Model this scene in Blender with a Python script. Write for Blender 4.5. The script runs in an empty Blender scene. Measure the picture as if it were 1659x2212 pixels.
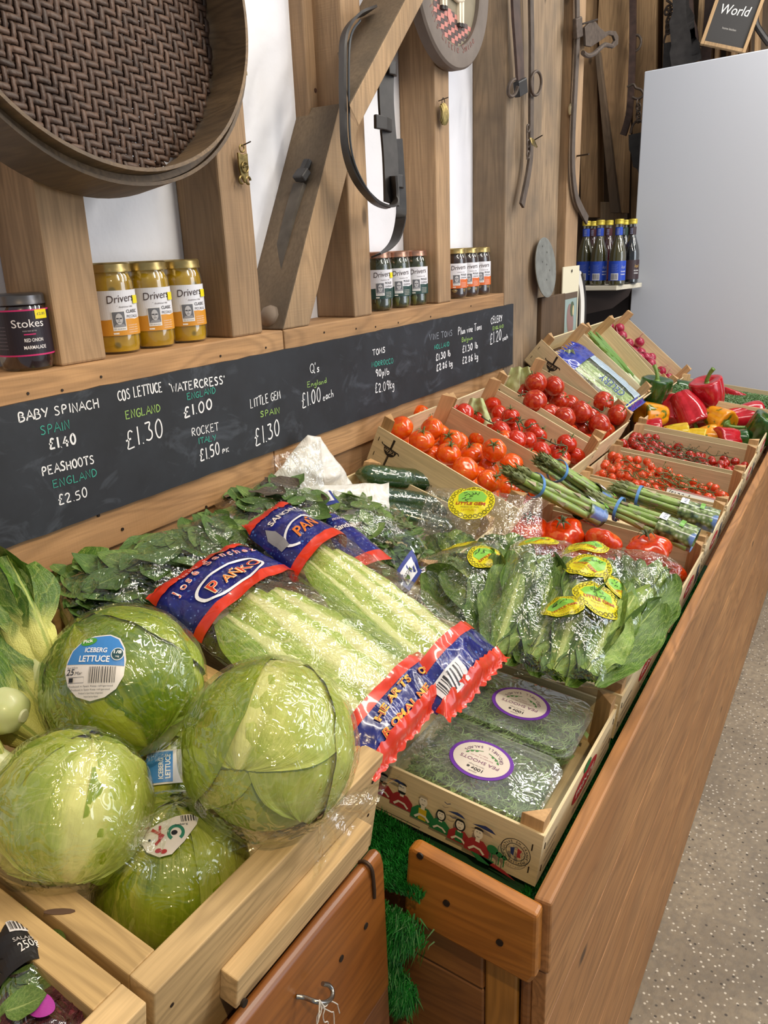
import bpy, bmesh, math, random
from mathutils import Vector, Matrix, noise
from mathutils.geometry import tessellate_polygon
V = Vector
R = random.Random(7)
SC = bpy.context.scene
COL = SC.collection
# ---------------------------------------------------------------- camera
CAMP = V((1.0, 0.0, 1.5))
FOC = 1700.0
AX = V((0.8574953, 0.13252474, -0.49713077))
AY = V((0.51313964, -0.290304, 0.80771981))
AZ = V((-0.0372762, -0.94771345, -0.31693802))
cam = bpy.data.objects.new('camera', bpy.data.cameras.new('camera')); COL.objects.link(cam)
cam.data.sensor_fit = 'HORIZONTAL'; cam.data.sensor_width = 36.0
cam.data.lens = FOC / 1659 * 36.0
cam.data.clip_start = 0.02
_r = V((AX[0], AY[0], AZ[0])); _u = -V((AX[1], AY[1], AZ[1])); _b = -V((AX[2], AY[2], AZ[2]))
cam.matrix_world = Matrix(((_r[0], _u[0], _b[0], CAMP[0]), (_r[1], _u[1], _b[1], CAMP[1]), (_r[2], _u[2], _b[2], CAMP[2]), (0, 0, 0, 1)))
SC.camera = cam
# ---------------------------------------------------------------- light
SC.view_settings.view_transform = 'Standard'; SC.view_settings.look = 'None'
SC.view_settings.gamma = 1.0; SC.view_settings.use_curve_mapping = False
SC.view_settings.exposure = 0.0
wd = bpy.data.worlds.new('room_air'); SC.world = wd; wd.use_nodes = True
wd.node_tree.nodes['Background'].inputs[0].default_value = (0.90, 0.94, 1.0, 1)
wd.node_tree.nodes['Background'].inputs[1].default_value = 0.33

def lamp(name, loc, target, sx, sy, power, col, spread=180):
    l = bpy.data.lights.new(name, 'AREA'); l.shape = 'RECTANGLE'; l.size = sx; l.size_y = sy
    l.energy = power; l.color = col; l.spread = math.radians(spread)
    o = bpy.data.objects.new(name, l); COL.objects.link(o); o.location = loc
    o.rotation_euler = (V(target) - V(loc)).to_track_quat('-Z', 'Y').to_euler()
    return o
lamp('ceiling_tube_light', (1.25, 1.3, 2.75), (0.5, 1.3, 1.0), 0.12, 1.6, 27, (1.0, 0.90, 0.76))
lamp('ceiling_tube_light', (1.25, 3.6, 2.75), (0.45, 3.6, 1.0), 0.12, 1.6, 26, (1.0, 0.95, 0.88))
lamp('ceiling_tube_light', (2.1, 2.6, 2.75), (0.9, 2.6, 0.6), 0.12, 1.8, 34, (1.0, 0.94, 0.86))
lamp('daylight_doorway', (3.6, 2.6, 1.5), (0.0, 2.9, 1.2), 1.7, 2.0, 36, (0.84, 0.91, 1.0))
# one warm spot over the front of the counter
sp = bpy.data.lights.new('warm_spot_lamp', 'SPOT'); sp.energy = 60; sp.color = (1.0, 0.74, 0.40)
sp.spot_size = math.radians(48); sp.spot_blend = 0.35; sp.shadow_soft_size = 0.03
so = bpy.data.objects.new('warm_spot_lamp', sp); COL.objects.link(so); so.location = (1.5, -0.15, 2.45)
so.rotation_euler = (V((0.45, 0.62, 0.85)) - V(so.location)).to_track_quat('-Z', 'Y').to_euler()

# ---------------------------------------------------------------- geometry of places
def ray(px, py):
    c = V((px - 829.5, py - 1106.0, FOC)); return V((AX.dot(c), AY.dot(c), AZ.dot(c)))
def at(px, py, x=None, y=None, z=None, dep=None):
    d = ray(px, py)
    if dep is not None: t = dep / FOC
    elif x is not None: t = (x - CAMP.x) / d.x
    elif y is not None: t = (y - CAMP.y) / d.y
    else: t = (z - CAMP.z) / d.z
    return CAMP + d * t
def atp(px, py, p0, n):
    d = ray(px, py); n = V(n); t = (V(p0) - CAMP).dot(n) / d.dot(n); return CAMP + d * t
def depth(p):
    return (V(p) - CAMP).dot(V((AX[2], AY[2], AZ[2])))

class M:
    def __init__(s): s.v = []; s.f = []; s.uv = {}; s.mi = []; s.c = 0
    def add(s, vs, fs, uvs=None):
        b = len(s.v); s.v += [V(p) for p in vs]
        for q in fs: s.f.append(tuple(i + b for i in q)); s.mi.append(s.c)
        if uvs:
            for i, u in enumerate(uvs): s.uv[b + i] = u
        return s
    def box(s, lo, hi, T=None):
        x0, y0, z0 = lo; x1, y1, z1 = hi
        vs = [V(p) for p in ((x0,y0,z0),(x1,y0,z0),(x1,y1,z0),(x0,y1,z0),(x0,y0,z1),(x1,y0,z1),(x1,y1,z1),(x0,y1,z1))]
        if T: vs = [T @ p for p in vs]
        return s.add(vs, [(0,3,2,1),(4,5,6,7),(0,1,5,4),(1,2,6,5),(2,3,7,6),(3,0,4,7)])
    def prism(s, poly, T, h):
        n = len(poly); vs = [T @ V((p[0], p[1], 0)) for p in poly] + [T @ V((p[0], p[1], h)) for p in poly]
        return s.add(vs, [tuple(range(n))[::-1], tuple(range(n, 2*n))] + [(i, (i+1) % n, n + (i+1) % n, n + i) for i in range(n)])
    def tube(s, path, r, n=8, flat=1.0, up=None):
        path = [V(p) for p in path]; k = len(path)
        rs = r if isinstance(r, (list, tuple)) else [r] * k
        vs = []; prev = V(up) if up else None
        for i, p in enumerate(path):
            t = (path[min(i+1, k-1)] - path[max(i-1, 0)]).normalized()
            if prev is None:
                prev = V((0, 0, 1)) if abs(t.z) < 0.9 else V((1, 0, 0))
            a = (prev - t * prev.dot(t)).normalized(); b = t.cross(a)
            if not up: prev = a
            for j in range(n):
                th = 2 * math.pi * j / n
                vs.append(p + a * (math.cos(th) * rs[i] * flat) + b * (math.sin(th) * rs[i]))
        fs = [(i*n+j, i*n+(j+1) % n, (i+1)*n+(j+1) % n, (i+1)*n+j) for i in range(k-1) for j in range(n)]
        fs += [tuple(range(n))[::-1], tuple((k-1)*n + j for j in range(n))]
        return s.add(vs, fs)
    def lathe(s, prof, n=28, T=None, fn=None):
        vs = []; uvs = []
        for k, (r, z) in enumerate(prof):
            for j in range(n):
                th = 2 * math.pi * j / n; rr = r * (fn(th, z) if fn else 1.0)
                p = V((rr * math.cos(th), rr * math.sin(th), z)); vs.append(T @ p if T else p); uvs.append((j / n, k / (len(prof) - 1)))
        m = len(prof)
        fs = [(i*n+j, i*n+(j+1) % n, (i+1)*n+(j+1) % n, (i+1)*n+j) for i in range(m-1) for j in range(n)]
        if prof[0][0] > 1e-6: fs.append(tuple(range(n))[::-1])
        if prof[-1][0] > 1e-6: fs.append(tuple((m-1)*n + j for j in range(n)))
        return s.add(vs, fs, uvs)
    def grid(s, fn, nu, nv, wu=False):
        vs = []; uvs = []
        for i in range(nv + 1):
            for j in range(nu + (0 if wu else 1)):
                u = j / nu; v = i / nv; vs.append(V(fn(u, v))); uvs.append((u, v))
        w = nu if wu else nu + 1
        fs = []
        for i in range(nv):
            for j in range(nu):
                j2 = (j + 1) % w if wu else j + 1
                fs.append((i*w+j, i*w+j2, (i+1)*w+j2, (i+1)*w+j))
        return s.add(vs, fs, uvs)
    def torus(s, c, a, b, Rr, r, n=24, k=8, arc=(0, 2*math.pi), ry=None):
        c = V(c); a = V(a).normalized(); b = V(b).normalized(); ry = ry or Rr
        pts = [c + a * Rr * math.cos(arc[0] + (arc[1]-arc[0]) * i / n) + b * ry * math.sin(arc[0] + (arc[1]-arc[0]) * i / n) for i in range(n + 1)]
        return s.tube(pts, r, k, up=a.cross(b))
    def mesh(s, name, shift=V((0, 0, 0)), smooth=True):
        me = bpy.data.meshes.new(name)
        me.from_pydata([tuple(p - shift) for p in s.v], [], s.f)
        if s.uv:
            l = me.uv_layers.new(name='uv'); uvs = s.uv
            dat = [0.0] * (2 * len(me.loops))
            vi = [0] * len(me.loops); me.loops.foreach_get('vertex_index', vi)
            for i, q in enumerate(vi):
                t = uvs.get(q, (0, 0)); dat[2*i] = t[0]; dat[2*i+1] = t[1]
            l.data.foreach_set('uv', dat)
        if any(s.mi): me.polygons.foreach_set('material_index', s.mi)
        me.polygons.foreach_set('use_smooth', [bool(smooth)] * len(me.polygons))
        me.update(); return me

def wpos(o):
    p = V((0, 0, 0))
    while o is not None: p += o.location; o = o.parent
    return p
def tag(o, label=None, cat=None, group=None, kind=None):
    if label: o['label'] = label
    if cat: o['category'] = cat
    if group: o['group'] = group
    if kind: o['kind'] = kind
    return o
def obj(name, m, mat, parent=None, smooth=True, w=False, bev=0, label=None, cat=None, group=None, kind=None, me=None, ang=40):
    """parent None: vertices are world, origin moved under them. w: child's vertices are world (parents only translated)."""
    if me is None:
        if parent is None:
            xs = [p.x for p in m.v]; ys = [p.y for p in m.v]; zs = [p.z for p in m.v]
            sh = V(((min(xs)+max(xs))/2, (min(ys)+max(ys))/2, min(zs)))
        else: sh = wpos(parent) if w else V((0, 0, 0))
        me = m.mesh(name, sh, smooth)
        for q in (mat if isinstance(mat, (list, tuple)) else [mat]): me.materials.append(q)
        if smooth and ang: me.set_sharp_from_angle(angle=math.radians(ang))
    else: sh = V((0, 0, 0))
    o = bpy.data.objects.new(name, me); COL.objects.link(o)
    if parent is None: o.location = sh
    else: o.parent = parent
    if bev:
        b = o.modifiers.new('bevel', 'BEVEL'); b.width = bev; b.segments = 2; b.limit_method = 'ANGLE'
    return tag(o, label, cat, group, kind)
def empty(name, loc, label=None, cat=None, group=None, T=None, kind=None):
    o = bpy.data.objects.new(name, None); COL.objects.link(o); o.empty_display_size = 0.02
    if T is not None: o.matrix_world = T
    else: o.location = loc
    return tag(o, label, cat, group, kind)
def copy_tree(o, parent=None):
    c = o.copy(); COL.objects.link(c)
    if parent is not None: c.parent = parent
    for ch in list(KIDS.get(o.name, [])) or list(o.children): copy_tree(ch, c)
    return c
KIDS = {}
def frame(o, ex, ey, ez=None):
    ex = V(ex).normalized(); ey = V(ey); ey = (ey - ex * ey.dot(ex)).normalized(); ez = ex.cross(ey)
    return Matrix(((ex.x, ey.x, ez.x, o[0]), (ex.y, ey.y, ez.y, o[1]), (ex.z, ey.z, ez.z, o[2]), (0, 0, 0, 1)))
def TR(x=0, y=0, z=0): return Matrix.Translation((x, y, z))
def RX(a): return Matrix.Rotation(math.radians(a), 4, 'X')
def RY(a): return Matrix.Rotation(math.radians(a), 4, 'Y')
def RZ(a): return Matrix.Rotation(math.radians(a), 4, 'Z')
def nz(p, s=1.0): return noise.noise(V(p) * s)
def ridge(p, s=1.0): return 1.0 - abs(noise.noise(V(p) * s)) * 2.0

# ---------------------------------------------------------------- materials
def hx(h):
    h = h.lstrip('#'); c = [int(h[i:i+2], 16) / 255 for i in (0, 2, 4)]
    return tuple([(x / 12.92 if x <= 0.04045 else ((x + 0.055) / 1.055) ** 2.4) for x in c] + [1.0])
MATS = {}
class N:
    def __init__(s, name):
        s.m = bpy.data.materials.new(name); s.m.use_nodes = True; s.t = s.m.node_tree; s.n = s.t.nodes; s.l = s.t.links
        s.b = s.n['Principled BSDF']; s.out = s.n['Material Output']
    def new(s, typ, **kw):
        q = s.n.new(typ)
        for k, v in kw.items():
            if k.startswith('i_'):
                key = k[2:]; key = int(key) if key.isdigit() else key.replace('_', ' ')
                s.put(q.inputs[key], v)
            else: setattr(q, k, v)
        return q
    def put(s, sock, v):
        if isinstance(v, bpy.types.NodeSocket): s.l.new(v, sock)
        elif isinstance(v, bpy.types.Node): s.l.new(v.outputs[0], sock)
        else: sock.default_value = v
    def coord(s, kind='Object', scale=(1, 1, 1), rnd=True):
        tc = s.new('ShaderNodeTexCoord').outputs[kind]
        if rnd:
            oi = s.new('ShaderNodeObjectInfo').outputs['Random']
            a = s.new('ShaderNodeVectorMath', operation='MULTIPLY', i_0=(7.3, 5.1, 9.7)); s.put(a.inputs[1], s.new('ShaderNodeCombineXYZ', i_0=oi, i_1=oi, i_2=oi))
            tc = s.new('ShaderNodeVectorMath', operation='ADD', i_0=tc, i_1=a).outputs[0]
        return s.new('ShaderNodeVectorMath', operation='MULTIPLY', i_0=tc, i_1=tuple(scale)).outputs[0]
    def noise(s, vec, scale=5, detail=3, rough=0.5, dist=0.0, typ='FBM'):
        return s.new('ShaderNodeTexNoise', noise_type=typ, i_Vector=vec, i_Scale=scale, i_Detail=detail, i_Roughness=rough, i_Distortion=dist).outputs[0]
    def vor(s, vec, scale=5, feature='F1', rnd=1.0):
        return s.new('ShaderNodeTexVoronoi', feature=feature, i_Vector=vec, i_Scale=scale, i_Randomness=rnd).outputs[0]
    def math(s, op, a, b=0.0, c=0.0):
        return s.new('ShaderNodeMath', operation=op, i_0=a, i_1=b, i_2=c).outputs[0]
    def ramp(s, fac, *st):
        r = s.new('ShaderNodeValToRGB', i_0=fac); e = r.color_ramp.elements
        while len(e) < len(st): e.new(0.5)
        for q, (p, c) in zip(e, st):
            q.position = p; q.color = hx(c) if isinstance(c, str) else (c if isinstance(c, tuple) else (c, c, c, 1))
        return r.outputs[0]
    def mix(s, fac, a, b, mode='MIX'):
        q = s.new('ShaderNodeMix', data_type='RGBA', blend_type=mode)
        s.put(q.inputs['Factor'], fac)
        s.put(q.inputs[6], hx(a) if isinstance(a, str) else a); s.put(q.inputs[7], hx(b) if isinstance(b, str) else b)
        return q.outputs[2]
    def bump(s, h, strength=0.3, dist=0.002):
        q = s.new('ShaderNodeBump', i_Strength=strength, i_Distance=dist, i_Height=h); s.put(s.b.inputs['Normal'], q); return q.outputs[0]
    def set(s, **kw):
        for k, v in kw.items():
            k = k.replace('_', ' ')
            if isinstance(v, str): v = hx(v)
            s.put(s.b.inputs[k], v)
        return s
def plain(name, col, rough=0.5, metal=0.0, var=0.0, vs=20, bump=0.0, **kw):
    if name in MATS: return MATS[name]
    k = N(name); c = hx(col); k.set(Roughness=rough, Metallic=metal)
    if var:
        n = k.noise(k.coord(), vs, 4)
        d = tuple(x * (1 - var) for x in c[:3]) + (1,); e = tuple(min(1, x * (1 + var)) for x in c[:3]) + (1,)
        k.put(k.b.inputs['Base Color'], k.ramp(n, (0.3, d), (0.7, e)))
        if bump: k.bump(n, bump, 0.003)
    else: k.put(k.b.inputs['Base Color'], c)
    for q, v in kw.items(): k.put(k.b.inputs[q.replace('_', ' ')], v)
    MATS[name] = k.m; return k.m
def wood(name, c1, c2, axis='y', sc=1.0, rough=0.6, bump=0.25, grain=0.35, knots=0.0, dirt=0.0, coat=0.0, saw=0.0):
    if name in MATS: return MATS[name]
    k = N(name)
    def sv(a, l): return tuple((l if 'xyz'[i] == axis else a) * sc for i in range(3))
    co = k.coord('Object', (1, 1, 1))
    fine = k.noise(k.new('ShaderNodeVectorMath', operation='MULTIPLY', i_0=co, i_1=sv(220, 9)).outputs[0], 1, 3, 0.6)
    big = k.noise(k.new('ShaderNodeVectorMath', operation='MULTIPLY', i_0=co, i_1=sv(14, 1.4)).outputs[0], 1, 2, 0.5, 0.6)
    rings = k.math('SINE', k.math('MULTIPLY', big, 70.0))
    rings = k.math('MULTIPLY_ADD', rings, 0.5, 0.5)
    tone = k.noise(k.new('ShaderNodeVectorMath', operation='MULTIPLY', i_0=co, i_1=sv(9, 2.5)).outputs[0], 1, 3)
    col = k.ramp(tone, (0.3, c1), (0.7, c2))
    d = tuple(x * 0.5 for x in hx(c1)[:3]) + (1,)
    col = k.mix(k.math('MULTIPLY', k.math('POWER', rings, 2.0), grain), col, d)
    col = k.mix(k.math('MULTIPLY', k.math('SUBTRACT', 1.0, k.ramp(fine, (0.35, 0.0), (0.6, 1.0))), 0.30), col, d)
    if knots:
        kv = k.new('ShaderNodeVectorMath', operation='MULTIPLY', i_0=co, i_1=sv(7, 3.2)).outputs[0]
        kd = k.vor(kv, 1.0)
        kn = k.ramp(kd, (0.0, 1.0), (0.05, 1.0), (0.09, 0.0))
        col = k.mix(k.math('MULTIPLY', kn, knots), col, tuple(x * 0.22 for x in hx(c1)[:3]) + (1,))
    if dirt:
        dn = k.noise(co, 6, 4)
        col = k.mix(k.math('MULTIPLY', k.ramp(dn, (0.42, 0.0), (0.68, 1.0)), dirt), col, '#5d554b')
    ri = k.new('ShaderNodeObjectInfo').outputs['Random']
    col = k.mix(0.55, col, k.new('ShaderNodeHueSaturation', i_Color=col, i_Hue=0.5, i_Saturation=1.0, i_Value=k.math('MULTIPLY_ADD', ri, 0.5, 0.72)).outputs[0])
    k.put(k.b.inputs['Base Color'], col)
    k.set(Roughness=rough)
    if coat: k.set(Coat_Weight=coat, Coat_Roughness=0.3)
    h = k.math('ADD', k.math('MULTIPLY', fine, 0.6), k.math('MULTIPLY', rings, 0.25))
    if saw:
        sw = k.noise(k.new('ShaderNodeVectorMath', operation='MULTIPLY', i_0=co, i_1=sv(8, 330)).outputs[0], 1, 2)
        h = k.math('ADD', h, k.math('MULTIPLY', sw, saw))
    k.bump(h, bump, 0.0015)
    MATS[name] = k.m; return k.m
def film(name='clear_film', crinkle=0.5, gloss=0.10, tint='#ffffff', rough=0.07, scale=60, milky=0.0):
    """thin clear plastic: see-through with sharp wrinkle highlights"""
    if name in MATS: return MATS[name]
    k = N(name); k.n.remove(k.b)
    co = k.coord()
    wv = k.noise(co, scale * 0.35, 2, 0.5, 1.2)
    rd = k.math('ABSOLUTE', k.math('SUBTRACT', k.noise(co, scale, 2, 0.45, 1.6), 0.5))
    h = k.math('ADD', k.math('MULTIPLY', wv, 1.0), k.math('MULTIPLY', rd, -0.9))
    bp = k.new('ShaderNodeBump', i_Strength=crinkle, i_Distance=0.012, i_Height=h)
    gl = k.new('ShaderNodeBsdfGlossy', i_Color=(1, 1, 1, 1), i_Roughness=rough, i_Normal=bp)
    tr = k.new('ShaderNodeBsdfTransparent', i_Color=hx(tint))
    lw = k.new('ShaderNodeLayerWeight', i_Blend=0.28, i_Normal=bp)
    fac = k.math('MINIMUM', k.math('MULTIPLY_ADD', lw.outputs['Facing'], 0.45, gloss), 0.85)
    mx = k.new('ShaderNodeMixShader', i_0=fac, i_1=tr, i_2=gl)
    if milky:
        df = k.new('ShaderNodeBsdfDiffuse', i_Color=(0.9, 0.92, 0.9, 1))
        mf = k.math('MULTIPLY', k.ramp(k.noise(co, 25, 5), (0.3, 0.35), (0.7, 1.0)), milky)
        mx = k.new('ShaderNodeMixShader', i_0=mf, i_1=mx, i_2=df)
    k.l.new(mx.outputs[0], k.out.inputs[0])
    MATS[name] = k.m; return k.m
def leafmat(name, c1, c2, vein, mid=0.035, nv=9.0, rough=0.38, vs=0.5, midtip=0.2, sss=0.0, stem=None):
    """uv leaf: u across (0.5 = midrib), v from base to tip"""
    if name in MATS: return MATS[name]
    k = N(name)
    uv = k.new('ShaderNodeTexCoord').outputs['UV']; sp_ = k.new('ShaderNodeSeparateXYZ', i_0=uv)
    co = k.coord()
    a = k.math('ABSOLUTE', k.math('SUBTRACT', sp_.outputs[0], 0.5))
    v = sp_.outputs[1]
    wob = k.math('MULTIPLY', k.math('SUBTRACT', k.noise(uv, 9, 2), 0.5), 0.22)
    ph = k.math('ADD', k.math('SUBTRACT', v, k.math('MULTIPLY', a, 0.9)), wob)
    sv = k.math('SINE', k.math('MULTIPLY', ph, nv * 2 * math.pi))
    sv = k.ramp(sv, (0.86, 0.0), (1.0, 1.0))
    net = k.ramp(k.vor(uv, 26, 'DISTANCE_TO_EDGE'), (0.0, 1.0), (0.06, 0.0))
    mw = k.math('MULTIPLY', mid, k.math('SUBTRACT', 1.0 + midtip, v))
    mr = k.math('SUBTRACT', 1.0, k.new('ShaderNodeMapRange', i_0=k.math('DIVIDE', a, mw), i_1=0.7, i_2=1.3).outputs[0])
    base = k.ramp(k.noise(co, 22, 4), (0.3, c1), (0.7, c2))
    fib = k.noise(k.new('ShaderNodeVectorMath', operation='MULTIPLY', i_0=uv, i_1=(46, 5, 1)).outputs[0], 1, 3, .55, .4)
    base = k.mix(k.ramp(fib, (.45, 0.0), (.74, .38)), base, vein)
    c = k.mix(k.math('MULTIPLY', net, 0.10 * vs), base, vein)
    c = k.mix(k.math('MULTIPLY', sv, vs), c, vein)
    if stem:
        st = k.new('ShaderNodeMapRange', i_0=k.math('ADD', v, k.math('MULTIPLY', k.noise(uv, 6, 3), 0.25)), i_1=stem[0], i_2=stem[1], i_3=1.0, i_4=0.0).outputs[0]
        c = k.mix(st, c, stem[2])
    c = k.mix(mr, c, vein)
    k.put(k.b.inputs['Base Color'], c)
    k.set(Roughness=rough)
    if sss: k.set(Subsurface_Weight=sss, Subsurface_Scale=0.01)
    h = k.math('ADD', k.math('MULTIPLY', fib, 0.9), k.math('ADD', k.math('MULTIPLY', mr, 0.8), k.noise(co, 90, 3)))
    k.bump(h, 0.5, 0.002)
    MATS[name] = k.m; return k.m
def skin(name, c1, c2, rough=0.16, scale=6, streak=None, spots=None, coat=0.4, bump=0.05):
    """shiny vegetable skin"""
    if name in MATS: return MATS[name]
    k = N(name); co = k.coord('Object', streak or (1, 1, 1))
    c = k.ramp(k.noise(co, scale, 3), (0.32, c1), (0.68, c2))
    if spots: c = k.mix(k.math('MULTIPLY', k.ramp(k.noise(k.coord(), spots[1], 2), (0.56, 0.0), (0.62, 1.0)), spots[2]), c, spots[0])
    k.put(k.b.inputs['Base Color'], c)
    k.set(Roughness=rough, Coat_Weight=coat, Coat_Roughness=0.08)
    k.put(k.b.inputs['Subsurface Weight'], 0.08); k.put(k.b.inputs['Subsurface Scale'], 0.01)
    if bump: k.bump(k.noise(k.coord(), 45, 2), bump, 0.004)
    MATS[name] = k.m; return k.m

# ---------------------------------------------------------------- print on things
TXC = {}
def text_poly(s, shear=0.0, font_off=0.0):
    key = (s, shear, font_off)
    if key in TXC: return TXC[key]
    cu = bpy.data.curves.new('t', 'FONT'); cu.body = s; cu.size = 1.0; cu.shear = shear; cu.offset = font_off
    cu.resolution_u = 3; cu.fill_mode = 'FRONT'
    o = bpy.data.objects.new('t', cu); COL.objects.link(o)
    dg = bpy.context.evaluated_depsgraph_get(); me = bpy.data.meshes.new_from_object(o.evaluated_get(dg))
    vs = [(v.co.x, v.co.y) for v in me.vertices]; fs = [tuple(p.vertices) for p in me.polygons]
    bpy.data.objects.remove(o); bpy.data.curves.remove(cu); bpy.data.meshes.remove(me)
    TXC[key] = (vs, fs); return vs, fs
class Print:
    """flat marks laid on a surface: fn(x, y, height) -> point"""
    def __init__(s, fn, step=None): s.fn = fn; s.g = {}; s.step = step; s.h = 0.0003
    def _m(s, col): return s.g.setdefault(col, M())
    def lift(s, d=0.00025): s.h += d; return s
    def text(s, t, x, y, size, col, w=None, ang=0.0, align='l', shear=0.0, bold=0.0):
        vs, fs = text_poly(t, shear, bold)
        if not vs: return s
        x0 = min(p[0] for p in vs); x1 = max(p[0] for p in vs)
        sx = size if w is None else w / (x1 - x0)
        off = {'l': x0, 'c': (x0 + x1) / 2, 'r': x1}[align]
        c, sn = math.cos(math.radians(ang)), math.sin(math.radians(ang))
        out = []
        for p in vs:
            a = (p[0] - off) * sx; b = p[1] * size
            out.append(s.fn(x + a * c - b * sn, y + a * sn + b * c, s.h))
        s._m(col).add(out, fs); return s
    def poly(s, pts, col):
        if s.step:
            bm = bmesh.new(); vs = [bm.verts.new((p[0], p[1], 0)) for p in pts]
            try: bm.faces.new(vs)
            except ValueError: bm.free(); return s
            bmesh.ops.triangulate(bm, faces=bm.faces[:])
            for _ in range(5):
                es = [e for e in bm.edges if e.calc_length() > s.step]
                if not es: break
                bmesh.ops.subdivide_edges(bm, edges=es, cuts=1); bmesh.ops.triangulate(bm, faces=[f for f in bm.faces if len(f.verts) > 3])
            bm.verts.index_update()
            s._m(col).add([s.fn(v.co.x, v.co.y, s.h) for v in bm.verts], [tuple(v.index for v in f.verts) for f in bm.faces]); bm.free()
        else:
            tr = tessellate_polygon([[V((p[0], p[1], 0)) for p in pts]])
            s._m(col).add([s.fn(p[0], p[1], s.h) for p in pts], [tuple(t) for t in tr])
        return s
    def rect(s, x, y, w, h, col, ang=0):
        c, sn = math.cos(math.radians(ang)), math.sin(math.radians(ang))
        return s.poly([(x + a * c - b * sn, y + a * sn + b * c) for a, b in ((0, 0), (w, 0), (w, h), (0, h))], col)
    def ell(s, x, y, rx, ry, col, n=28, ang=0, a0=0, a1=360):
        c, sn = math.cos(math.radians(ang)), math.sin(math.radians(ang)); pts = []
        k = n if a1 - a0 >= 360 else n + 1
        for i in range(k):
            t = math.radians(a0 + (a1 - a0) * i / n); a, b = rx * math.cos(t), ry * math.sin(t)
            pts.append((x + a * c - b * sn, y + a * sn + b * c))
        return s.poly(pts, col)
    def line(s, pts, w, col, closed=False):
        P = [V((p[0], p[1], 0)) for p in pts]; k = len(P); vs = []; m = s._m(col)
        for i in range(k):
            a = P[(i-1) % k] if (closed or i > 0) else P[i]; b = P[(i+1) % k] if (closed or i < k-1) else P[i]
            t = (b - a); t = t.normalized() if t.length > 1e-9 else V((1, 0, 0)); n = V((-t.y, t.x, 0)) * (w / 2)
            vs += [s.fn(P[i].x + n.x, P[i].y + n.y, s.h), s.fn(P[i].x - n.x, P[i].y - n.y, s.h)]
        m.add(vs, [(2*i, 2*i+1, (2*((i+1) % k))+1, 2*((i+1) % k)) for i in range(k if closed else k-1)]); return s
    def ring(s, x, y, r, w, col, n=36, ry=None, a0=0, a1=360):
        ry = ry or r; full = a1 - a0 >= 360
        return s.line([(x + r * math.cos(math.radians(a0 + (a1-a0)*i/n)), y + ry * math.sin(math.radians(a0 + (a1-a0)*i/n))) for i in range(n if full else n + 1)], w, col, full)
    def arc(s, t, x, y, r, size, col, mid=90, span=None, inner=False, bold=0.0):
        """text on a circle, letter by letter, centred on angle mid"""
        span = span or len(t) * size * 0.62 / r * 57.3; n = len(t)
        for i, ch in enumerate(t):
            if ch == ' ': continue
            f = (i + 0.5) / n - 0.5
            th = mid - f * span if not inner else mid + f * span
            q = math.radians(th); s.text(ch, x + r * math.cos(q), y + r * math.sin(q), size, col, ang=(th - 90) if not inner else th + 90, align='c', bold=bold)
        return s
    def bars(s, x, y, w, h, col, n=22, seed=1):
        q = random.Random(seed); t = 0.0
        while t < 1.0:
            d = q.choice((1, 1, 2, 3)) / (n * 2.2); s.rect(x + t * w, y, min(d, 1 - t) * w * 0.6, h, col); t += d * 1.5
        return s
    def flush(s, name, parent, w=False, rough=0.5, label=None):
        first = None
        for col, m in s.g.items():
            mt = plain('print_' + col.strip('#').lower(), col, rough) if isinstance(col, str) and col.startswith('#') else MATS[col]
            o = obj(name, m, mt, parent, smooth=False, w=w, label=label)
            first = first or o
        s.g = {}; return first
def plane_fn(o, ex, ey):
    o = V(o); ex = V(ex); ey = V(ey); n = ex.cross(ey).normalized()
    return lambda x, y, h: o + ex * x + ey * y + n * h
def cyl_fn(c, r, th0):
    c = V(c); return lambda x, y, h: V((c.x + (r + h) * math.cos(th0 + x / r), c.y + (r + h) * math.sin(th0 + x / r), c.z + y))
def sph_fn(c, r, n, up):
    c = V(c); n = V(n).normalized(); up = V(up); up = (up - n * up.dot(n)).normalized(); ex = up.cross(n)
    def f(x, y, h):
        d = math.hypot(x, y)
        if d < 1e-9: return c + n * (r + h)
        th = d / r; return c + (n * math.cos(th) + (ex * x + up * y) / d * math.sin(th)) * (r + h)
    return f
# ================================================================ materials used by the building
WP = wood('aged_post', '#a08160', '#bf9d77', 'z', 1.0, 0.75, 0.35, 0.30, 0.7, 0.25, saw=0.5)
WPD = wood('grey_post', '#857059', '#ab9274', 'z', 1.0, 0.8, 0.5, 0.35, 0.8, 0.55, saw=0.4)
WPY = wood('aged_beam', '#a27b53', '#c09668', 'y', 1.0, 0.75, 0.35, 0.35, 0.6, 0.12, saw=0.7)
WDK = wood('old_dark_board', '#5c4a3a', '#77624c', 'z', 1.0, 0.85, 0.4, 0.3, 0.5, 0.3)
WFL = wood('far_plank', '#a07d58', '#c49f72', 'z', 1.0, 0.7, 0.3, 0.35, 0.8, 0.15)
WDG = wood('brace_wood', '#9f8260', '#bc9b74', 'z', 1.0, 0.75, 0.35, 0.3, 0.4, 0.3, saw=0.7)
WDU = wood('dusty_shaded_face', '#6a5b4a', '#84725c', 'z', 1.0, 0.9, 0.3, 0.15, 0.2, 0.6)  # dust grey, darkened further to stand in for shade on the braces' upper sides
plaster = N('white_plaster'); _c = plaster.coord(rnd=False)
plaster.put(plaster.b.inputs['Base Color'], plaster.ramp(plaster.noise(_c, 2.5, 6), (0.3, '#e3e5ee'), (0.75, '#f1f2f6')))
plaster.set(Roughness=0.75); plaster.bump(plaster.noise(_c, 6, 5), 0.5, 0.02); plaster = plaster.m
fl = N('concrete_floor'); _c = fl.coord(rnd=False)
_b = fl.ramp(fl.noise(_c, 5, 6), (0.3, '#7d7262'), (0.7, '#9d907b'))
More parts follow.
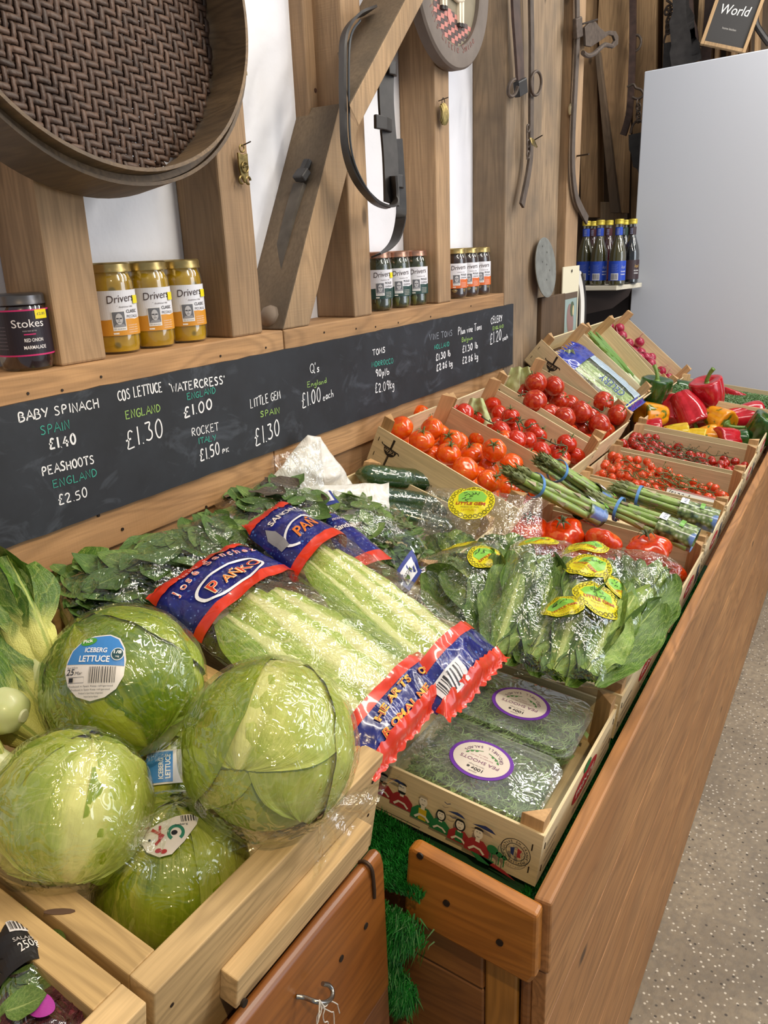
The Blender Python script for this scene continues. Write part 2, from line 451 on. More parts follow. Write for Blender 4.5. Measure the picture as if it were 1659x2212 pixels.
_b = fl.mix(fl.ramp(fl.noise(_c, 60, 3), (0.4, 0.0), (0.65, 0.5)), _b, '#6d655b')
_b = fl.mix(fl.ramp(fl.vor(_c, 75), (0.16, 1.0), (0.24, 0.0)), _b, '#cbc3b4')
_b = fl.mix(fl.ramp(fl.vor(fl.new('ShaderNodeVectorMath', operation='ADD', i_0=_c, i_1=(3.1, 1.7, 0)).outputs[0], 48), (0.12, 1.0), (0.18, 0.0)), _b, '#4d463e')
fl.put(fl.b.inputs['Base Color'], _b); fl.set(Roughness=0.65)
fl.bump(fl.noise(_c, 70, 4), 0.5, 0.004); floor_m = fl.m
white_m = plain('white_panel_paint', '#dde3ee', 0.38)
nail_m = plain('rusty_nail', '#3b322c', 0.55, 0.7)
iron_m = plain('worn_iron', '#5b5048', 0.6, 0.55, 0.3, 60, 0.2)
brass_m = plain('old_brass', '#857549', 0.42, 0.85, 0.4, 90, 0.2)
leather_m = plain('dark_leather', '#2f2c2b', 0.5, 0, 0.35, 30, 0.2)
brleather_m = plain('brown_leather', '#44322b', 0.55, 0, 0.35, 30, 0.2)

# ================================================================ the setting
def S(name, m, mat, bev=0.0, parent=None, label=None):
    return obj(name, m, mat, parent, smooth=False, bev=bev, kind='structure' if parent is None else None, w=parent is not None, label=label)
S('floor', M().box((-1.2, -1.0, -0.1), (4.5, 5.2, 0.0)), floor_m, label='grey speckled concrete floor beside the counter')
wl = S('wall_left', M().box((-0.30, -0.4, 0.0), (-0.11, 3.05, 3.0)), plaster, label='white plaster between the timber posts')
wf = S('wall_far', M().box((-1.0, 4.75, 0.0), (3.2, 4.85, 3.2)), WDK, label='dark boarded end wall behind the hanging harness')
S('wall_recess', M().box((-1.0, 3.05, 0.0), (-0.75, 4.75, 3.2)), WDK)
# sill beam in two lengths with a joint
_s = 0.0
t1 = S('trim_1', M().box((-0.11, 0.1, 1.312), (_s, 1.268, 1.354)), WPY, 0.003, label='left length of the timber sill over the chalkboard')
t2 = S('trim_2', M().box((-0.11, 1.271, 1.312), (_s, 2.399, 1.354)), WPY, 0.003, label='right length of the timber sill over the chalkboard')
# cladding planks under the sill
k = 0
for z0, z1, x, ys in ((1.124, 1.31, -0.028, ((0.1, 2.4),)), (1.0585, 1.123, -0.002, ((0.1, 1.21), (1.213, 2.4))), (0.965, 1.0555, -0.012, ((0.1, 1.3), (1.304, 2.4))), (0.87, 0.962, -0.012, ((0.1, 2.7),)), (0.6, 0.867, -0.012, ((0.1, 3.1),))):
    for a, b in ys:
        obj('plank', M().box((-0.11, a, z0), (x, b, z1)), WPY, wl, smooth=False, w=True, bev=0.002)
obj('post_crack', M().box((-.0705, 2.69, .3), (-.07, 2.98, 3.0)), plain('gap_dark', '#241c16', .9), wl, w=True, smooth=False)
S('trim_3', M().box((-0.11, 2.401, 0.3), (0.0, 2.70, 3.0)), WPD, 0.004, label='broad grey old post at the end of the chalkboard')
# posts: y0, y1 of the front face, z range
def post(n, y0, y1, z0, z1, mat, x0=-0.11, x1=-0.006, ly=0.0, label=None, bev=0.004):
    m = M(); k = 10
    def ring(t):
        z = z0 + (z1 - z0) * t; d = ly * t
        return [(x0, y0 + d, z), (x1 + 0.002 * nz((z * 3, n, 0)), y0 + d + 0.003 * nz((z * 4, n, 1)), z), (x1 + 0.002 * nz((z * 3, n, 3)), y1 + d + 0.003 * nz((z * 4, n, 2)), z), (x0, y1 + d, z)]
    vs = []; fs = []
    for i in range(k + 1): vs += ring(i / k)
    for i in range(k):
        for j in range(4): fs.append((4*i+j, 4*i+(j+1) % 4, 4*i+4+(j+1) % 4, 4*i+4+j))
    fs += [(0, 3, 2, 1), (4*k, 4*k+1, 4*k+2, 4*k+3)]
    m.add(vs, fs)
    return S('trim_%d' % n, m, mat, bev, label=label)
post(4, 0.752, 0.835, 1.354, 3.0, WP, ly=0.01, label='timber post left of the piccalilli jars')
post(5, 1.128, 1.214, 1.354, 3.0, WP, label='timber post with two brasses, right of the piccalilli jars')
post(6, 1.541, 1.619, 1.354, 2.1, WP, label='timber post behind the diagonal brace')
post(7, 1.956, 2.036, 1.354, 3.0, WP, label='timber post under the oval plaque')
post(8, 2.742, 2.945, 0.3, 3.0, WPD, x1=-.022, label='dark cracked post behind the grey metal disc')
post(9, 2.962, 3.10, 0.3, 3.0, WP, x1=0.004, label='pale post at the end of the wall')
post(10, 0.28, 0.36, 1.354, 3.0, WP)
# upright above the lower brace, and the two braces
S('trim_11', M().box((-0.13, at(668, 250, x=-.075).y, 1.745), (-0.075, at(668, 250, x=-.075).y + .22, 3.0)), WP, 0.003, label='upright with three dowel holes above the brace')
def brace(n, p0, p1, wd, x0, x1, mat, label, back=0.0, level=False):
    a = V((0, p0[0], p0[1])); b = V((0, p1[0], p1[1])); d = (b - a).normalized(); s = V((0, d.z, -d.y)) * wd
    vs = []
    for q in (a, b):
      up = d * ((a.z - (a + s).z) / d.z) if (q is a and level) else V()
      for x, o in ((x0, d * back if q is a else V()), (x1, V()), (x1, s + up), (x0, s + d * back if (q is a and back) else s + up)): vs.append(V((x, 0, 0)) + q + o)
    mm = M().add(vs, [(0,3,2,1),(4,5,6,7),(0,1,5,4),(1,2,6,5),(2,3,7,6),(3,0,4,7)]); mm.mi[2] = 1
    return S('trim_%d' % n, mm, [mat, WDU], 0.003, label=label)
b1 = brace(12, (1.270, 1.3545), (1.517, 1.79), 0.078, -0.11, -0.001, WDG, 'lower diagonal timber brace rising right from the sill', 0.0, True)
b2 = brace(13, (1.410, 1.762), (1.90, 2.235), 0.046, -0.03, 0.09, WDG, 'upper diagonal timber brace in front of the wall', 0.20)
# dowels and nails
m = M()
for px, py in ((681, 195), (715, 175), (711, 213)):
    p = at(px, py, x=-0.075); m.tube([p + V((-0.004, 0, 0)), p + V((0.0012, 0, 0))], 0.0042, 10)
obj('dowel', m, plain('dark_dowel', '#4a2f22', 0.7), b1 if False else bpy.data.objects['trim_11'], w=True)
m = M()
for px, py in ((134, 843), (218, 814), (476, 769), (574, 751), (700, 718), (769, 710), (811, 706), (860, 697), (1017, 661), (60, 850), (930, 684)):
    p = at(px, py, x=0.0); m.tube([p + V((-0.004, 0, 0)), p + V((0.001, 0, 0))], 0.0022, 8)
obj('nail_head', m, nail_m, t1, w=True, kind='stuff')
m = M()
for px, py in ((264, 1143), (445, 1095), (212, 1113)):
    p = at(px, py, x=-0.002); m.tube([p + V((-0.003, 0, 0)), p + V((0.0015, 0, 0))], 0.0028, 8)
obj('nail_head', m, nail_m, wl, w=True, kind='stuff')

# ---- far wall planks and studs (real boards at y = 4.5 .. 4.75)
def fplank(pts, y, th, mat=WFL, name='plank'):
    P = [at(a, b, y=y) for a, b in pts]
    T = Matrix(((1, 0, 0, 0), (0, 0, 1, y), (0, 1, 0, 0), (0, 0, 0, 1)))
    obj(name, M().prism([(p.x, p.z) for p in P], T, th), mat, wf, smooth=False, w=True, bev=0.003)
fplank([(1252, -60), (1290, -60), (1291, 470), (1254, 470)], 4.45, 0.12)
fplank([(1296, -60), (1364, -60), (1352, 180), (1346, 460), (1332, 460), (1290, 60)], 4.42, 0.12)
fplank([(1372, -60), (1418, -60), (1412, 480), (1362, 480)], 4.6, 0.14)
fplank([(1434, -60), (1462, -60), (1455, 200), (1430, 200)], 4.6, 0.14)
fplank([(1466, -60), (1490, -60), (1486, 200), (1462, 200)], 4.66, 0.08)
fplank([(1512, -60), (1522, -60), (1508, 180), (1500, 180)], 4.55, 0.1)
fplank([(1530, -60), (1548, -60), (1538, 180), (1522, 180)], 4.66, 0.08)
fplank([(1552, -60), (1560, -60), (1546, 180), (1540, 180)], 4.55, 0.1)
fplank([(1568, -60), (1574, -60), (1574, 180), (1568, 180)], 4.66, 0.08)
fplank([(1586, -60), (1597, -60), (1584, 180), (1576, 180)], 4.55, 0.1)
fplank([(1606, -60), (1622, -60), (1616, 180), (1602, 180)], 4.62, 0.08)
fplank([(1636, -60), (1645, -60), (1634, 180), (1626, 180)], 4.55, 0.1)
fplank([(1290, 436), (1345, 436), (1345, 520), (1288, 520)], 4.5, 0.1, WPD, 'board')
# slanting brace in the recess
fplank([(1284, 110), (1294, 110), (1338, 460), (1318, 460)], 4.38, 0.06, WDK, 'brace')
# dark board below the bottle shelf
S('wall_nook', M().box((-0.75, 4.05, 0.0), (-0.03, 4.10, 1.27)), plain('dark_brown_board', '#2c2220', 0.45))
# tall white panel (side of a cold cabinet), turned a little
T = TR(-0.008, 3.995, 0) @ RZ(-11.7)
cab = empty('cold_cabinet', (0, 0, 0), 'tall plain white cold cabinet at the end of the counter', 'cabinet', T=T)
obj('side_panel', M().box((0, 0, 0.0), (0.95, 0.03, 2.205)), white_m, cab, smooth=False, bev=0.004)
obj('cabinet_body', M().box((0.012, 0.03, 0.0), (0.94, 0.42, 2.19)), white_m, cab, smooth=False, bev=0.004)
# ================================================================ chalkboard
cbm = N('chalkboard_slate'); _c = cbm.coord(rnd=False)
_b = cbm.ramp(cbm.noise(_c, 9, 5, 0.6), (0.35, '#1b1e24'), (0.75, '#282d35'))
_sm = cbm.noise(cbm.new('ShaderNodeVectorMath', operation='MULTIPLY', i_0=_c, i_1=(1, 6, 10)).outputs[0], 1.5, 6, 0.65, 1.5)
_b = cbm.mix(cbm.ramp(_sm, (0.55, 0.0), (0.85, 0.42)), _b, '#6f7886')
cbm.put(cbm.b.inputs['Base Color'], _b); cbm.set(Roughness=0.62); cbm.bump(cbm.noise(_c, 30, 4), 0.25, 0.002); cbm = cbm.m
cb = M(); pts = []
nn = 60
for i in range(nn + 1): pts.append((0.35 + (2.462 - 0.35) * i / nn, 1.3165 + 0.0022 * nz((i * 0.8, 3, 1))))
for i in range(nn, -1, -1): pts.append((0.35 + (2.462 - 0.35) * i / nn, 1.1225 + 0.0018 * nz((i * 0.7, 7, 1))))
T = Matrix(((0, 0, 1, 0.0005), (1, 0, 0, 0), (0, 1, 0, 0), (0, 0, 0, 1)))
cb.prism(pts, T, 0.006)
board = obj('chalkboard', cb, cbm, smooth=False, label='long narrow black chalkboard with handwritten vegetable prices under the sill', cat='sign')
# --- hand lettering: strokes on a 1 x 1 cell
SF = {
'A':'0,0 .42,1 .8,0;.15,.38 .66,.38','B':'.08,0 .08,1 .5,.95 .6,.75 .45,.55 .08,.52 .55,.48 .68,.25 .5,.03 .08,0','C':'.68,.85 .45,1 .15,.8 .05,.45 .2,.08 .48,0 .7,.15',
'D':'.08,0 .08,1 .45,.92 .68,.6 .65,.28 .4,.03 .08,0','E':'.62,1 .08,1 .08,0 .64,.02;.08,.52 .5,.54','F':'.6,1 .08,1 .08,0;.08,.52 .48,.54','G':'.68,.85 .42,1 .12,.75 .06,.4 .2,.05 .5,0 .68,.2 .68,.42 .42,.42',
'H':'.08,0 .08,1;.64,0 .64,1;.08,.5 .64,.53','I':'.2,0 .22,1','J':'.6,1 .58,.2 .4,0 .15,.08 .1,.25','K':'.1,0 .1,1;.62,1 .1,.45 .66,0','L':'.12,1 .08,0 .6,.03','M':'.05,0 .12,1 .4,.35 .68,1 .78,0',
'N':'.06,0 .1,1 .6,0 .64,1','O':'.38,1 .12,.8 .05,.45 .2,.05 .45,0 .66,.25 .68,.62 .55,.92 .36,1','P':'.1,0 .1,1 .5,.97 .62,.75 .5,.52 .1,.48','Q':'.38,1 .12,.8 .05,.45 .2,.05 .45,0 .66,.25 .68,.62 .55,.92 .36,1;.42,.28 .78,-.1',
'R':'.1,0 .1,1 .5,.97 .62,.76 .5,.55 .1,.5 .64,0','S':'.62,.86 .4,1 .14,.85 .2,.62 .52,.45 .62,.2 .4,0 .08,.1','T':'0,.98 .74,1;.38,1 .36,0','U':'.08,1 .08,.25 .3,0 .55,.1 .62,.35 .64,1','V':'.02,1 .35,0 .7,1',
'W':'0,1 .2,0 .4,.7 .6,0 .82,1','X':'.05,0 .65,1;.05,1 .65,0','Y':'.02,1 .35,.5;.7,1 .3,0','Z':'.05,1 .65,1 .05,0 .68,0',
'0':'.36,1 .12,.8 .06,.4 .2,.03 .42,0 .6,.3 .6,.7 .48,.95 .34,1','1':'.22,1 .2,0','2':'.08,.8 .3,1 .56,.88 .55,.6 .06,.02 .66,.04','3':'.08,.95 .55,.97 .3,.6 .58,.45 .56,.12 .3,0 .05,.1','4':'.42,1 .05,.38 .66,.4;.46,.66 .44,0',
'5':'.6,.98 .15,.97 .12,.58 .45,.6 .62,.35 .45,.03 .08,.06','6':'.52,1 .2,.7 .08,.3 .25,.01 .5,.08 .58,.32 .4,.5 .12,.35','7':'.05,.98 .62,1 .25,0','8':'.34,.52 .12,.75 .3,1 .52,.8 .34,.52 .1,.25 .3,0 .58,.22 .34,.52','9':'.58,.7 .35,.5 .12,.68 .25,.97 .5,.97 .58,.7 .5,0',
'£':'.66,.86 .5,1 .3,.9 .3,.3 .1,0 .68,.04;.1,.5 .5,.54','.':'.1,.02 .14,.06',"'":'.1,1.05 .06,.8','`':'.0,1.05 .12,.85',
'a':'.48,.5 .2,.52 .06,.25 .2,0 .42,.15 .48,.5 .52,0','b':'.1,1 .1,0 .4,.02 .5,.28 .32,.5 .1,.35','c':'.45,.45 .2,.5 .06,.22 .22,0 .48,.08','d':'.46,.42 .2,.5 .06,.22 .22,0 .46,.2;.46,1 .5,0','e':'.08,.28 .46,.32 .3,.55 .08,.35 .15,.03 .48,.06',
'g':'.46,.45 .2,.5 .08,.25 .25,.08 .46,.3;.46,.5 .46,-.25 .2,-.4 .05,-.25','h':'.1,1 .1,0;.1,.35 .35,.5 .46,.3 .46,0','i':'.15,.5 .15,0;.15,.72 .16,.76','k':'.08,1 .08,0;.50,.62 .08,.30 .54,0','l':'.15,1 .15,0','m':'.06,.5 .06,0;.06,.35 .25,.5 .32,.3 .32,0;.32,.3 .5,.5 .6,.3 .6,0',
'n':'.08,.5 .08,0;.08,.35 .32,.5 .44,.3 .44,0','o':'.26,.5 .06,.3 .15,.02 .38,.04 .46,.3 .26,.5','p':'.1,.5 .1,-.4;.1,.4 .4,.5 .46,.2 .3,0 .1,.1','r':'.08,.5 .08,0;.08,.3 .28,.5 .4,.45','s':'.4,.45 .15,.48 .15,.3 .38,.2 .3,0 .06,.03','t':'.2,.85 .2,.05 .38,.02;.02,.55 .4,.55','u':'.08,.5 .1,.05 .35,.02 .44,.5 .46,0','v':'.04,.5 .22,0 .42,.5','w':'.02,.5 .15,0 .28,.35 .42,0 .56,.5','y':'.06,.5 .25,.1;.46,.5 .15,-.38'}
def hand(pr, t, x, y, w, h, col, sw, slope=0.0, rs=None, passes=1):
    """write t so that it fills width w from (x, y), cap height h"""
    rs = rs or random.Random(hash(len(t)) + int(x * 977))
    ADV = {'I': .42, '1': .42, '.': .3, "'": .25, '`': .25, ' ': .5, 'l': .32, 'i': .32, 'M': .95, 'W': .98, 'm': .75, 'w': .7}
    adv = [ADV.get(c, 0.84 if (c.isupper() or c.isdigit() or c == '£') else .6) for c in t]
    tot = sum(adv); q = 0.0
    for c, a in zip(t, adv):
        if c in SF:
            jx = rs.uniform(-.03, .03); jy = rs.uniform(-.05, .05); hs = rs.uniform(.93, 1.06)
            for st in SF[c].split(';'):
                P = [tuple(float(z) for z in e.split(',')) for e in st.split()]
                if c in 'BCDGJOPQRSU0235689£abcdeghmnoprsuy' and len(P) > 3:
                    for _ in range(2):
                        Q = [P[0]]
                        for i in range(len(P) - 1):
                            a0, b0 = P[i], P[i+1]
                            Q += [(a0[0]*.75+b0[0]*.25, a0[1]*.75+b0[1]*.25), (a0[0]*.25+b0[0]*.75, a0[1]*.25+b0[1]*.75)]
                        P = Q + [P[-1]]
                for ps in range(1):
                    o = rs.uniform(-.02, .02) if ps else 0
                    L = []
                    for ax_, ay_ in P:
                        X = x + (q + ax_ + jx + o) / tot * w; Y = y + (ay_ * hs + jy + o * 2) * h
                        L.append((X, Y + slope * (X - x)))
                    pr.line(L, sw * rs.uniform(.8, 1.15), col)
        q += a
def chalk(t, a, b, hpx, col, sw=0.0017, passes=1):
    A = at(a[0], a[1], x=0.0068); B = at(b[0], b[1], x=0.0068)
    top = at(a[0], a[1] - hpx, x=0.0068)
    pr = Print(plane_fn((0.0068, 0, 0), (0, 1, 0), (0, 0, 1)))
    hand(pr, t, A.y, A.z, B.y - A.y, top.z - A.z, col, sw, (B.z - A.z) / (B.y - A.y), passes=passes)
    pr.flush('chalk_writing', board, w=True, rough=0.9, label=None)
W_, T_, G_, GR = '#e6e8ec', '#3fa08f', '#93b765', '#8b929c'
MATS['chalk_white'] = plain('chalk_white', '#e9ebee', 0.9)
for t, a, b, hpx, col, sw, ps in (
 ('BABY SPINACH', (40, 912), (216, 880), 22, W_, .0022, 1), ('SPAIN', (88, 941), (154, 926), 20, T_, .0014, 1), ('£1.40', (106, 972), (168, 958), 24, W_, .0030, 1),
 ('PEASHOOTS', (91, 1028), (206, 1000), 20, W_, .0022, 1), ('ENGLAND', (115, 1055), (212, 1027), 18, T_, .0014, 1), ('£2.50', (126, 1092), (193, 1072), 22, W_, .0021, 1),
 ('COS LETTUCE', (255, 867), (352, 845), 23, W_, .0022, 1), ('ENGLAND', (272, 906), (348, 888), 18, G_, .0018, 1), ('£1.30', (272, 972), (358, 940), 42, W_, .0026, 2),
 ("`WATERCRESS'", (367, 848), (487, 828), 19, W_, .0023, 1), ('ENGLAND', (404, 864), (467, 848), 14, T_, .0015, 1), ('£1.00', (396, 905), (462, 880), 24, W_, .0030, 1),
 ('ROCKET', (414, 943), (474, 929), 18, W_, .0018, 1), ('ITALY', (428, 960), (468, 950), 13, T_, .0015, 1), ('£1.50', (431, 997), (478, 980), 26, W_, .0026, 1), ('PK', (480, 980), (496, 975), 9, W_, .0018, 1),
 ('LITTLE GEM', (541, 882), (607, 860), 19, W_, .0021, 1), ('SPAIN', (562, 901), (606, 892), 13, G_, .0018, 1), ('£1.30', (550, 966), (608, 938), 36, W_, .0030, 2),
 ("Q's", (669, 807), (692, 801), 20, W_, .0022, 1), ('England', (663, 837), (706, 827), 12, G_, .0017, 1), ('£1.00', (652, 884), (695, 865), 32, W_, .0026, 1), ('each', (697, 866), (721, 856), 17, W_, .0022, 1),
 ('TOMS', (805, 768), (833, 761), 12, W_, .0024, 1), ('MORROCCO', (803, 793), (850, 784), 11, T_, .0020, 1), ('90p', (811, 814), (830, 811), 15, W_, .0032, 1), ('lb', (830, 812), (842, 808), 15, W_, .0028, 1), ('£2.09kg', (810, 850), (852, 838), 20, W_, .0026, 1),
 ('VINE TOMS', (927, 735), (978, 725), 13, GR, .0022, 1), ('HOLLAND', (938, 755), (971, 747), 10, T_, .0020, 1), ('£1.30 lb', (941, 780), (973, 768), 14, W_, .0034, 1), ('£2.86 kg', (942, 802), (978, 790), 14, W_, .0034, 1),
 ('Plum vine Toms', (989, 724), (1041, 711), 16, W_, .0028, 1), ('Belgium', (997, 739), (1021, 733), 9, G_, .0022, 1), ('£1.30 lb', (998, 763), (1032, 751), 14, W_, .0034, 1), ('£2.86 kg', (998, 787), (1033, 775), 14, W_, .0034, 1),
 ('CELERY', (1060, 700), (1085, 693), 14, W_, .0030, 1), ('ENGLAND', (1064, 713), (1088, 707), 7, G_, .0022, 1), ('£1.20', (1058, 744), (1084, 733), 24, W_, .0032, 1), ('each', (1085, 737), (1097, 731), 11, W_, .0028, 1)):
    chalk(t, a, b, hpx, col, sw, ps)
# ================================================================ things on the wall
def strap(path, wdir, w, th, taper=None, m=None):
    """flat band along path; wdir: direction(s) of its width"""
    m = m or M(); P = [V(p) for p in path]; k = len(P); vs = []
    for i, p in enumerate(P):
        t = (P[min(i+1, k-1)] - P[max(i-1, 0)]).normalized()
        d = V(wdir[i] if isinstance(wdir, list) else wdir); d = (d - t * d.dot(t)).normalized(); n = t.cross(d)
        ww = w * (taper[i] if taper else 1.0) / 2
        vs += [p + d * ww + n * th / 2, p - d * ww + n * th / 2, p - d * ww - n * th / 2, p + d * ww - n * th / 2]
    fs = [(4*i+j, 4*i+(j+1) % 4, 4*i+4+(j+1) % 4, 4*i+4+j) for i in range(k-1) for j in range(4)] + [(3, 2, 1, 0), (4*k-4, 4*k-3, 4*k-2, 4*k-1)]
    return m.add(vs, fs)
def smooth_path(pts, n=6):
    P = [V(p) for p in pts]; out = []
    for i in range(len(P) - 1):
        p0 = P[max(i-1, 0)]; p1 = P[i]; p2 = P[i+1]; p3 = P[min(i+2, len(P)-1)]
        for j in range(n):
            t = j / n; out.append(0.5 * ((2*p1) + (p2-p0)*t + (2*p0-5*p1+4*p2-p3)*t*t + (3*p1-p0-3*p2+p3)*t**3))
    return out + [P[-1]]
# ---- woven sieve basket
n_ = V((1, -0.10, 0.13)).normalized(); cr = V((0.080, 0.843, 1.869)); e1 = V((0.1, 1, 0)); e1 = (e1 - n_ * e1.dot(n_)).normalized(); e2 = n_.cross(e1)
bk = empty('sieve_basket', cr - n_ * 0.08, 'large round wooden sieve basket with woven brown cane base hanging at top left', 'basket')
hoop_m = wood('bent_hoop', '#5f4c38', '#8a7050', 'x', 1.0, 0.6, 0.35, 0.35, 0.3, 0.35)
def hoop(c, r0, th, a0, a1, n=90, off=0.0):
    m = M()
    def P(r, a, t): return c + n_ * a + (e1 * math.cos(t) + e2 * math.sin(t)) * r
    vs = []; fs = []
    for i in range(n):
        t = 2 * math.pi * i / n; w = 0.0015 * nz((math.cos(t) * 2, math.sin(t) * 2, off)) * 2
        for r, a in ((r0, a0), (r0, a1 + w), (r0 + th, a1 + w), (r0 + th, a0)): vs.append(P(r, a, t))
    for i in range(n):
        j = (i + 1) % n
        for q in range(4): fs.append((4*i+q, 4*i+(q+1) % 4, 4*j+(q+1) % 4, 4*j+q))
    return m.add(vs, fs)
obj('inner_hoop', hoop(cr, 0.253, 0.005, -0.085, 0.002), hoop_m, bk, w=True, ang=30)
obj('outer_hoop', hoop(cr + V((0, 0.002, -0.005)), 0.2635, 0.005, -0.100, -0.014, off=5), hoop_m, bk, w=True, ang=30)
obj('lashing', hoop(cr + V((0, 0.001, -0.002)), 0.2565, 0.009, -0.09, -0.020, off=9), hoop_m, bk, w=True, ang=30)
cane = N('woven_cane'); _c = cane.coord()
cane.put(cane.b.inputs['Base Color'], cane.ramp(cane.noise(_c, 35, 4), (0.3, '#38281f'), (0.7, '#6a5040'))); cane.set(Roughness=0.55); cane.bump(cane.noise(_c, 120, 3), 0.5, 0.003); cane = cane.m
pitch = 0.0098; K = 25; cb0 = cr - n_ * 0.078
rot = math.radians(-6)
f1 = e1 * math.cos(rot) + e2 * math.sin(rot); f2 = -e1 * math.sin(rot) + e2 * math.cos(rot)
for d in range(2):
    u, v = (f1, f2) if d == 0 else (f2, f1)
    for i in range(-K, K + 1):
        half = math.sqrt(max(0.0, 0.252 ** 2 - (i * pitch) ** 2)); kk = int(half / pitch)
        if kk < 2: continue
        P = []
        for j in range(-kk, kk + 1):
            a, b = (j, i) if d == 0 else (i, j)
            up = ((a + b) % 4 < 2) ^ (d == 1)
            jit = 0.0017 * nz((i * 1.7, j * 0.45, d * 5))
            if j > -kk: P.append(cb0 + u * ((j - 0.35) * pitch) + v * (i * pitch + jit) + n_ * (0.0017 if up else -0.0017))
            P.append(cb0 + u * ((j + 0.0) * pitch) + v * (i * pitch + jit) + n_ * (0.0022 if up else -0.0022))
        wd = pitch * ((0.90 if i * (1 if d == 0 else -1) > -40 else .8) + 0.12 * nz((i * .9, d, 2)) - (.16 if (d == 1 and i < -6) or (d == 0 and i > 60) else 0))
        obj('cane_strip', M().tube(P, wd * .52, 6, flat=.40, up=n_), cane, bk, w=True, ang=0)
obj('hook', M().tube([V((0.0, 0.80, 1.609)), V((0.02, 0.80, 1.600)), V((0.03, 0.80, 1.606))], 0.006, 8), iron_m, bk, w=True)
# ---- horse brasses on nails
def nail(px, py, x=0.0, L=0.02):
    p = at(px, py, x=x); return M().tube([p + V((-0.004, 0, 0)), p + V((L, -0.002, 0.005))], 0.0011, 6)
def flat_shape(poly, c, th=0.004):
    T = Matrix(((0, 0, 1, c[0]), (1, 0, 0, c[1]), (0, 1, 0, c[2]), (0, 0, 0, 1)))
    return M().prism(poly, T, th)
c = at(524, 362, x=0.004)
b = empty('shield_brass', c + V((0, 0, -0.03)), 'brass shield-shaped horse brass with scrolls hanging from a nail on the second post', 'horse brass')
obj('shield', flat_shape([(-.013, .024), (0, .021), (.013, .024), (.0125, 0), (.009, -.014), (0, -.026), (-.009, -.014), (-.0125, 0)], c), brass_m, b, w=True, smooth=False, bev=0.0012)
m = M()
for s in (-1, 1): m.torus(c + V((0.003, s * 0.009, -0.021)), (0, 1, 0), (0, 0, 1), 0.006, 0.0022, 14, 6, (0, 5))
m.torus(c + V((0.006, 0, 0.0)), (0, 1, 0), (0, 0, 1), 0.0085, 0.0012, 18, 6)
m.tube([c + V((0.006, -.006, 0)), c + V((0.006, .006, 0.004))], 0.002, 6)
obj('scroll', m, brass_m, b, w=True)
obj('ring', M().torus(c + V((0.002, 0, 0.031)), (0, 1, 0), (0, 0, 1), 0.006, 0.0014, 16, 6), brass_m, b, w=True)
obj('nail', nail(525, 315), nail_m, b, w=True)
c = at(517, 128, x=0.004)
b = empty('figure_brass', c + V((0, 0, -0.03)), 'small brass of a seated animal pinned high on the second post', 'horse brass')
m = M().tube(smooth_path([c + V((.002, -.006, -.016)), c + V((.003, -.004, -.004)), c + V((.003, -.001, .008)), c + V((.003, .004, .016)), c + V((.003, .008, .013))]), [.0055] * 5 + [.007] * 8 + [.006] * 6 + [.0055] * 4 + [.003] * 2, 10)
for s in (-.006, .0, .007): m.tube([c + V((.003, s, -.004)), c + V((.003, s + .001, -.019))], 0.0022, 8)
obj('figure', m, brass_m, b, w=True)
obj('plinth', M().box((c.x - .002, c.y - .011, c.z - .024), (c.x + .006, c.y + .011, c.z - .018)), brass_m, b, w=True, smooth=False)
c = at(958, 247, x=0.006)
b = empty('ridged_brass', c + V((0, 0, -0.02)), 'oval ridged brass hanging from a bent nail on the post below the plaque', 'horse brass')
m = M()
for i, s in enumerate((-.0165, -.0105, -.0045, .002, .0085, .0145)):
    h = .021 * math.sqrt(max(0.1, 1 - (s / .021) ** 2)) + .004
    m.tube(smooth_path([c + V((0, s, -h)), c + V((.004, s, -h * .4)), c + V((.004, s, h * .4)), c + V((0, s, h))], 4), 0.0038, 8)
obj('body', m, brass_m, b, w=True)
obj('loop', M().tube(smooth_path([c + V((0, -.008, .022)), c + V((0, -.006, .034)), c + V((0, .002, .037)), c + V((0, .007, .03)), c + V((0, .008, .022))]), 0.0011, 6), nail_m, b, w=True)
obj('nail', nail(950, 218, L=0.025), nail_m, b, w=True)
c = at(1234, 236, x=0.012)
b = tag(obj('pale_bracket', M().lathe([(0.0, -.02), (.008, -.017), (.011, -.008), (.011, .006), (.007, .016), (0, .02)], 10, TR(*c)), plain('bone', '#b9ad8e', 0.6, 0, .2, 40)), 'small pale horn-like knob on the pale post, behind the hanging strap', 'knob')
# ---- leather loop in the middle
sp_ = empty('harness_loop', at(742, 90, x=0.05), 'large black leather harness loop hanging over the diagonal brace', 'harness')
P = smooth_path([at(a, b_, x=q) for a, b_, q in ((800, 22, .02), (768, 38, .045), (744, 78, .06), (740, 150, .065), (741, 240, .065), (746, 320, .065), (768, 385, .062), (806, 432, .06), (838, 446, .055), (852, 432, .05), (850, 380, .05))], 6)
obj('front_band', strap(P, [V((.75, -.6, 0))] * len(P), 0.034, 0.005), leather_m, sp_, w=True, ang=60)
P2 = [p + V((0.0035, -0.004, 0)) for p in P]
obj('piping', M().tube(smooth_path([at(a, b_, x=q) for a, b_, q in ((778, 44, .05), (756, 90, .078), (754, 240, .082), (760, 330, .082), (782, 390, .078), (815, 436, .074), (842, 448, .07))], 6), 0.0022, 6), plain('piping', '#3b4148', .5), sp_, w=True)
P = smooth_path([at(a, b_, x=q) for a, b_, q in ((834, 135, .02), (833, 200, .022), (836, 260, .025), (842, 330, .03), (845, 400, .035), (846, 440, .04))], 5)
obj('back_band', strap(P, (0.2, 1, 0), 0.047, 0.006), leather_m, sp_, w=True, ang=60)
P = smooth_path([at(a, b_, x=q) for a, b_, q in ((858, 300, .03), (862, 360, .03), (866, 420, .03), (866, 470, .03), (855, 515, .032), (835, 540, .035), (812, 552, .04))], 5)
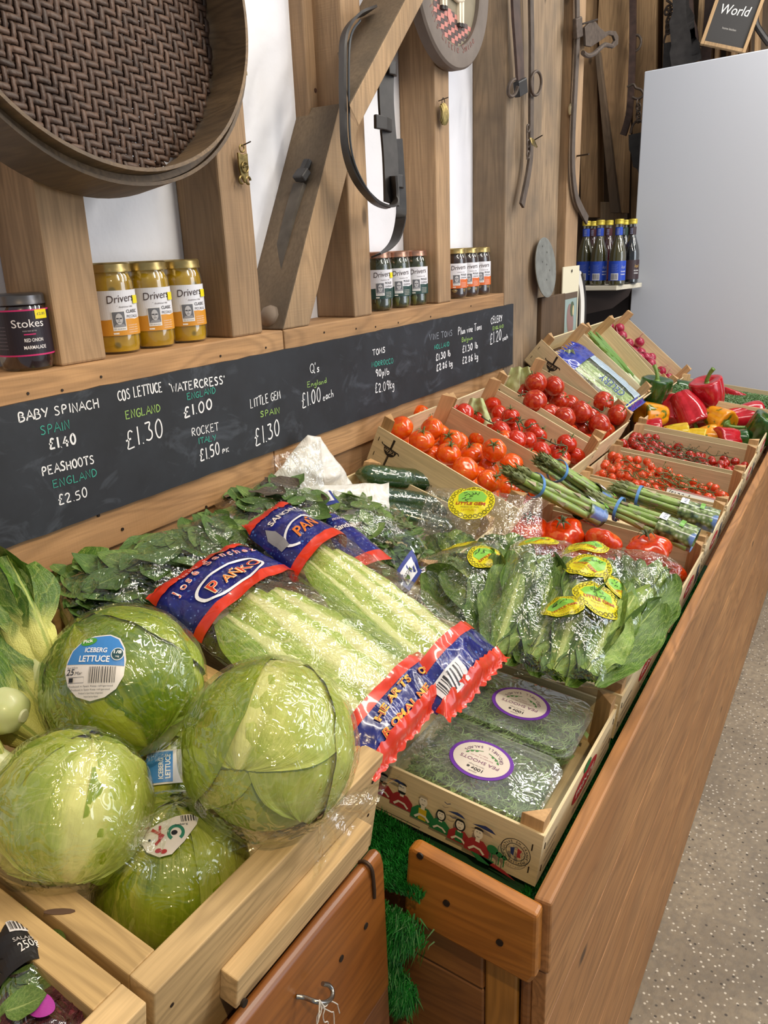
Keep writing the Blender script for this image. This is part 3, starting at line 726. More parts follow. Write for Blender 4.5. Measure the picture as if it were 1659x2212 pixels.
obj('tail', strap(P, [V((.5, .9, 0))] * (len(P) // 2) + [V((.9, .2, .3))] * (len(P) - len(P) // 2), 0.026, 0.004), leather_m, sp_, w=True, ang=60)
for px, py, w_ in ((827, 267, .066), (862, 392, .03), (846, 148, .03)):
    p = at(px, py, x=.03); obj('keeper', strap([p + V((0, -w_/2, .001)), p + V((.006, 0, 0)), p + V((0, w_/2, -.001))], (0, 0, 1), 0.028, 0.009), leather_m, sp_, w=True, smooth=False, bev=0.002)
# ---- strap on the brace and round stone
st_ = empty('leather_strap', at(580, 660, x=-0.05), 'dusty dark strap with a keeper lying along the lower brace', 'strap')
obj('band', strap(smooth_path([at(a, b_, x=q) for a, b_, q in ((648, 398, -.05), (632, 450, -.055), (612, 530, -.058), (588, 640, -.06))], 4), (1, -.1, .1), 0.03, 0.01), plain('dusty_leather', '#5d564e', 0.85, 0, .2, 30), st_, w=True)
obj('keeper', strap([at(645, 388, x=-.045), at(658, 368, x=-.04)], (1, -.1, .1), 0.032, 0.016), leather_m, st_, w=True, smooth=False, bev=.003)
obj('tip', strap([at(654, 372, x=-.045), at(666, 345, x=-.04)], (1, -.1, .1), 0.02, 0.012), leather_m, st_, w=True, smooth=False, bev=.004)
c = at(586, 682, x=-0.045); c.z = 1.354
tag(obj('round_stone', M().lathe([(0, 0), (.016, .003), (.024, .014), (.024, .028), (.015, .042), (0, .047)], 18, TR(*c)), plain('grey_stone', '#857667', .8, 0, .15, 20)), 'smooth grey-brown stone on the sill at the foot of the lower brace', 'stone')
c = at(735, 690, x=-0.09)
tag(obj('dark_red_card', M().box((-.108, c.y - .012, 1.354), (-.05, c.y + .004, 1.47)), plain('dark_red_cover', '#4a2c28', .6), smooth=False), 'thin dark red card standing behind the lower brace', 'card')
# ---- oval plaque with pig
pc = V((0.0, 2.002, 2.122))
pl = empty('pig_plaque', pc + V((0, 0, -.2)), 'round painted plaque with a white pig and lettering at the top of a post', 'plaque')
Tp = Matrix(((0, 0, 1, 0.0), (1, 0, 0, pc.y), (0, 1, 0, pc.z), (0, 0, 0, 1)))
circ = lambda r, n=56: [(r * math.cos(2*math.pi*i/n), r * math.sin(2*math.pi*i/n)) for i in range(n)]
obj('disc', M().prism(circ(.200), Tp, .016), plain('plaque_olive', '#837a66', .7, 0, .12, 18), pl, w=True, smooth=False)
m = M()
m.lathe([(.150, .014), (.150, .026), (.155, .030), (.198, .030), (.203, .025), (.203, .0), (.150, .0)], 64, Tp)
obj('rim', m, plain('plaque_rim', '#6a6059', .7, 0, .1, 30), pl, w=True)
T2 = Matrix(((0, 0, 1, 0.016), (1, 0, 0, pc.y), (0, 1, 0, pc.z), (0, 0, 0, 1)))
pig = [(-.115, .02), (-.095, -.01), (-.07, -.02), (-.05, -.045), (-.02, -.042), (.01, -.05), (.03, -.052), (.06, -.045), (.075, -.02), (.08, .03), (.06, .07), (0, .085), (-.06, .08), (-.1, .06)]
obj('pig', M().prism(pig, T2, .012), plain('pig_cream', '#e8ddc8', .6, 0, .06, 25), pl, w=True, smooth=True, bev=.004)
for a, l in ((-.06, .040), (-.044, .038), (.034, .060), (.050, .058)):
    m = M(); mh = M()
    m.prism([(a, -.03), (a + .013, -.03), (a + .011, -.035 - l), (a + .002, -.035 - l)], T2, .008)
    mh.prism([(a + .001, -.034 - l), (a + .012, -.034 - l), (a + .013, -.042 - l), (a - .001, -.042 - l)], T2, .009)
    lg = obj('leg', m, MATS['pig_cream'], pl, w=True, smooth=False); obj('hoof', mh, plain('hoof', '#2a2524', .6), lg, w=True, smooth=False)
pr = Print(plane_fn((.0165, pc.y, pc.z), (0, 1, 0), (0, 0, 1)))
for i in range(-6, 7):
    for j in range(7):
        x0 = i * .019 + .03 - .008; y0 = -.145 + j * .0115 - .10 * 0 - (i) * .003
        if math.hypot(x0 + .009, y0 + .006) < .146 and y0 < -.085 - i * .003 + .002: pr.rect(x0, y0, .018, .0105, '#c07a72' if (i + j) % 2 else '#4b3b3b')
pr.lift(.001); h = [(0, -.115), (.014, -.098), (.013, -.088), (.006, -.085), (0, -.091), (-.006, -.085), (-.013, -.088), (-.014, -.098)]
pr.poly([(a - .005, b_ + .008) for a, b_ in h], '#c58178')
pr.flush('painted_cloth', pl, w=True)
pr = Print(plane_fn((.0303, pc.y, pc.z), (0, 1, 0), (0, 0, 1)))
pr.arc('This Little Swine', 0, 0, .166, .026, '#7a4a42', mid=262, span=100, inner=True)
pr.flush('painted_lettering', pl, w=True, label='faded red lettering round the rim')
# ---- grey metal disc on a block
blk = tag(obj('wood_block', M().box((-0.005, 2.705, 1.06), (0.014, 2.955, 1.318)), wood('brown_block', '#57432f', '#6f563d', 'z', 1, .75, .3, .3), smooth=False, bev=.003), 'short dark brown board fixed across the foot of the cracked post', 'board')
dc = at(1185, 582, x=0.036)
Td = frame((0.022, dc.y, 1.318 + .100), (0, 1, 0.0), (-.10, 0, 1))
mm = M().lathe([(0, .0), (.09, .0), (.098, .002), (.099, .005), (.094, .006), (.085, .0045), (0, .0045)], 40, Td)
ds = tag(obj('metal_disc', mm, plain('dull_zinc', '#8d8f8a', .5, .6, .2, 30, .2)), 'dull grey metal disc leaning on the dark block', 'disc')
pr = Print(plane_fn(Td @ V((0, 0, .005)), Td.to_3x3() @ V((1, 0, 0)), Td.to_3x3() @ V((0, 1, 0))))
for a, b_ in ((-.03, .02), (.02, .05), (.0, -.04), (.035, -.01), (-.02, .07), (.01, .01)): pr.ell(a, b_, .003, .003, '#4d4d49', 10)
pr.flush('hole', ds, w=True)
# ---- card with picture
card = empty('picture_card', (0.01, 3.03, 1.13), 'cream card with a small painted picture pinned on the pale post', 'card')
p0 = at(1218, 577, x=.012); p1 = at(1253, 575, x=.012); p2 = at(1251, 706, x=.012); p3 = at(1215, 712, x=.012)
obj('paper', M().box((.006, p0.y, 1.13), (.010, p1.y, p0.z)), plain('cream_card', '#d9d2b8', .7), card, w=True, smooth=False)
pr = Print(plane_fn((.0101, p0.y, 1.13), (0, 1, 0), (0, 0, 1))); W0 = p1.y - p0.y; H0 = p0.z - 1.13
pr.rect(.012, .0, W0 - .024, H0 * .66, '#5c4c3c').lift(.0006).rect(.02, .0, W0 - .04, H0 * .58, '#8fa3a0').lift(.0006)
pr.ell(W0 * .5, H0 * .30, W0 * .2, H0 * .22, '#8c6f6b', ang=15).lift(.0004).ell(W0 * .6, H0 * .44, W0 * .12, H0 * .1, '#4e5c44').lift(.0004).ell(W0 * .66, H0 * .42, W0 * .05, H0 * .07, '#c9b98c').lift(.0004).ell(W0 * .5, H0 * .94, .006, .006, '#403830')
pr.flush('picture', card, w=True)
# curved white board edge behind the card
m = M(); P = smooth_path([at(a, b_, x=.0) for a, b_ in ((1249, 590), (1254, 615), (1257, 650), (1256, 700), (1253, 740))], 5)
cu = empty('curved_white_tray', at(1256, 740, x=.0), 'narrow curved white edge with a black lip beside the pinned card', 'tray')
obj('rim', strap(P, (0.3, 1, 0), .026, .008), plain('white_enamel', '#e6e4de', .35), cu, w=True)
obj('lip', strap([p + V((.004, .018, 0)) for p in P], (0.3, 1, 0), .012, .012), plain('black_lip', '#2a2726', .4), cu, w=True)
# ---- hanging harness on the broad posts
def band_px(pts, w, th, wd=(0, 1, 0), n=5, taper=None):
    P = smooth_path([at(a, b_, x=q) for a, b_, q in pts], n); return strap(P, wd, w, th)
h1 = empty('brown_strap', at(1120, 190, x=.03), 'wide brown leather strap with a black cuff and rings on the broad grey post', 'harness')
obj('band', band_px(((1112, -30, .03), (1115, 40, .03), (1120, 110, .03), (1124, 175, .03)), .052, .008), brleather_m, h1, w=True, ang=60)
obj('cuff', band_px(((1123, 172, .035), (1126, 206, .035)), .066, .02), plain('black_cuff', '#1d1c1d', .45), h1, w=True, smooth=False, bev=.004)
p = at(1108, 190, x=.04); obj('ring', M().torus(p, (0.2, 1, 0), (.3, 0, 1), .022, .005, 20, 8, (1.6, 6.6)), iron_m, h1, w=True)
obj('ring', M().torus(at(1158, 180, x=.045), (0.1, 1, 0), (.1, 0, 1), .034, .0042, 28, 8, ry=.032), iron_m, h1, w=True)
h2 = empty('iron_strap', at(1130, 440, x=.03), 'long narrow dark strap that curves to a point beside the brown strap', 'harness')
obj('band', band_px(((1146, -30, .028), (1148, 100, .028), (1147, 230, .028), (1146, 330, .028), (1140, 380, .028), (1133, 415, .028), (1127, 444, .028)), .028, .008), plain('aged_strap', '#52473f', .7, 0, .25, 40), h2, w=True, ang=60)
m = M()
for py in (277, 310, 334): m.torus(at(1141, py, x=.036), (0, 1, 0), (0, 0, 1), .010, .0028, 12, 6)
m.tube([at(1138, 280, x=.036), at(1139, 345, x=.036)], .0025, 6)
obj('buckle', m, iron_m, h2, w=True)
obj('brass_tag', strap([at(1146, 298, x=.04), at(1152, 308, x=.05), at(1160, 318, x=.05)], (.3, 1, .3), .018, .002, [.5, 1, .2]), brass_m, h2, w=True)
obj('nail', M().tube([at(1150, 305, x=.03), at(1172, 292, x=.07)], .0018, 6), nail_m, h2, w=True)
h3 = empty('hanging_rein', at(1262, 470, x=.03), 'long dark rein with a wide cuff bending away below, on the pale post', 'harness')
obj('band', band_px(((1246, -30, .02), (1247, 80, .02), (1243, 180, .02), (1238, 280, .02), (1237, 360, .02), (1243, 420, .02), (1254, 450, .02), (1268, 476, .02)), .034, .008, n=6), plain('aged_strap', '#52473f'), h3, w=True, ang=60)
obj('cuff', band_px(((1247, 38, .028), (1249, 82, .028)), .062, .016), iron_m, h3, w=True, smooth=False, bev=.004)
# iron hame bracket
br = empty('iron_bracket', at(1270, 100, x=.03), 'rusty iron bracket with a rounded hook on the pale post', 'bracket')
T = Matrix(((0, 0, 1, .03), (1, 0, 0, 0), (0, 1, 0, 0), (0, 0, 0, 1)))
poly = [(1258, 60), (1270, 47), (1282, 48), (1290, 60), (1302, 70), (1312, 67), (1325, 68), (1331, 80), (1330, 96), (1322, 104), (1312, 104), (1308, 98), (1318, 96), (1324, 88), (1320, 78), (1310, 76), (1296, 86), (1284, 94), (1272, 102), (1260, 100)]
obj('plate', M().prism([(at(a, b_, x=.03).y, at(a, b_, x=.03).z) for a, b_ in poly], T, .01), iron_m, br, w=True, smooth=False, bev=.002)
obj('arm', M().tube(smooth_path([at(a, b_, x=.04) for a, b_ in ((1322, 100), (1306, 97), (1292, 108), (1280, 118), (1268, 120), (1259, 114))], 4), .008, 8), iron_m, br, w=True)
obj('nail', M().tube([at(1258, 52, x=.03), at(1290, 42, x=.05)], .003, 6), nail_m, br, w=True)
tag(obj('nail', M().tube([at(1246, 337, x=.004), at(1272, 333, x=.06)], .003, 6), nail_m), 'long thin nail sticking out of the pale post below the bracket', 'nail')
# ---- harness on the far wall (y about 4.4)
Y = 4.36
def fp(a, b_, y=None): return at(a, b_, y=y or Y)
def fband(pts, w, y=None, th=.02, taper=None): return strap(smooth_path([fp(a, b_, y) for a, b_ in pts], 4), (1, 0, 0), w, th, taper)
h = empty('ringed_strap', fp(1355, 290), 'brown strap with an iron ring on the far boards, curling at its lower end', 'harness')
obj('band', fband(((1367, -30), (1367, 90), (1364, 180), (1360, 240), (1352, 275), (1346, 292)), .03), brleather_m, h, w=True)
obj('ring', M().torus(fp(1373, 93), (1, 0, 0), (0, 0, 1), .026, .006, 22, 8, ry=.034), iron_m, h, w=True)
Y = 4.30
h = empty('chain_hook', fp(1378, 215), 'iron hook and chain holding a black horn-shaped pouch beside the white cabinet', 'chain')
obj('hook', M().tube(smooth_path([fp(1355, 188), fp(1368, 182), fp(1374, 190), fp(1385, 194), fp(1390, 205), fp(1378, 214), fp(1366, 210)], 4), .006, 8), iron_m, h, w=True)
m = M()
for i in range(5): m.torus(fp(1379, 222 + i * 9), (1, 0, 0) if i % 2 else (.5, .8, 0), (0, 0, 1), .011, .0035, 12, 6, ry=.016)
obj('chain', m, iron_m, h, w=True)
obj('handle', M().torus(fp(1378, 285), (1, 0, 0), (0, 0, 1), .035, .006, 18, 8, (0.2, 3.2), ry=.05), iron_m, h, w=True)
obj('pouch', fband(((1379, 288), (1380, 320), (1384, 355), (1390, 380)), .09, 4.30, taper=[1]*5 + [.8]*4 + [.4]*4), leather_m, h, w=True)
Y = 4.36
h = empty('hanging_stirrup', fp(1445, 140), 'chain with a D-shaped iron and a dark leather strap hanging on the far boards', 'harness')
m = M()
for a, b_ in ((1442, 22), (1450, 30), (1446, 42), (1445, 54), (1445, 64)): m.torus(fp(a, b_), (1, 0, .4), (0, .3, 1), .014, .005, 14, 6, ry=.02)
obj('chain', m, iron_m, h, w=True)
obj('d_ring', M().torus(fp(1446, 92), (1, 0, 0), (0, 0, 1), .026, .005, 18, 8, (0, 3.14), ry=.05), iron_m, h, w=True)
obj('strap', fband(((1446, 92), (1445, 120), (1444, 150)), .05), leather_m, h, w=True)
obj('upper_link', M().tube([fp(1440, 0), fp(1455, 12), fp(1440, 20), fp(1458, 34)], .006, 6), iron_m, h, w=True)
Y = 4.30
h = empty('horse_collar', fp(1480, 120), 'broad dark leather collar strap hanging on the far boards left of the framed sign', 'harness')
obj('band', fband(((1470, -40), (1473, 40), (1477, 90), (1484, 140)), .12, taper=[.6]*4 + [.9]*5 + [1.1]*4), leather_m, h, w=True)
obj('side_band', fband(((1488, -40), (1492, 40), (1500, 70), (1503, 120)), .03), brleather_m, h, w=True)
Y = 4.40
h = empty('buckle_strap', fp(1520, 110), 'narrow brown straps with a ring buckle between the collar and the framed sign', 'harness')
obj('band', fband(((1537, -40), (1532, 40), (1527, 90), (1524, 130)), .045), brleather_m, h, w=True)
obj('ring', M().torus(fp(1517, 112), (1, 0, 0), (0, 0, 1), .026, .007, 20, 8, ry=.032), iron_m, h, w=True)
Y = 4.36
h = empty('black_rein', fp(1650, 90), 'thin black rein bending down at the right edge, beside the framed sign', 'harness')
obj('band', M().tube(smooth_path([fp(a, b_) for a, b_ in ((1640, -30), (1634, 20), (1633, 50), (1645, 72), (1662, 95))], 4), .014, 8), leather_m, h, w=True)
# framed sign
c0 = fp(1599, 15, 4.25)
Ts = frame(fp(1594, 10, 4.25), (1, .25, -.30), (0.28, 0.1, 1))
sg = empty('framed_sign', (0, 0, 0), 'small wood-framed chalkboard sign with white script at top right', 'sign', T=Ts)
obj('panel', M().box((-.085, -.16, -.006), (.085, .16, .0)), plain('sign_black', '#32302f', .7), sg, smooth=False)
m = M(); WO = wood('light_frame', '#9c7c55', '#b8966a', 'y', 1, .6)
for lo, hi in (((-.10, -.175, -.02), (-.085, .175, .012)), ((.085, -.175, -.02), (.10, .175, .012)), ((-.085, -.175, -.02), (.085, -.16, .012)), ((-.085, .16, -.02), (.085, .175, .012))): obj('frame_bar', M().box(lo, hi), WO, sg, smooth=False, bev=.002)
pr = Print(lambda x, y, h: V((x, y, .0006))); pr.text('World', -.06, -.045, .055, '#e8e6e0', w=.125, ang=4, shear=.25); pr.text('home kitchen', -.03, -.10, .012, '#b8b4ac', w=.06)
pr.flush('sign_writing', sg)
# ================================================================ jars on the sill
glassm = N('jar_glass'); glassm.n.remove(glassm.b)
_f = glassm.new('ShaderNodeLayerWeight', i_Blend=0.22)
_g = glassm.new('ShaderNodeBsdfGlossy', i_Color=(1, 1, 1, 1), i_Roughness=0.03)
_t = glassm.new('ShaderNodeBsdfTransparent', i_Color=(0.97, 0.99, 0.97, 1))
_m = glassm.new('ShaderNodeMixShader', i_0=glassm.math('MULTIPLY_ADD', _f.outputs['Facing'], 0.55, 0.06), i_1=_t, i_2=_g)
glassm.l.new(_m.outputs[0], glassm.out.inputs[0]); glassm = glassm.m
gold = plain('gold_lid', '#b9a26a', 0.3, 0.85, .1, 30); blacklid = plain('steel_lid', '#6d6a6a', 0.3, 0.8)
coplid = plain('copper_lid', '#b98d77', 0.28, 0.85)
picc = N('piccalilli'); _c = picc.coord()
_b = picc.ramp(picc.noise(_c, 26, 4), (0.3, '#a87f08'), (0.7, '#cfa51a'))
_b = picc.mix(picc.ramp(picc.vor(_c, 34), (0.14, 0.8), (0.24, 0.0)), _b, '#6a5c12')
picc.put(picc.b.inputs['Base Color'], _b); picc.set(Roughness=0.25, Coat_Weight=0.5); picc = picc.m
def jar_body(r, h, neck=None, n=40):
    neck = neck or r * .86
    return [(0, .002), (r * .80, .0), (r * .95, .004), (r, .014), (r, h * .74), (r * .985, h * .78), (r * .95, h * .82), (r * .90, h * .85), (neck, h * .88), (neck, h * .93)]
def jar(c, r, h, contents, lidm, label, group, design, fruit=None):
    j = empty('glass_jar', c, label, 'jar', group)
    pf = jar_body(r, h)
    ins = [(max(0, a - .0022) if a else 0, b + (.003 if i < 2 else 0)) for i, (a, b) in enumerate(pf)]
    if fruit:
        obj('brine', M().lathe([(a * .93, b) for a, b in ins], 28), contents, j)
        m = M(); q = random.Random(int(c.y * 1000))
        for k in range(26):
            z = .012 + (k // 6) * (h * .16) + q.uniform(-.003, .003); t = (k % 6) * 1.047 + (k // 6) * .5 + q.uniform(-.1, .1)
            rr = fruit[1] * q.uniform(.9, 1.1); d = r - rr - .002
            m.lathe([(0, -rr * fruit[2]), (rr * .7, -rr * .75 * fruit[2]), (rr, 0), (rr * .7, rr * .75 * fruit[2]), (0, rr * fruit[2])], 10, TR(d * math.cos(t), d * math.sin(t), z + rr))
        obj('pickle', m, fruit[0], j, kind='stuff')
    else: obj('contents', M().lathe(ins, 36), contents, j)
    obj('glass', M().lathe(pf, 40), glassm, j)
    lr = r * .95
    lid = [(0, h), (lr * .88, h), (lr * .95, h - .001), (lr, h - .003), (lr, h - .011), (lr * 1.02, h - .013), (lr * 1.02, h - .015), (lr * .9, h - .015)]
    obj('lid', M().lathe(lid, 48, fn=lambda t, z: 1 + (.008 * math.sin(t * 24) if z < h - .002 else 0)), lidm, j)
    th0 = math.atan2(CAMP.y - c.y, CAMP.x - c.x)
    fn = cyl_fn((0, 0, 0), r, th0)
    pr = Print(fn, .006); design(pr, r, h)
    pr.flush('label', j, rough=.45)
    return j
def drivers(col, l1, l2, yellow=False):
    def d(pr, r, h):
        y0, y1 = h * .21, h * .70; x0, x1 = -r * 1.7, r * 1.5
        pr.h = .0003
        pr.rect(x0, y0, x1 - x0, y1 - y0, '#e9e9f0'); pr.lift(.0003)
        pts = [(x0, y0), (x1, y0), (x1, y0 + (y1 - y0) * .37)] + [(x1 - (x1 - x0) * i / 12, y0 + (y1 - y0) * (.36 + .012 * math.sin(i * 2.3))) for i in range(1, 12)] + [(x0, y0 + (y1 - y0) * .36)]
        pr.poly(pts, col); pr.lift(.0003)
        s = r / .036 * 1.14
        pr.text('Drivers', -.008 * s, y0 + .0435 * s, .0150 * s, '#4a3a3a', w=.040 * s, ang=4, shear=.15)
        pr.line([(.004 * s, y0 + .040 * s), (.032 * s, y0 + .0412 * s)], .0004, '#4a3a3a')
        pr.text('Established 1906', .007 * s, y0 + .0375 * s, .003 * s, '#4a3a3a', w=.021 * s, shear=.3)
        pr.text(l1, .0165 * s, y0 + .030 * s, .0062 * s, '#2b2b2d', w=.019 * s, bold=.012)
        pr.text(l2, .0165 * s, y0 + .0235 * s, .0052 * s, '#2b2b2d', w=.021 * s)
        for i in range(4): pr.text('a crunchy blend of vegetables'[i:i+14], .0175 * s, y0 + (.0125 - i * .0032) * s, .0026 * s, '#f4efe6', w=.016 * s)
        pr.rect(-.0045 * s, y0 + .0018 * s, .0075 * s, .0022 * s, '#f4efe6')
        pr.rect(-.0042 * s, y0 + .0065 * s, .0185 * s, .0265 * s, '#f4f3f3', 1); pr.lift(.0003)
        pr.rect(-.0032 * s, y0 + .0115 * s, .0165 * s, .0205 * s, '#6d6f76', 1); pr.lift(.0003)
        pr.poly([(-.0030 * s, y0 + .0117 * s), (.0130 * s, y0 + .0120 * s), (.0105 * s, y0 + .0155 * s), (.0005 * s, y0 + .0155 * s)], '#9a9ba1'); pr.lift(.0002)
        pr.ell(.0052 * s, y0 + .0225 * s, .0047 * s, .0076 * s, '#c9c9cd'); pr.lift(.0002)
        pr.rect(.0012 * s, y0 + .0225 * s, .0034 * s, .0016 * s, '#4b4c52').rect(.0056 * s, y0 + .0225 * s, .0034 * s, .0016 * s, '#4b4c52').rect(.003 * s, y0 + .0178 * s, .0044 * s, .0007 * s, '#5b5c62').rect(.0048 * s, y0 + .0195 * s, .001 * s, .003 * s, '#a0a0a6')
        pr.text('Ooh, now we honey!', -.0028 * s, y0 + .0083 * s, .003 * s, '#333338', w=.0155 * s, shear=.3)
        if yellow: pr.lift(.0003).rect(.0295 * s, y0 + .042 * s, .012 * s, .011 * s, '#f2e21c')
    return d
dp = drivers('#d9962f', 'CLASSIC', 'PICCALILLI', True)
for i, (y, t) in enumerate(((.905, 'piccalilli jar half hidden by the left post, leftmost of the yellow three'), (.983, 'middle jar of yellow piccalilli in a row of three with white and orange labels'), (1.063, 'right-hand jar of yellow piccalilli, beside the post with the brasses'))):
    jar(V((-.058, y, 1.354)), .0362, .142, picc, gold, t, 'piccalilli jars on the sill', dp)
gm = skin('gherkin_skin', '#3d4416', '#6a6f28', .25, 30); gb = plain('gherkin_brine', '#2f3312', .3)
dg_ = drivers('#24443f', 'PICKLED', 'GHERKINS'); dgy = drivers('#24443f', 'PICKLED', 'GHERKINS', True)
for i, (y, t) in enumerate(((1.735, 'jar of pickled gherkins behind the tip of the leather loop'), (1.828, 'middle gherkin jar with white and dark green label'), (1.922, 'gherkin jar nearest the post under the plaque'))):
    jar(V((-.060, y, 1.354)), .0365, .140, gb, coplid, t, 'gherkin jars on the sill', dgy if i == 0 else dg_, (gm, .0105, 2.2))
om = skin('pickled_onion', '#8a6a3e', '#b09763', .22, 20); ob = plain('vinegar_brine', '#351a0e', .3)
do = drivers('#d96a2c', 'PICKLED', 'ONIONS')
for i, (y, t) in enumerate(((2.168, 'pickled onion jar partly hidden by the post, orange label'), (2.252, 'middle jar of pickled onions with white and orange label'), (2.338, 'pickled onion jar beside the broad grey post'))):
    jar(V((-.060, y, 1.354)), .0365, .140, ob, gold, t, 'pickled onion jars on the sill', do, (om, .0125, 1.0))
def stokes(pr, r, h):
    y0, y1 = h * .20, h * .80; x0 = -r * 1.8; pr.h = .0003
    pr.rect(x0, y0, r * 3.4, y1 - y0, '#1f1420'); pr.lift(.0003)
    pr.rect(x0, y0, r * 3.4, .0022, '#c8286e').rect(x0, y1 - .0022, r * 3.4, .0022, '#c8286e').rect(.0, y0 + .029, .016, .0016, '#c8286e')
    pr.text('Stokes', -.014, y0 + .0395, .0155, '#f1edf0', w=.044)
    pr.text('FOOD MADE BETTER', -.001, y0 + .0335, .0024, '#b9b0b8', w=.019)
    pr.text('RED ONION', -.0005, y0 + .0195, .0068, '#f1edf0', w=.026, bold=.01).text('MARMALADE', -.0025, y0 + .0095, .0068, '#f1edf0', w=.031, bold=.01)
    for i in range(7): pr.text('caramelised red onions', -.042, y0 + .040 - i * .005, .0022, '#8d7c88', w=.018)
    pr.lift(.0004).rect(.019, y0 + .050, .021, .0125, '#ecd916')
    pr.lift(.0002).text('£2.85', .022, y0 + .055, .005, '#6d6b52', w=.014)
j = jar(V((-.040, .722, 1.354)), .0370, .106, plain('onion_marmalade', '#240c14', .25, 0, .3, 40), blacklid, 'dark jar of red onion marmalade with a silver lid at far left', None, stokes)
# ================================================================ vinegar bottles
shf = empty('bottle_shelf', (-.1, 3.85, 1.27), 'small cream shelf carrying the vinegar bottles beside the white cabinet', 'shelf')
T = TR(0, 0, 1.282)
obj('shelf_board', M().prism([(-.30, 3.72), (-.005, 3.72), (.048, 3.93), (.048, 3.965), (-.30, 4.03)], T, .02), wood('cream_shelf', '#cbc3ae', '#d9d3c2', 'x', 1, .6, .2, .15), shf, w=True, smooth=False, bev=.002)
obj('bracket', M().prism([(0, 0), (.20, 0), (.19, -.03), (.12, -.085), (0, -.11)], frame((-.16, 3.78, 1.281), (1, 0.3, 0), (0, 0, 1)), .012), MATS['dark_brown_board'], shf, w=True, smooth=False)
def bottle(px, by, tilt, liq, lab, label, y, word, ygap=0):
    p = at(px, by, y=y); p.z = 1.302
    b = empty('vinegar_bottle', p, label, 'bottle', 'vinegar bottles on the small shelf')
    r = .0375; h = .285
    pf = [(0, .004), (r * .8, 0), (r * .97, .005), (r, .014), (r, .125), (r * .95, .145), (r * .80, .170), (r * .58, .195), (r * .43, .215), (r * .38, .235), (r * .37, h - .015)]
    obj('glass', M().lathe(pf, 28), glassm, b)
    obj('vinegar', M().lathe([(max(0, a - .002), z + .001) for a, z in pf[:-1]], 24), liq, b)
    obj('cap', M().lathe([(r * .37, h - .022), (r * .50, h - .021), (r * .52, h - .013), (r * .50, h - .011), (r * .52, h - .009), (r * .50, h), (0, h + .001)], 24), gold_c, b)
    pr = Print(cyl_fn((0, 0, 0), r, math.atan2(CAMP.y - p.y, CAMP.x - p.x)), .01); pr.h = .0004
    pr.rect(-r * 1.7, .022, r * 3.4, .085, lab).lift(.0006)
    if lab == '#1f46b4':
        pr.rect(-.028, .024, .034, .030, '#d8d8dc').lift(.0005).bars(-.025, .027, .028, .024, '#4a4a52', 14)
        for i in range(8): pr.text('produced and bottled'[i % 3:], -.026, .090 - i * .0042, .003, '#8d9ed0', w=.030 - (i % 3) * .003)
    pr.text(word[0], .017, .074, .020, '#c9a25a' if lab != '#1f46b4' else '#9fa8cf', w=.024, shear=.3)
    pr.text(word[1], .016, .058, .008, '#f0f0f0', w=.026, bold=.01).text(word[2], .016, .046, .008, '#f0f0f0', w=.024, bold=.01)
    pr.flush('label', b, rough=.45)
    pr = Print(cyl_fn((0, 0, 0), r * .42, math.atan2(CAMP.y - p.y, CAMP.x - p.x)), .008); pr.h = .0006
    pr.rect(-.026, .217, .052, .034, lab).lift(.0006)
    for i in range(6): pr.rect(-.010, .221 + i * .0045, .012, .0018, '#9aa3c4')
    pr.flush('neck_label', b, rough=.45)
    return b
gold_c = plain('yellow_cap', '#d8c24c', 0.35, 0.35)
v1 = plain('pale_vinegar', '#4a4526', .12); v2 = plain('red_vinegar', '#3a0f14', .12); v3 = plain('black_vinegar', '#0c1018', .1)
WV = ('Aspall', 'WHITE', 'VINEGAR'); BV = ('Aspall', 'BALSAMIC', 'VINEGAR')
bottle(1262, 609, 0, v1, '#1f46b4', 'blue-labelled vinegar bottle at the left end of the shelf', 3.82, WV)
bottle(1277, 600, 0, v2, '#4a1a22', 'maroon-labelled bottle in the back row, behind the two left blue ones', 3.93, BV)
bottle(1291, 618, 0, v1, '#1f46b4', 'middle blue-labelled vinegar bottle in the front row', 3.78, WV)
bottle(1310, 604, 0, v2, '#4a1a22', 'maroon-labelled bottle in the back row between the blue ones', 3.90, BV)
bottle(1331, 618, 0, v1, '#1f46b4', 'clear blue-labelled vinegar bottle standing nearest the shelf corner', 3.76, WV)
bottle(1344, 600, 0, v3, '#22382c', 'green-labelled bottle mostly hidden behind the corner bottle', 3.99, BV)
bottle(1360, 611, 0, v3, '#37262a', 'very dark balsamic bottle with brown label next to the white cabinet', 3.87, BV)
# ================================================================ counter
WC = wood('counter_wood', '#9c6a3c', '#b98552', 'y', 1.0, 0.5, 0.2, 0.45, 1.0, 0.10)
WCO = wood('varnished_end', '#a0601d', '#b8782e', 'x', 1.0, 0.35, 0.15, 0.35, 0.5, 0.05, coat=.3)
WCD = wood('worn_end', '#7d4d26', '#94622f', 'x', 1.0, 0.45, 0.2, 0.35, 0.6, 0.15, coat=.2)
WCV = wood('leg_pine', '#b07a35', '#c48d45', 'z', 1.0, 0.4, 0.2, 0.5, 0.8, coat=.2)
ct = empty('display_counter', (0.45, 2.5, 0), 'long wooden display counter with a raised lip holding the sloping vegetable crates', 'counter')
q = random.Random(3)
# long outer boarding in planks (facing the aisle)
zz = [0.0, .13, .27, .42, .57, .665]
for i in range(5):
    a = zz[i]; b_ = zz[i + 1]
    obj('plank', M().box((.752, .705, a + .0012), (.770, 3.75, b_ - .0012)), WC, ct, w=True, smooth=False, bev=.0015)
obj('lip_board', M().box((.752, .702, .666), (.774, 3.75, .775)), WC, ct, w=True, smooth=False, bev=.004)
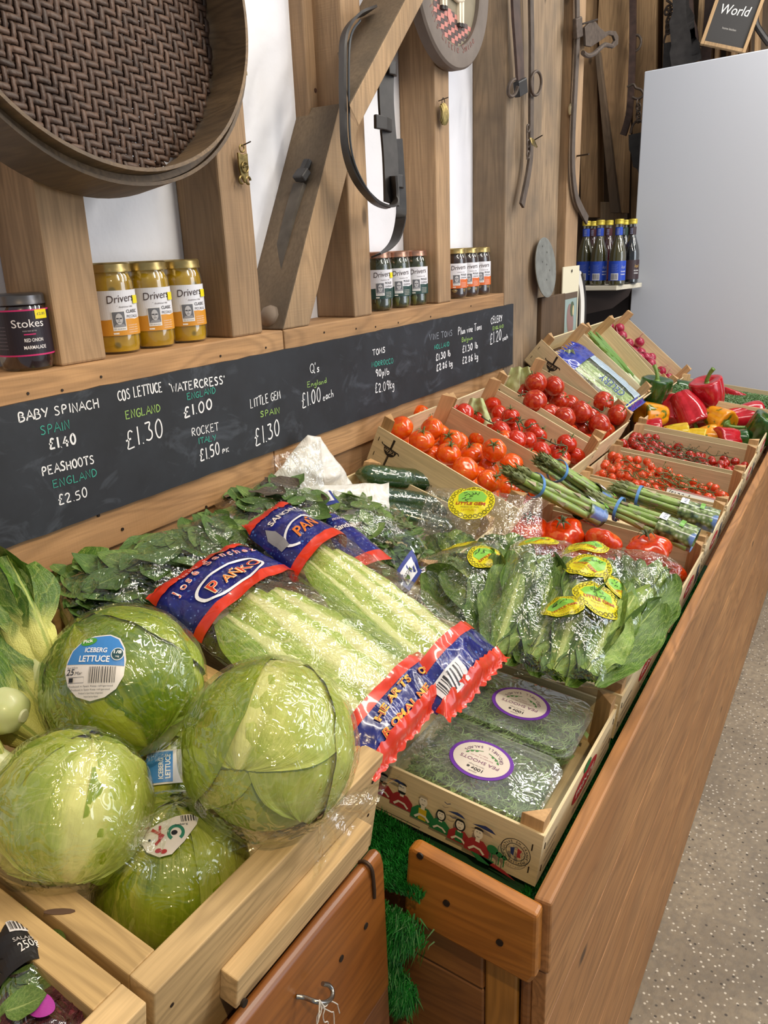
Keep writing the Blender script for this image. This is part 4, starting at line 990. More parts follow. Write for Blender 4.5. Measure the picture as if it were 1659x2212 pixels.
# end boards (slope 7 degrees with the table top)
Te = frame((.765, .682, .775), (-math.cos(math.radians(7)), 0, math.sin(math.radians(7))), (0, 1, 0))
def end(poly, y0, y1, mat, name='end_board', bev=.004):
    T = Matrix(((1, 0, 0, 0), (0, 0, 1, y0), (0, 1, 0, 0), (0, 0, 0, 1)))
    return obj(name, M().prism(poly, T, y1 - y0), mat, ct, w=True, smooth=False, bev=bev)
eb = end([(.765, .772), (.765, .680), (.757, .664), (.592, .684), (.588, .70), (.596, .795), (.604, .799)], .680, .702, WCO, 'end_board', .006)
for px, py in ((965, 1950), (1080, 2035), (908, 1848)):
    p = at(px, py, y=.680); obj('screw_head', M().lathe([(0, -.001), (.0035, -.001), (.0045, 0), (.0045, .002)], 14, frame(p, (1, 0, 0), (0, 0, 1))), nail_m, eb, w=True)
end([(.735, .67), (.735, .0), (.69, .0), (.69, .68)], .703, .722, WCV, 'corner_leg')
end([(.752, .668), (.752, .0), (.738, .0), (.738, .67)], .703, .715, WCD, 'leg_side')
end([(.689, .676), (.689, .592), (.30, .632), (.30, .722)], .703, .719, WCD)
end([(.689, .588), (.689, .45), (.30, .49), (.30, .628)], .706, .722, WCD)
end([(.689, .446), (.689, .30), (.30, .34), (.30, .486)], .706, .722, WCD)
end([(.689, .296), (.689, .02), (.30, .02), (.30, .336)], .706, .722, WCD)
# sloping top under the crates: front part 7 degrees, rear part steeper
zt = lambda x: .700 + (.745 - x) * math.tan(math.radians(7))
T = Matrix(((1, 0, 0, 0), (0, 0, 1, .722), (0, 1, 0, 0), (0, 0, 0, 1)))
obj('table_top', M().prism([(.751, zt(.751)), (.751, zt(.751) - .02), (.004, zt(0) - .02), (.004, zt(0))], T, 3.0), WCD, ct, w=True, smooth=False)
for z0, z1 in ((.02, .3), (.31, .58)):
    obj('inner_board', M().box((.02, 3.70, z0), (.75, 3.72, z1)), WCD, ct, w=True, smooth=False)
# grass mat on the top and the clump hanging over the end
gr = plain('fake_grass', '#1f7a2c', .45, 0, .35, 60)
gm2 = M(); q = random.Random(5)
def blade(m, p, d, L, w, lean):
    d = V(d); s = V((q.uniform(-1, 1), q.uniform(-1, 1), q.uniform(-.3, .3))).normalized(); s = (s - d * s.dot(d)).normalized()
    a = p + s * w / 2; b_ = p - s * w / 2; mid = p + d * L * .55 + lean * .35; tip = p + d * L * .9 + lean
    m.add([a, b_, mid - s * w * .35, mid + s * w * .35, tip], [(0, 1, 2, 3), (3, 2, 4)])
for i in range(15000):
    x = q.uniform(.715, .751); y = q.uniform(.73, 1.9) if i % 4 else q.uniform(.73, 1.2)
    blade(gm2, V((x, y, zt(x))), (q.uniform(-.3, .3), q.uniform(-.3, .3), 1), q.uniform(.008, .014), .0016, V((q.uniform(-.004, .004), q.uniform(-.004, .004), 0)))
for i in range(9000):
    x = q.uniform(.42, .62); y = q.uniform(.665, .77)
    blade(gm2, V((x, y, zt(x) + .004 + .02 * nz((x * 9, y * 9, 0)))), (q.uniform(-.4, .4), q.uniform(-.5, .2), 1), q.uniform(.010, .018), .0018, V((q.uniform(-.006, .006), q.uniform(-.006, .006), 0)))
for i in range(9000):
    t = q.random() ** .8; x = .572 + .018 * math.sin(t * 9) + q.gauss(0, .011) * (1.3 - .7 * t) ; z = .705 - t * .155; y = .672 + q.uniform(-.012, .006)
    blade(gm2, V((x, y, z)), (q.uniform(-.7, .7), q.uniform(-1, .1), -.5 + q.uniform(-.5, .6)), q.uniform(.012, .02), .0018, V((q.uniform(-.006, .006), q.uniform(-.006, .0), -.004)))
m = M().box((.40, .672, .66), (.755, .78, .664)); mat_o = obj('grass_mat', gm2, gr, ct, smooth=False, w=True, kind='stuff', label='green artificial grass matting with a tuft hanging over the end')
obj('mat_backing', M().prism([(.755, zt(.755) + .001), (.30, zt(.30) + .001), (.30, zt(.30) + .003), (.755, zt(.755) + .003)], Matrix(((1, 0, 0, 0), (0, 0, 1, .70), (0, 1, 0, 0), (0, 0, 0, 1))), 1.3), plain('grass_backing', '#123f1b', .8), ct, w=True, smooth=False)
# ================================================================ crates
PLY = wood('poplar_ply', '#dcc598', '#ecdab2', 'x', 1.0, .6, .15, .12, .5, .08)
PLYY = wood('poplar_ply_long', '#dcc598', '#ecdab2', 'y', 1.0, .6, .15, .12, .5, .08)
PST = wood('pine_corner', '#b98f5e', '#cfa877', 'z', 1.0, .6, .25, .3)
TW = math.radians
def tilted(p0, tilt, H):
    """matrix of a crate whose near rear rim corner is p0; local x down the slope, y along the wall"""
    a = TW(tilt); ex = V((math.cos(a), 0, -math.sin(a))); ez = V((math.sin(a), 0, math.cos(a)))
    return frame(V(p0) - ez * H, ex, (0, 1, 0))
CR = {}
def crate(key, p0, tilt, W, L, H, label, marks=None, postx=(0, 1), up=.018):
    T = tilted(p0, tilt, H)
    c = empty('vegetable_crate', (0, 0, 0), label, 'crate', 'thin wooden vegetable crates', T=T)
    t = .004
    obj('end_panel', M().box((0, 0, .004), (W, t, H)), PLY, c, smooth=False)
    obj('end_panel', M().box((0, L - t, .004), (W, L, H)), PLY, c, smooth=False)
    obj('side_panel', M().box((0, t, .004), (t, L - t, H * .93)), PLYY, c, smooth=False)
    obj('side_panel', M().box((W - t, t, .004), (W, L - t, H * .93)), PLYY, c, smooth=False)
    obj('base_panel', M().box((t, t, 0), (W - t, L - t, .004)), PLYY, c, smooth=False)
    s = .030
    for x, y, dx, dy in ((t, t, 1, 1), (W - t, t, -1, 1), (t, L - t, 1, -1), (W - t, L - t, -1, -1)):
        tri = [(x, y), (x + dx * s, y), (x, y + dy * s)]
        if dx * dy < 0: tri = tri[::-1]
        obj('corner_post', M().prism(tri, TR(0, 0, .004), H - .004 + up), PST, c, smooth=False, bev=.0008)
    m = M()
    for x in (.012, W - .012):
        for z in (H * .3, H * .72): m.box((x - .0007, -.0008, z - .005), (x + .0007, .0002, z + .005))
    for y in (.012, L - .012):
        for z in (H * .3, H * .72): m.box((W - .0002, y - .0007, z - .005), (W + .0008, y + .0007, z + .005))
    obj('staple', m, nail_m, c, smooth=False, kind='stuff')
    CR[key] = dict(T=T, W=W, L=L, H=H, o=c, ez=T.to_3x3() @ V((0, 0, 1)))
    if marks: marks(c, W, L, H)
    return c
def side_fn(W): return lambda x, y, h: V((W + h, x, y))
def end_fn(): return lambda x, y, h: V((x, -h, y))
def outer_brand(c, W, L, H):
    pr = Print(side_fn(W)); pr.h = .0006
    pr.ell(L * .52, H * .55, L * .17, H * .20, '#b5343a', ang=4).lift(.0004)
    pr.text('PRINCE', L * .52, H * .48, H * .17, '#f1e4d8', w=L * .26, align='c', bold=.02)
    pr.text('de Bretagne', L * .52, H * .18, H * .12, '#3f4a5c', w=L * .24, align='c')
    for i in range(3): pr.rect(L * .05, H * (.25 + .18 * i), L * .16, .0018, '#4d5566')
    pr.rect(L * .82, H * .2, L * .1, H * .5, '#5a616e').flush('outer_print', c)
def sword(pr, x, y, s, ang=0):
    def q(pts): c_, s_ = math.cos(math.radians(ang)), math.sin(math.radians(ang)); return [(x + (a * c_ - b * s_) * s, y + (a * s_ + b * c_) * s) for a, b in pts]
    K = '#1f1b18'
    pr.poly(q([(-.03, 0), (.03, 0), (.035, .30), (-.035, .30)]), K)
    pr.ring(x, y, .0001, .00001, K)
    pr.poly(q([(-.27, .02), (.27, .02), (.25, -.015), (-.25, -.015)]), K)
    pr.poly(q([(-.21, -.02)] + [(.21 * math.cos(math.radians(t)), -.02 - .21 * abs(math.sin(math.radians(t)))) for t in range(180, 361, 15)]), K).lift(.0003)
    for i in range(9):
        a = -.15 + i * .037; pr.line(q([(a, -.04), (a + .05 * math.sin(i * 2), -.10), (a - .03, -.15 + abs(a) * .4)]), s * .012, '#cbb68f')
    pr.line(q([(-.012, -.22), (-.012, -1.0)]), s * .02, K).line(q([(.022, -.22), (.018, -1.0)]), s * .035, K)
    pr.line(q([(-.33, .05), (-.27, .0)]), s * .03, K).line(q([(.30, -.04), (.27, .01)]), s * .03, K)
def mk_sword(x, y, s, ang, txt=None, outer=True):
    def f(c, W, L, H):
        pr = Print(end_fn()); pr.h = .0005; sword(pr, x, y, s, ang)
        if txt: pr.text(*txt)
        pr.flush('end_print', c)
        if outer: outer_brand(c, W, L, H)
    return f
def mk_people(c, W, L, H):
    # local x runs left to right along the near end
    pr = Print(end_fn()); pr.h = .0005; K = '#23242a'; RD = '#a83237'; GN = '#2f7d4a'; BL = '#2b3a6b'
    b0 = .022
    def person(x, s, shirt, apron=None, hair=K, beard=False, y=b0, girl=False):
        pr.poly([(x - .018*s, y), (x - .017*s, y + .015*s), (x - .008*s, y + .024*s), (x + .008*s, y + .024*s), (x + .017*s, y + .015*s), (x + .018*s, y)], shirt).lift(.0002)
        if apron: pr.rect(x - .006*s, y + .002, .012*s, .019*s, apron).lift(.0002)
        pr.rect(x - .003*s, y + .020*s, .006*s, .008*s, '#f0e6d2').lift(.0002)
        if girl: pr.ell(x, y + .033*s, .0085*s, .0105*s, hair).lift(.0002)
        pr.ell(x, y + .0335*s, .0062*s, .0085*s, '#f0e6d2').lift(.0002)
        pr.ell(x, y + .040*s, .0068*s, .0042*s, hair, a0=0, a1=180).lift(.0002)
        if beard: pr.ell(x, y + .029*s, .006*s, .0045*s, hair, a0=180, a1=360).lift(.0002)
        pr.line([(x - .003*s, y + .0365*s), (x - .001*s, y + .0368*s)], .0007, K).line([(x + .001*s, y + .0368*s), (x + .003*s, y + .0365*s)], .0007, K).line([(x - .002*s, y + .0295*s), (x, y + .0288*s), (x + .002*s, y + .0295*s)], .0006, K)
        pr.line([(x - .011*s, y + .004), (x - .004*s, y + .011*s), (x + .005*s, y + .010*s), (x + .011*s, y + .004)], .0035*s, '#f0e6d2').lift(.0002)
    x0 = W - .19
    person(x0 - .040, .9, RD, None, K, True, y=b0 + .010)
    person(x0 - .010, 1.0, RD, None, K, True, y=b0 + .006); person(x0 + .024, 1.0, GN, '#d9b92e', '#b9a88a', y=b0 + .002); person(x0 + .052, .85, GN, None, K, False, b0, True)
    person(x0 + .081, .92, RD, GN, K, False, b0 - .002, True); person(x0 + .108, 1.0, RD, None, K, False, b0 - .004)
    pr.rect(x0 - .06, .0155, .085, .0012, K); pr.text('griculture ENGAGÉS.', x0 - .052, .006, .009, K, w=.083)
    for a, b_, s in ((x0 + .062, .066, 1), (x0 + .098, .064, 1.3), (x0 - .03, .074, 1)):
        pr.poly([(a, b_), (a + .026*s, b_ - .001), (a + .021*s, b_ + .003*s), (a + .014*s, b_ + .0045*s), (a + .007*s, b_ + .0025*s)], BL)
    for a, b_ in ((x0 + .060, .078), (x0 + .070, .060)): pr.line([(a - .004, b_), (a, b_ - .002), (a + .005, b_ + .001)], .0012, BL)
    # trees, hull and waves
    for a, r in ((x0 + .130, .008), (x0 + .140, .005), (x0 + .147, .004)): pr.ell(a, .030 + r, r, r * .9, GN, 14).rect(a - .0008, .018, .0016, .014, GN)
    pr.lift(.0003).poly([(x0 + .108, .022), (x0 + .150, .014), (x0 + .166, .006), (x0 + .128, .012)], RD).poly([(x0 + .100, .020), (x0 + .135, .020), (x0 + .128, .010), (x0 + .112, .010)], GN)
    for i in range(3): pr.line([(x0 + .140 + i*.006 + j*.003, .006 - i*.0022 + .0008 * (j % 2)) for j in range(8)], .0007, K)
    cx_, cy_ = W - .030, .052; pr.lift(.0003)
    pr.ring(cx_, cy_, .0198, .0011, K).ring(cx_, cy_, .0128, .0009, K)
    pr.arc('CULTIVÉ EN FRANCE', cx_, cy_, .0146, .0042, K, mid=90, span=220, bold=.03).arc('EN BRETAGNE', cx_, cy_, .0183, .0038, K, mid=270, span=120, inner=True, bold=.03)
    pr.poly([(cx_ - .0075, cy_ + .004), (cx_ - .002, cy_ + .007), (cx_ - .0018, cy_ - .0075), (cx_ - .006, cy_ - .005)], BL).poly([(cx_ + .0022, cy_ + .008), (cx_ + .0085, cy_ + .005), (cx_ + .006, cy_), (cx_ + .008, cy_ - .006), (cx_ + .0025, cy_ - .0075)], RD)
    pr.line([(cx_ - .002, cy_ + .007), (cx_ + .0022, cy_ + .008)], .0006, K).line([(cx_ - .002, cy_ - .0075), (cx_ + .0025, cy_ - .0078)], .0006, K)
    pr.flush('end_print', c)
    pr = Print(side_fn(W)); pr.h = .0006
    pr.ell(L * .55, H * .55, L * .17, H * .20, '#b5343a', ang=3).lift(.0004); pr.text('PRINCE', L * .55, H * .48, H * .17, '#f1e4d8', w=L * .25, align='c', bold=.02)
    pr.ell(L * .55, H * .83, L * .05, H * .10, GN)
    pr.text('DE BRETAGNE', L * .55, H * .20, H * .13, K, w=L * .26, align='c')
    for i in range(4): pr.rect(L * .80, H * (.2 + .15 * i), L * .12, .0014, '#3f4a5c').rect(L * .06, H * (.2 + .15 * i), L * .12, .0014, '#3f4a5c')
    pr.flush('outer_print', c)
# front row
FW = .406
crate('pea', (.335, .775, .850), 7, FW, .335, .088, 'printed wooden crate holding pea shoots, nearest at the counter end', mk_people)
crate('gem', (.335, 1.135, .852), 7, FW, .395, .088, 'wooden crate of little gem lettuces next to the pea shoots', outer_brand)
crate('beef', (.335, 1.555, .853), 7, FW, .300, .088, 'wooden crate with large ribbed tomatoes behind the little gem bags', outer_brand)
crate('asp', (.335, 1.868, .858), 7, FW, .300, .088, 'wooden crate filled with asparagus bundles', outer_brand)
def birds(c, W, L, H):
    pr = Print(end_fn()); pr.h = .0005
    for a, s in ((W * .70, 1.2), (W * .78, 1)): pr.poly([(a, H * .60), (a + .026*s, H * .60), (a + .018*s, H * .68), (a + .008*s, H * .68)], '#23242a')
    pr.line([(W * .69, H * .85), (W * .72, H * .78), (W * .75, H * .88)], .002, '#23242a'); pr.ring(W * .93, H * .5, .018, .002, '#23242a')
    pr.flush('end_print', c); outer_brand(c, W, L, H)
crate('cherry', (.335, 2.185, .860), 7, FW, .310, .088, 'wooden crate of small orange-red cherry tomatoes on the vine', outer_brand)
crate('dark', (.335, 2.512, .866), 7, FW, .290, .088, 'wooden crate of dark red cherry tomatoes on long vines', birds)
crate('pepper', (.335, 2.818, .880), 7, FW, .385, .095, 'wooden crate of mixed peppers', outer_brand)
crate('peas', (.335, 3.218, .925), 7, FW + .02, .370, .110, 'wooden crate of loose green peas in front of the white cabinet', outer_brand)
# back row
crate('spin', (.03, .800, 1.000), 16, .33, .385, .100, 'wooden crate of bagged leaf spinach against the wall')
crate('cuc', (.03, 1.205, 1.020), 18, .34, .310, .100, 'wooden crate of cucumbers left of the orange tomatoes')
crate('t1', (.043, 1.545, 1.105), 24, .385, .332, .095, 'tilted crate of orange tomatoes with a black sword print', mk_sword(.050, .060, .085, -4, ('Défendons', .128, .030, .010, '#1f1b18', .052), False), up=.03)
crate('t2', (.035, 1.892, 1.098), 26, .380, .312, .095, 'tilted crate of red vine tomatoes, second from the near end', up=.03)
crate('t3', (.046, 2.215, 1.112), 27, .372, .340, .095, 'tilted crate of plum vine tomatoes, third from the near end', mk_sword(.03, .06, .06, 0, None, False), up=.03)
crate('cel', (.064, 2.570, 1.192), 40, .355, .385, .095, 'steeply tilted crate with the packed celery', mk_sword(.085, .060, .10, 10, None, False), up=.03)
crate('onion', (.068, 2.970, 1.190), 45, .355, .335, .095, 'steeply tilted crate with spring onions', up=.03)
crate('rad', (.060, 3.320, 1.185), 41, .385, .300, .095, 'steeply tilted crate of radishes at the far end', up=.03)
# wedges under the tilted crates
def wedge(k, y0, y1):
    c = CR[k]; T = c['T']; a = T @ V((.03, 0, -.001)); b_ = T @ V((c['W'] * .92, 0, -.001))
    Tm = Matrix(((1, 0, 0, 0), (0, 0, 1, y0), (0, 1, 0, 0), (0, 0, 0, 1)))
    obj('support_wedge', M().prism([(a.x, a.z), (a.x, zt(a.x) + .001), (b_.x, zt(b_.x) + .001), (b_.x, b_.z)], Tm, y1 - y0), WCD, ct, w=True, smooth=False)
for k in ('spin', 'cuc', 't1', 't2', 't3', 'cel', 'onion', 'rad'):
    c = CR[k]; y0 = c['T'].translation.y; wedge(k, y0 + .03, y0 + c['L'] - .03)
def wedge_front(k):
    c = CR[k]; y0 = c['T'].translation.y; a = c['T'] @ V((.02, 0, -.001)); b_ = c['T'] @ V((c['W'] - .02, 0, -.001))
    Tm = Matrix(((1, 0, 0, 0), (0, 0, 1, y0 + .03), (0, 1, 0, 0), (0, 0, 0, 1)))
    obj('support_batten', M().prism([(a.x, a.z), (a.x, zt(a.x) + .001), (b_.x, zt(b_.x) + .001), (b_.x, b_.z)], Tm, c['L'] - .06), WCD, ct, w=True, smooth=False)
for k in ('pea', 'gem', 'beef', 'asp', 'cherry', 'dark', 'pepper', 'peas'): wedge_front(k)

# ================================================================ pine boxes and the cabinet at the left
BX = wood('pine_box', '#c6a674', '#dcbd8c', 'y', 1.0, .65, .25, .45, .6, .10)
BXX = wood('pine_box_end', '#c49f66', '#d4b27a', 'x', 1.0, .65, .25, .4, .8, .08)
a = TW(10); exb = V((math.cos(a), 0, -math.sin(a))); ezb = V((math.sin(a), 0, math.cos(a)))
WB = .56
def pine_box(y0, L, label, key, battens):
    O = V((.5455, y0, .784)) - exb * WB; T = frame(O, exb, (0, 1, 0)); H = .147; t = .029
    b = empty('pine_box', (0, 0, 0), label, 'box', T=T)
    obj('side_board', M().box((WB - t, 0, 0), (WB, L, H)), BX, b, smooth=False, bev=.0015)
    obj('side_board', M().box((0, 0, 0), (t, L, H)), BX, b, smooth=False, bev=.0015)
    obj('end_board', M().box((t, 0, 0), (WB - t, t, H)), BXX, b, smooth=False, bev=.0015)
    obj('end_board', M().box((t, L - t, 0), (WB - t, L, H)), BXX, b, smooth=False, bev=.0015)
    obj('base_board', M().box((t, t, 0), (WB - t, L - t, .008)), BXX, b, smooth=False)
    for y_0, y_1, z0, z1 in battens: obj('grip_batten', M().box((WB, y_0, z0), (WB + .021, y_1, z1)), BX, b, smooth=False, bev=.0015)
    m = M()
    for y, z in ((.02, H * .75), (.02, H * .3), (L - .02, H * .8), (L - .02, H * .45), (L - .02, H * .15), (L * .28, H * .36), (L * .55, H * .36), (L * .8, H * .36)):
        m.tube([(WB - .002, y, z), (WB + .0006, y, z)], .0022, 8)
    obj('nail_head', m, nail_m, b, kind='stuff')
    CR[key] = dict(T=T, W=WB, L=L, H=H, o=b, ez=ezb); return b
bx1 = pine_box(.309, .366, 'pine box full of wrapped iceberg lettuces and pak choi, in the left foreground', 'box', ((.082, .318, .046, .086),))
obj('knot_hole', M().prism([(.437 + .011 * math.cos(t * .52) , .006 + .004 * math.sin(t * .52) + .008 * math.cos(t*.52)) for t in range(12)], TR(0, 0, .1471), .0006), plain('knot_dark', '#5a4230', .8), bx1, smooth=False)
bx2 = pine_box(-.075, .376, 'pine box at the bottom left corner with bagged salad in it', 'box2', ())
cabn = empty('side_cabinet', (.28, .3, 0), 'varnished brown wooden cabinet under the pine boxes', 'cabinet')
WS = wood('cabinet_brown', '#824a18', '#9a5f26', 'y', 1.0, .35, .15, .35, .8, .12, coat=.35)
WS2 = wood('cabinet_low', '#7a4a28', '#94603a', 'y', 1.0, .45, .15, .3, .8, .15, coat=.15)
m = M(); pts = [(.570, .62), (.592, .62), (.592, .810), (.589, .824), (.581, .829), (.573, .824), (.570, .810)]
Tm = Matrix(((1, 0, 0, 0), (0, 0, -1, .632), (0, 1, 0, 0), (0, 0, 0, 1)))
m.prism(pts[::-1], Tm, .95)
sb = obj('side_board', m, WS, cabn, w=True, smooth=True, bev=.003, ang=30)
obj('side_board', M().box((.572, -.3, .30), (.590, .632, .618)), WS2, cabn, w=True, smooth=False, bev=.002)
obj('side_board', M().box((.572, -.3, .02), (.590, .632, .297)), WS2, cabn, w=True, smooth=False, bev=.002)
obj('end_board', M().box((.02, .614, .30), (.568, .632, .735)), WS2, cabn, w=True, smooth=False)
obj('cabinet_top', M().prism([(.570, .748), (.570, .733), (.0, .834), (.0, .849)], Matrix(((1, 0, 0, 0), (0, 0, 1, -.3), (0, 1, 0, 0), (0, 0, 0, 1))), .93), WS2, cabn, w=True, smooth=False)
Tm = Matrix(((1, 0, 0, 0), (0, 0, 1, -.07), (0, 1, 0, 0), (0, 0, 0, 1)))
obj('support_block', M().prism([(.542, .783), (.542, .751), (.02, .842), (.02, .874)], Tm, .70), WS2, cabn, w=True, smooth=False)
obj('rim_band', M().tube(smooth_path([V((.574, .605, .826)), V((.583, .605, .8305)), V((.592, .605, .824)), V((.594, .605, .80)), V((.593, .606, .782))], 5), .0022, 8), plain('dark_metal', '#4a3a2e', .5, .6), cabn, w=True)
m = M()
for px, py in ((737, 2070), (790, 2000), (528, 2167)):
    p = at(px, py, x=.592); m.tube([p + V((-.002, 0, 0)), p + V((.001, 0, 0))], .004, 10)
obj('nail_head', m, nail_m, cabn, w=True, kind='stuff')
hk = empty('steel_hook', at(640, 2150, x=.592), 'curved steel hook with thin white strings on the side cabinet', 'hook')
obj('hook', M().tube(smooth_path([at(640, 2153, x=.593), at(658, 2155, x=.60), at(680, 2163, x=.612), at(700, 2166, x=.618), at(716, 2156, x=.618), at(718, 2140, x=.614), at(710, 2128, x=.61), at(697, 2125, x=.608)], 5), .0024, 10), plain('hook_steel', '#9a9894', .25, .95), hk, w=True)
q = random.Random(2)
for i in range(6):
    p = at(690, 2160, x=.617); P = [p]
    for k in range(5): P.append(p + V((q.uniform(-.002, .004), (k + 1) * .006 * (i - 2.5) * .5 + .004 * math.sin(k * 1.5 + i), -.011 * (k + 1) + .004 * (k % 2))))
    obj('string', M().tube(smooth_path(P, 4), .0006, 5), plain('white_string', '#dcd8cf', .6), hk, w=True)
# ================================================================ round produce
def pile(items, key, hc, r_of, floor=None, iters=60, slack=.93):
    """items: (px, py, layer, extra); centres slide along their own view lines until nothing overlaps"""
    c = CR[key]; T = c['T']; n = c['ez']; B = []
    Ti = T.inverted()
    for it in items:
        r = r_of(it); h = hc + it[2] * r * 1.1
        p = atp(it[0], it[1], T @ V((0, 0, h)), n); d = (p - CAMP); L = d.length
        B.append([it, r, d / L, L])
    for _ in range(iters):
        mv = False
        for i in range(len(B)):
            for j in range(i + 1, len(B)):
                a, b_ = B[i], B[j]; pa = CAMP + a[2] * a[3]; pb = CAMP + b_[2] * b_[3]
                need = (a[1] + b_[1]) * slack; dd = (pa - pb).length
                if dd < need:
                    hi, lo = (a, b_) if (a[0][2], -a[3]) >= (b_[0][2], -b_[3]) else (b_, a)
                    s = (need - dd) * .5 + .0005; hi[3] -= s; lo[3] += s * .7; mv = True
        for a in B:
            z = (Ti @ (CAMP + a[2] * a[3])).z
            if z < a[1] + .004: a[3] -= (a[1] + .004 - z) * 1.2
        if not mv: break
    return [(a[0], a[1], CAMP + a[2] * a[3]) for a in B]
ORD = ['first', 'second', 'third', 'fourth', 'fifth', 'sixth', 'seventh', 'eighth', 'ninth', 'tenth', 'eleventh', 'twelfth', 'thirteenth', 'fourteenth', 'fifteenth', 'sixteenth', 'seventeenth', 'eighteenth', 'nineteenth', 'twentieth', 'twenty-first', 'twenty-second', 'twenty-third', 'twenty-fourth', 'twenty-fifth', 'twenty-sixth', 'twenty-seventh', 'twenty-eighth', 'twenty-ninth', 'thirtieth']
def tom_mesh(name, mat, lobes=5, la=.02, sq=.86, seed=0, n=30, dimple=.10):
    prof = []
    for i in range(17):
        t = math.pi * i / 16; r = math.sin(t); z = -math.cos(t)
        zz = z * sq - (dimple * math.exp(-(r / .32) ** 2) if z > 0 else -.04 * math.exp(-(r / .3) ** 2))
        prof.append((r, zz))
    m = M().lathe([(r if r > 1e-5 else 0, z) for r, z in prof], n, fn=lambda th, z: 1 + la * math.cos(lobes * th + seed) + .02 * math.sin(2 * th + seed))
    me = m.mesh(name); me.materials.append(mat); return me
def calyx_mesh(name, mat, L=.55, stem=.35, n=5, seed=1):
    q = random.Random(seed); m = M()
    for k in range(n):
        t = 2 * math.pi * k / n + q.uniform(-.2, .2); d = V((math.cos(t), math.sin(t), 0)); s = V((-d.y, d.x, 0)); P = []
        for i in range(5):
            f = i / 4; z = .80 - .10 * f + .16 * math.sin(f * 3) * q.uniform(.6, 1.6); c = d * (.06 + L * f) + V((0, 0, z)); w = .075 * (1 - f) + .012
            P += [c - s * w, c + V((0, 0, .03)), c + s * w]
        m.add(P, [(3*i + a, 3*i + a + 1, 3*i + a + 4, 3*i + a + 3) for i in range(4) for a in (0, 1)])
    if stem: m.tube([V((0, 0, .74)), V((.02, .03, .85)), V((.09, .04, .85 + stem))], [.075, .055, .065], 7)
    me = m.mesh(name); me.materials.append(mat); return me
def inst(name, me, T, parent=None, **kw):
    o = obj(name, None, None, parent, me=me, **kw)
    if parent is None: o.matrix_world = T
    else: o.matrix_local = T
    return o
def rot_to(n, spin=0.0):
    q = V((0, 0, 1)).rotation_difference(V(n).normalized()).to_matrix().to_4x4(); return q @ Matrix.Rotation(spin, 4, 'Z')
GRN = skin('calyx_green', '#4b5a2a', '#6c7b3c', .5, 30, coat=0)
GRD = skin('vine_green', '#3c4428', '#5a6038', .55, 30, coat=0)
org = skin('orange_tomato', '#e04606', '#ea6610', .13, 3.5, spots=('#dd8a24', 2, .5))
redt = skin('red_vine_tomato', '#bb1e06', '#cf3812', .13, 4)
plumt = skin('plum_vine_tomato', '#a8200c', '#c23a18', .14, 4, spots=('#cf6a35', 2, .4))
beeft = skin('beef_tomato', '#c62c08', '#dd4a14', .14, 5, spots=('#e08438', 2, .4))
q = random.Random(11)
def tomatoes(key, L, mats, r0, hc, kind, where, group, lobes=(5, 7), sq=.86, jit=.05, scale=2.0, off=(830, 650), fill=True, cal=.6):
    pm = [tom_mesh(kind + '_%d' % i, mats[i % len(mats)], q.choice(lobes), .022, sq * q.uniform(.94, 1.05), i * 1.3) for i in range(6)]
    cm = [calyx_mesh('calyx', GRN, seed=i) for i in range(3)]
    items = [(x / scale + off[0], y / scale + off[1], 1 if r >= r0 else 0, r) for x, y, r in L]
    res = pile(items, key, hc, lambda it: RW[key] * (1 + (q.random() - .5) * jit * 2))
    res.sort(key=lambda e: e[0][0]); ez = CR[key]['ez']
    for i, (it, r, p) in enumerate(res):
        up = (ez + V((q.uniform(-.9, .9), q.uniform(-.9, .5), q.uniform(-.3, .3)))).normalized()
        T = Matrix.Translation(p) @ rot_to(up, q.uniform(0, 6)) @ Matrix.Scale(r, 4)
        o = inst('tomato', pm[i % 6], T, label='%s, %s from the left %s' % (kind, ORD[i], where), cat='tomato', group=group)
        if q.random() < cal: inst('calyx', cm[i % 3], Matrix.Identity(4), o)
    if fill:
        c = CR[key]; T0 = c['T']; r = RW[key] * .92; pos = [(p, rr) for _, rr, p in res]; k = 0
        nx = int((c['W'] - .02) / (2 * r)); ny = int((c['L'] - .02) / (2 * r))
        for i in range(nx):
            for j in range(ny):
                p = T0 @ V((.01 + (c['W'] - .02) * (i + .5) / nx, .01 + (c['L'] - .02) * (j + .5) / ny, r + .005))
                if min((p - pp).length / (r + rr) for pp, rr in pos) > .93:
                    k += 1
                    inst('tomato', pm[k % 6], Matrix.Translation(p) @ rot_to((q.uniform(-1, 1), q.uniform(-1, 1), .6), q.uniform(0, 6)) @ Matrix.Scale(r, 4),
                         label='%s in the half-hidden bottom layer' % kind, cat='tomato', group=group + ', bottom layer')
RW = dict(t1=.0305, t2=.0285, t3=.0345)
T1L = [(72,550,58),(163,500,42),(205,555,57),(162,605,57),(290,605,58),(278,660,60),(412,590,48),(475,645,60),(375,668,42),(350,730,60),(450,722,47),(452,780,62),(550,708,52),(205,670,28),(545,650,45),(540,805,28),(625,685,32),(510,600,30)]
tomatoes('t1', T1L, [org], 56, .050, 'round orange tomato', 'among the orange tomatoes', 'orange tomatoes in the first tilted crate')
T2L = [(280,465,28),(345,485,45),(405,505,35),(468,450,38),(500,490,35),(545,498,42),(605,510,40),(505,560,45),(570,600,45),(615,605,38),(665,580,32),(680,650,45),(790,615,48),(865,650,32),(825,670,38),(560,550,28),(760,680,25),(640,545,30)]
tomatoes('t2', T2L, [redt], 42, .048, 'bright red vine tomato', 'among the bright red vine tomatoes', 'red vine tomatoes in the second tilted crate')
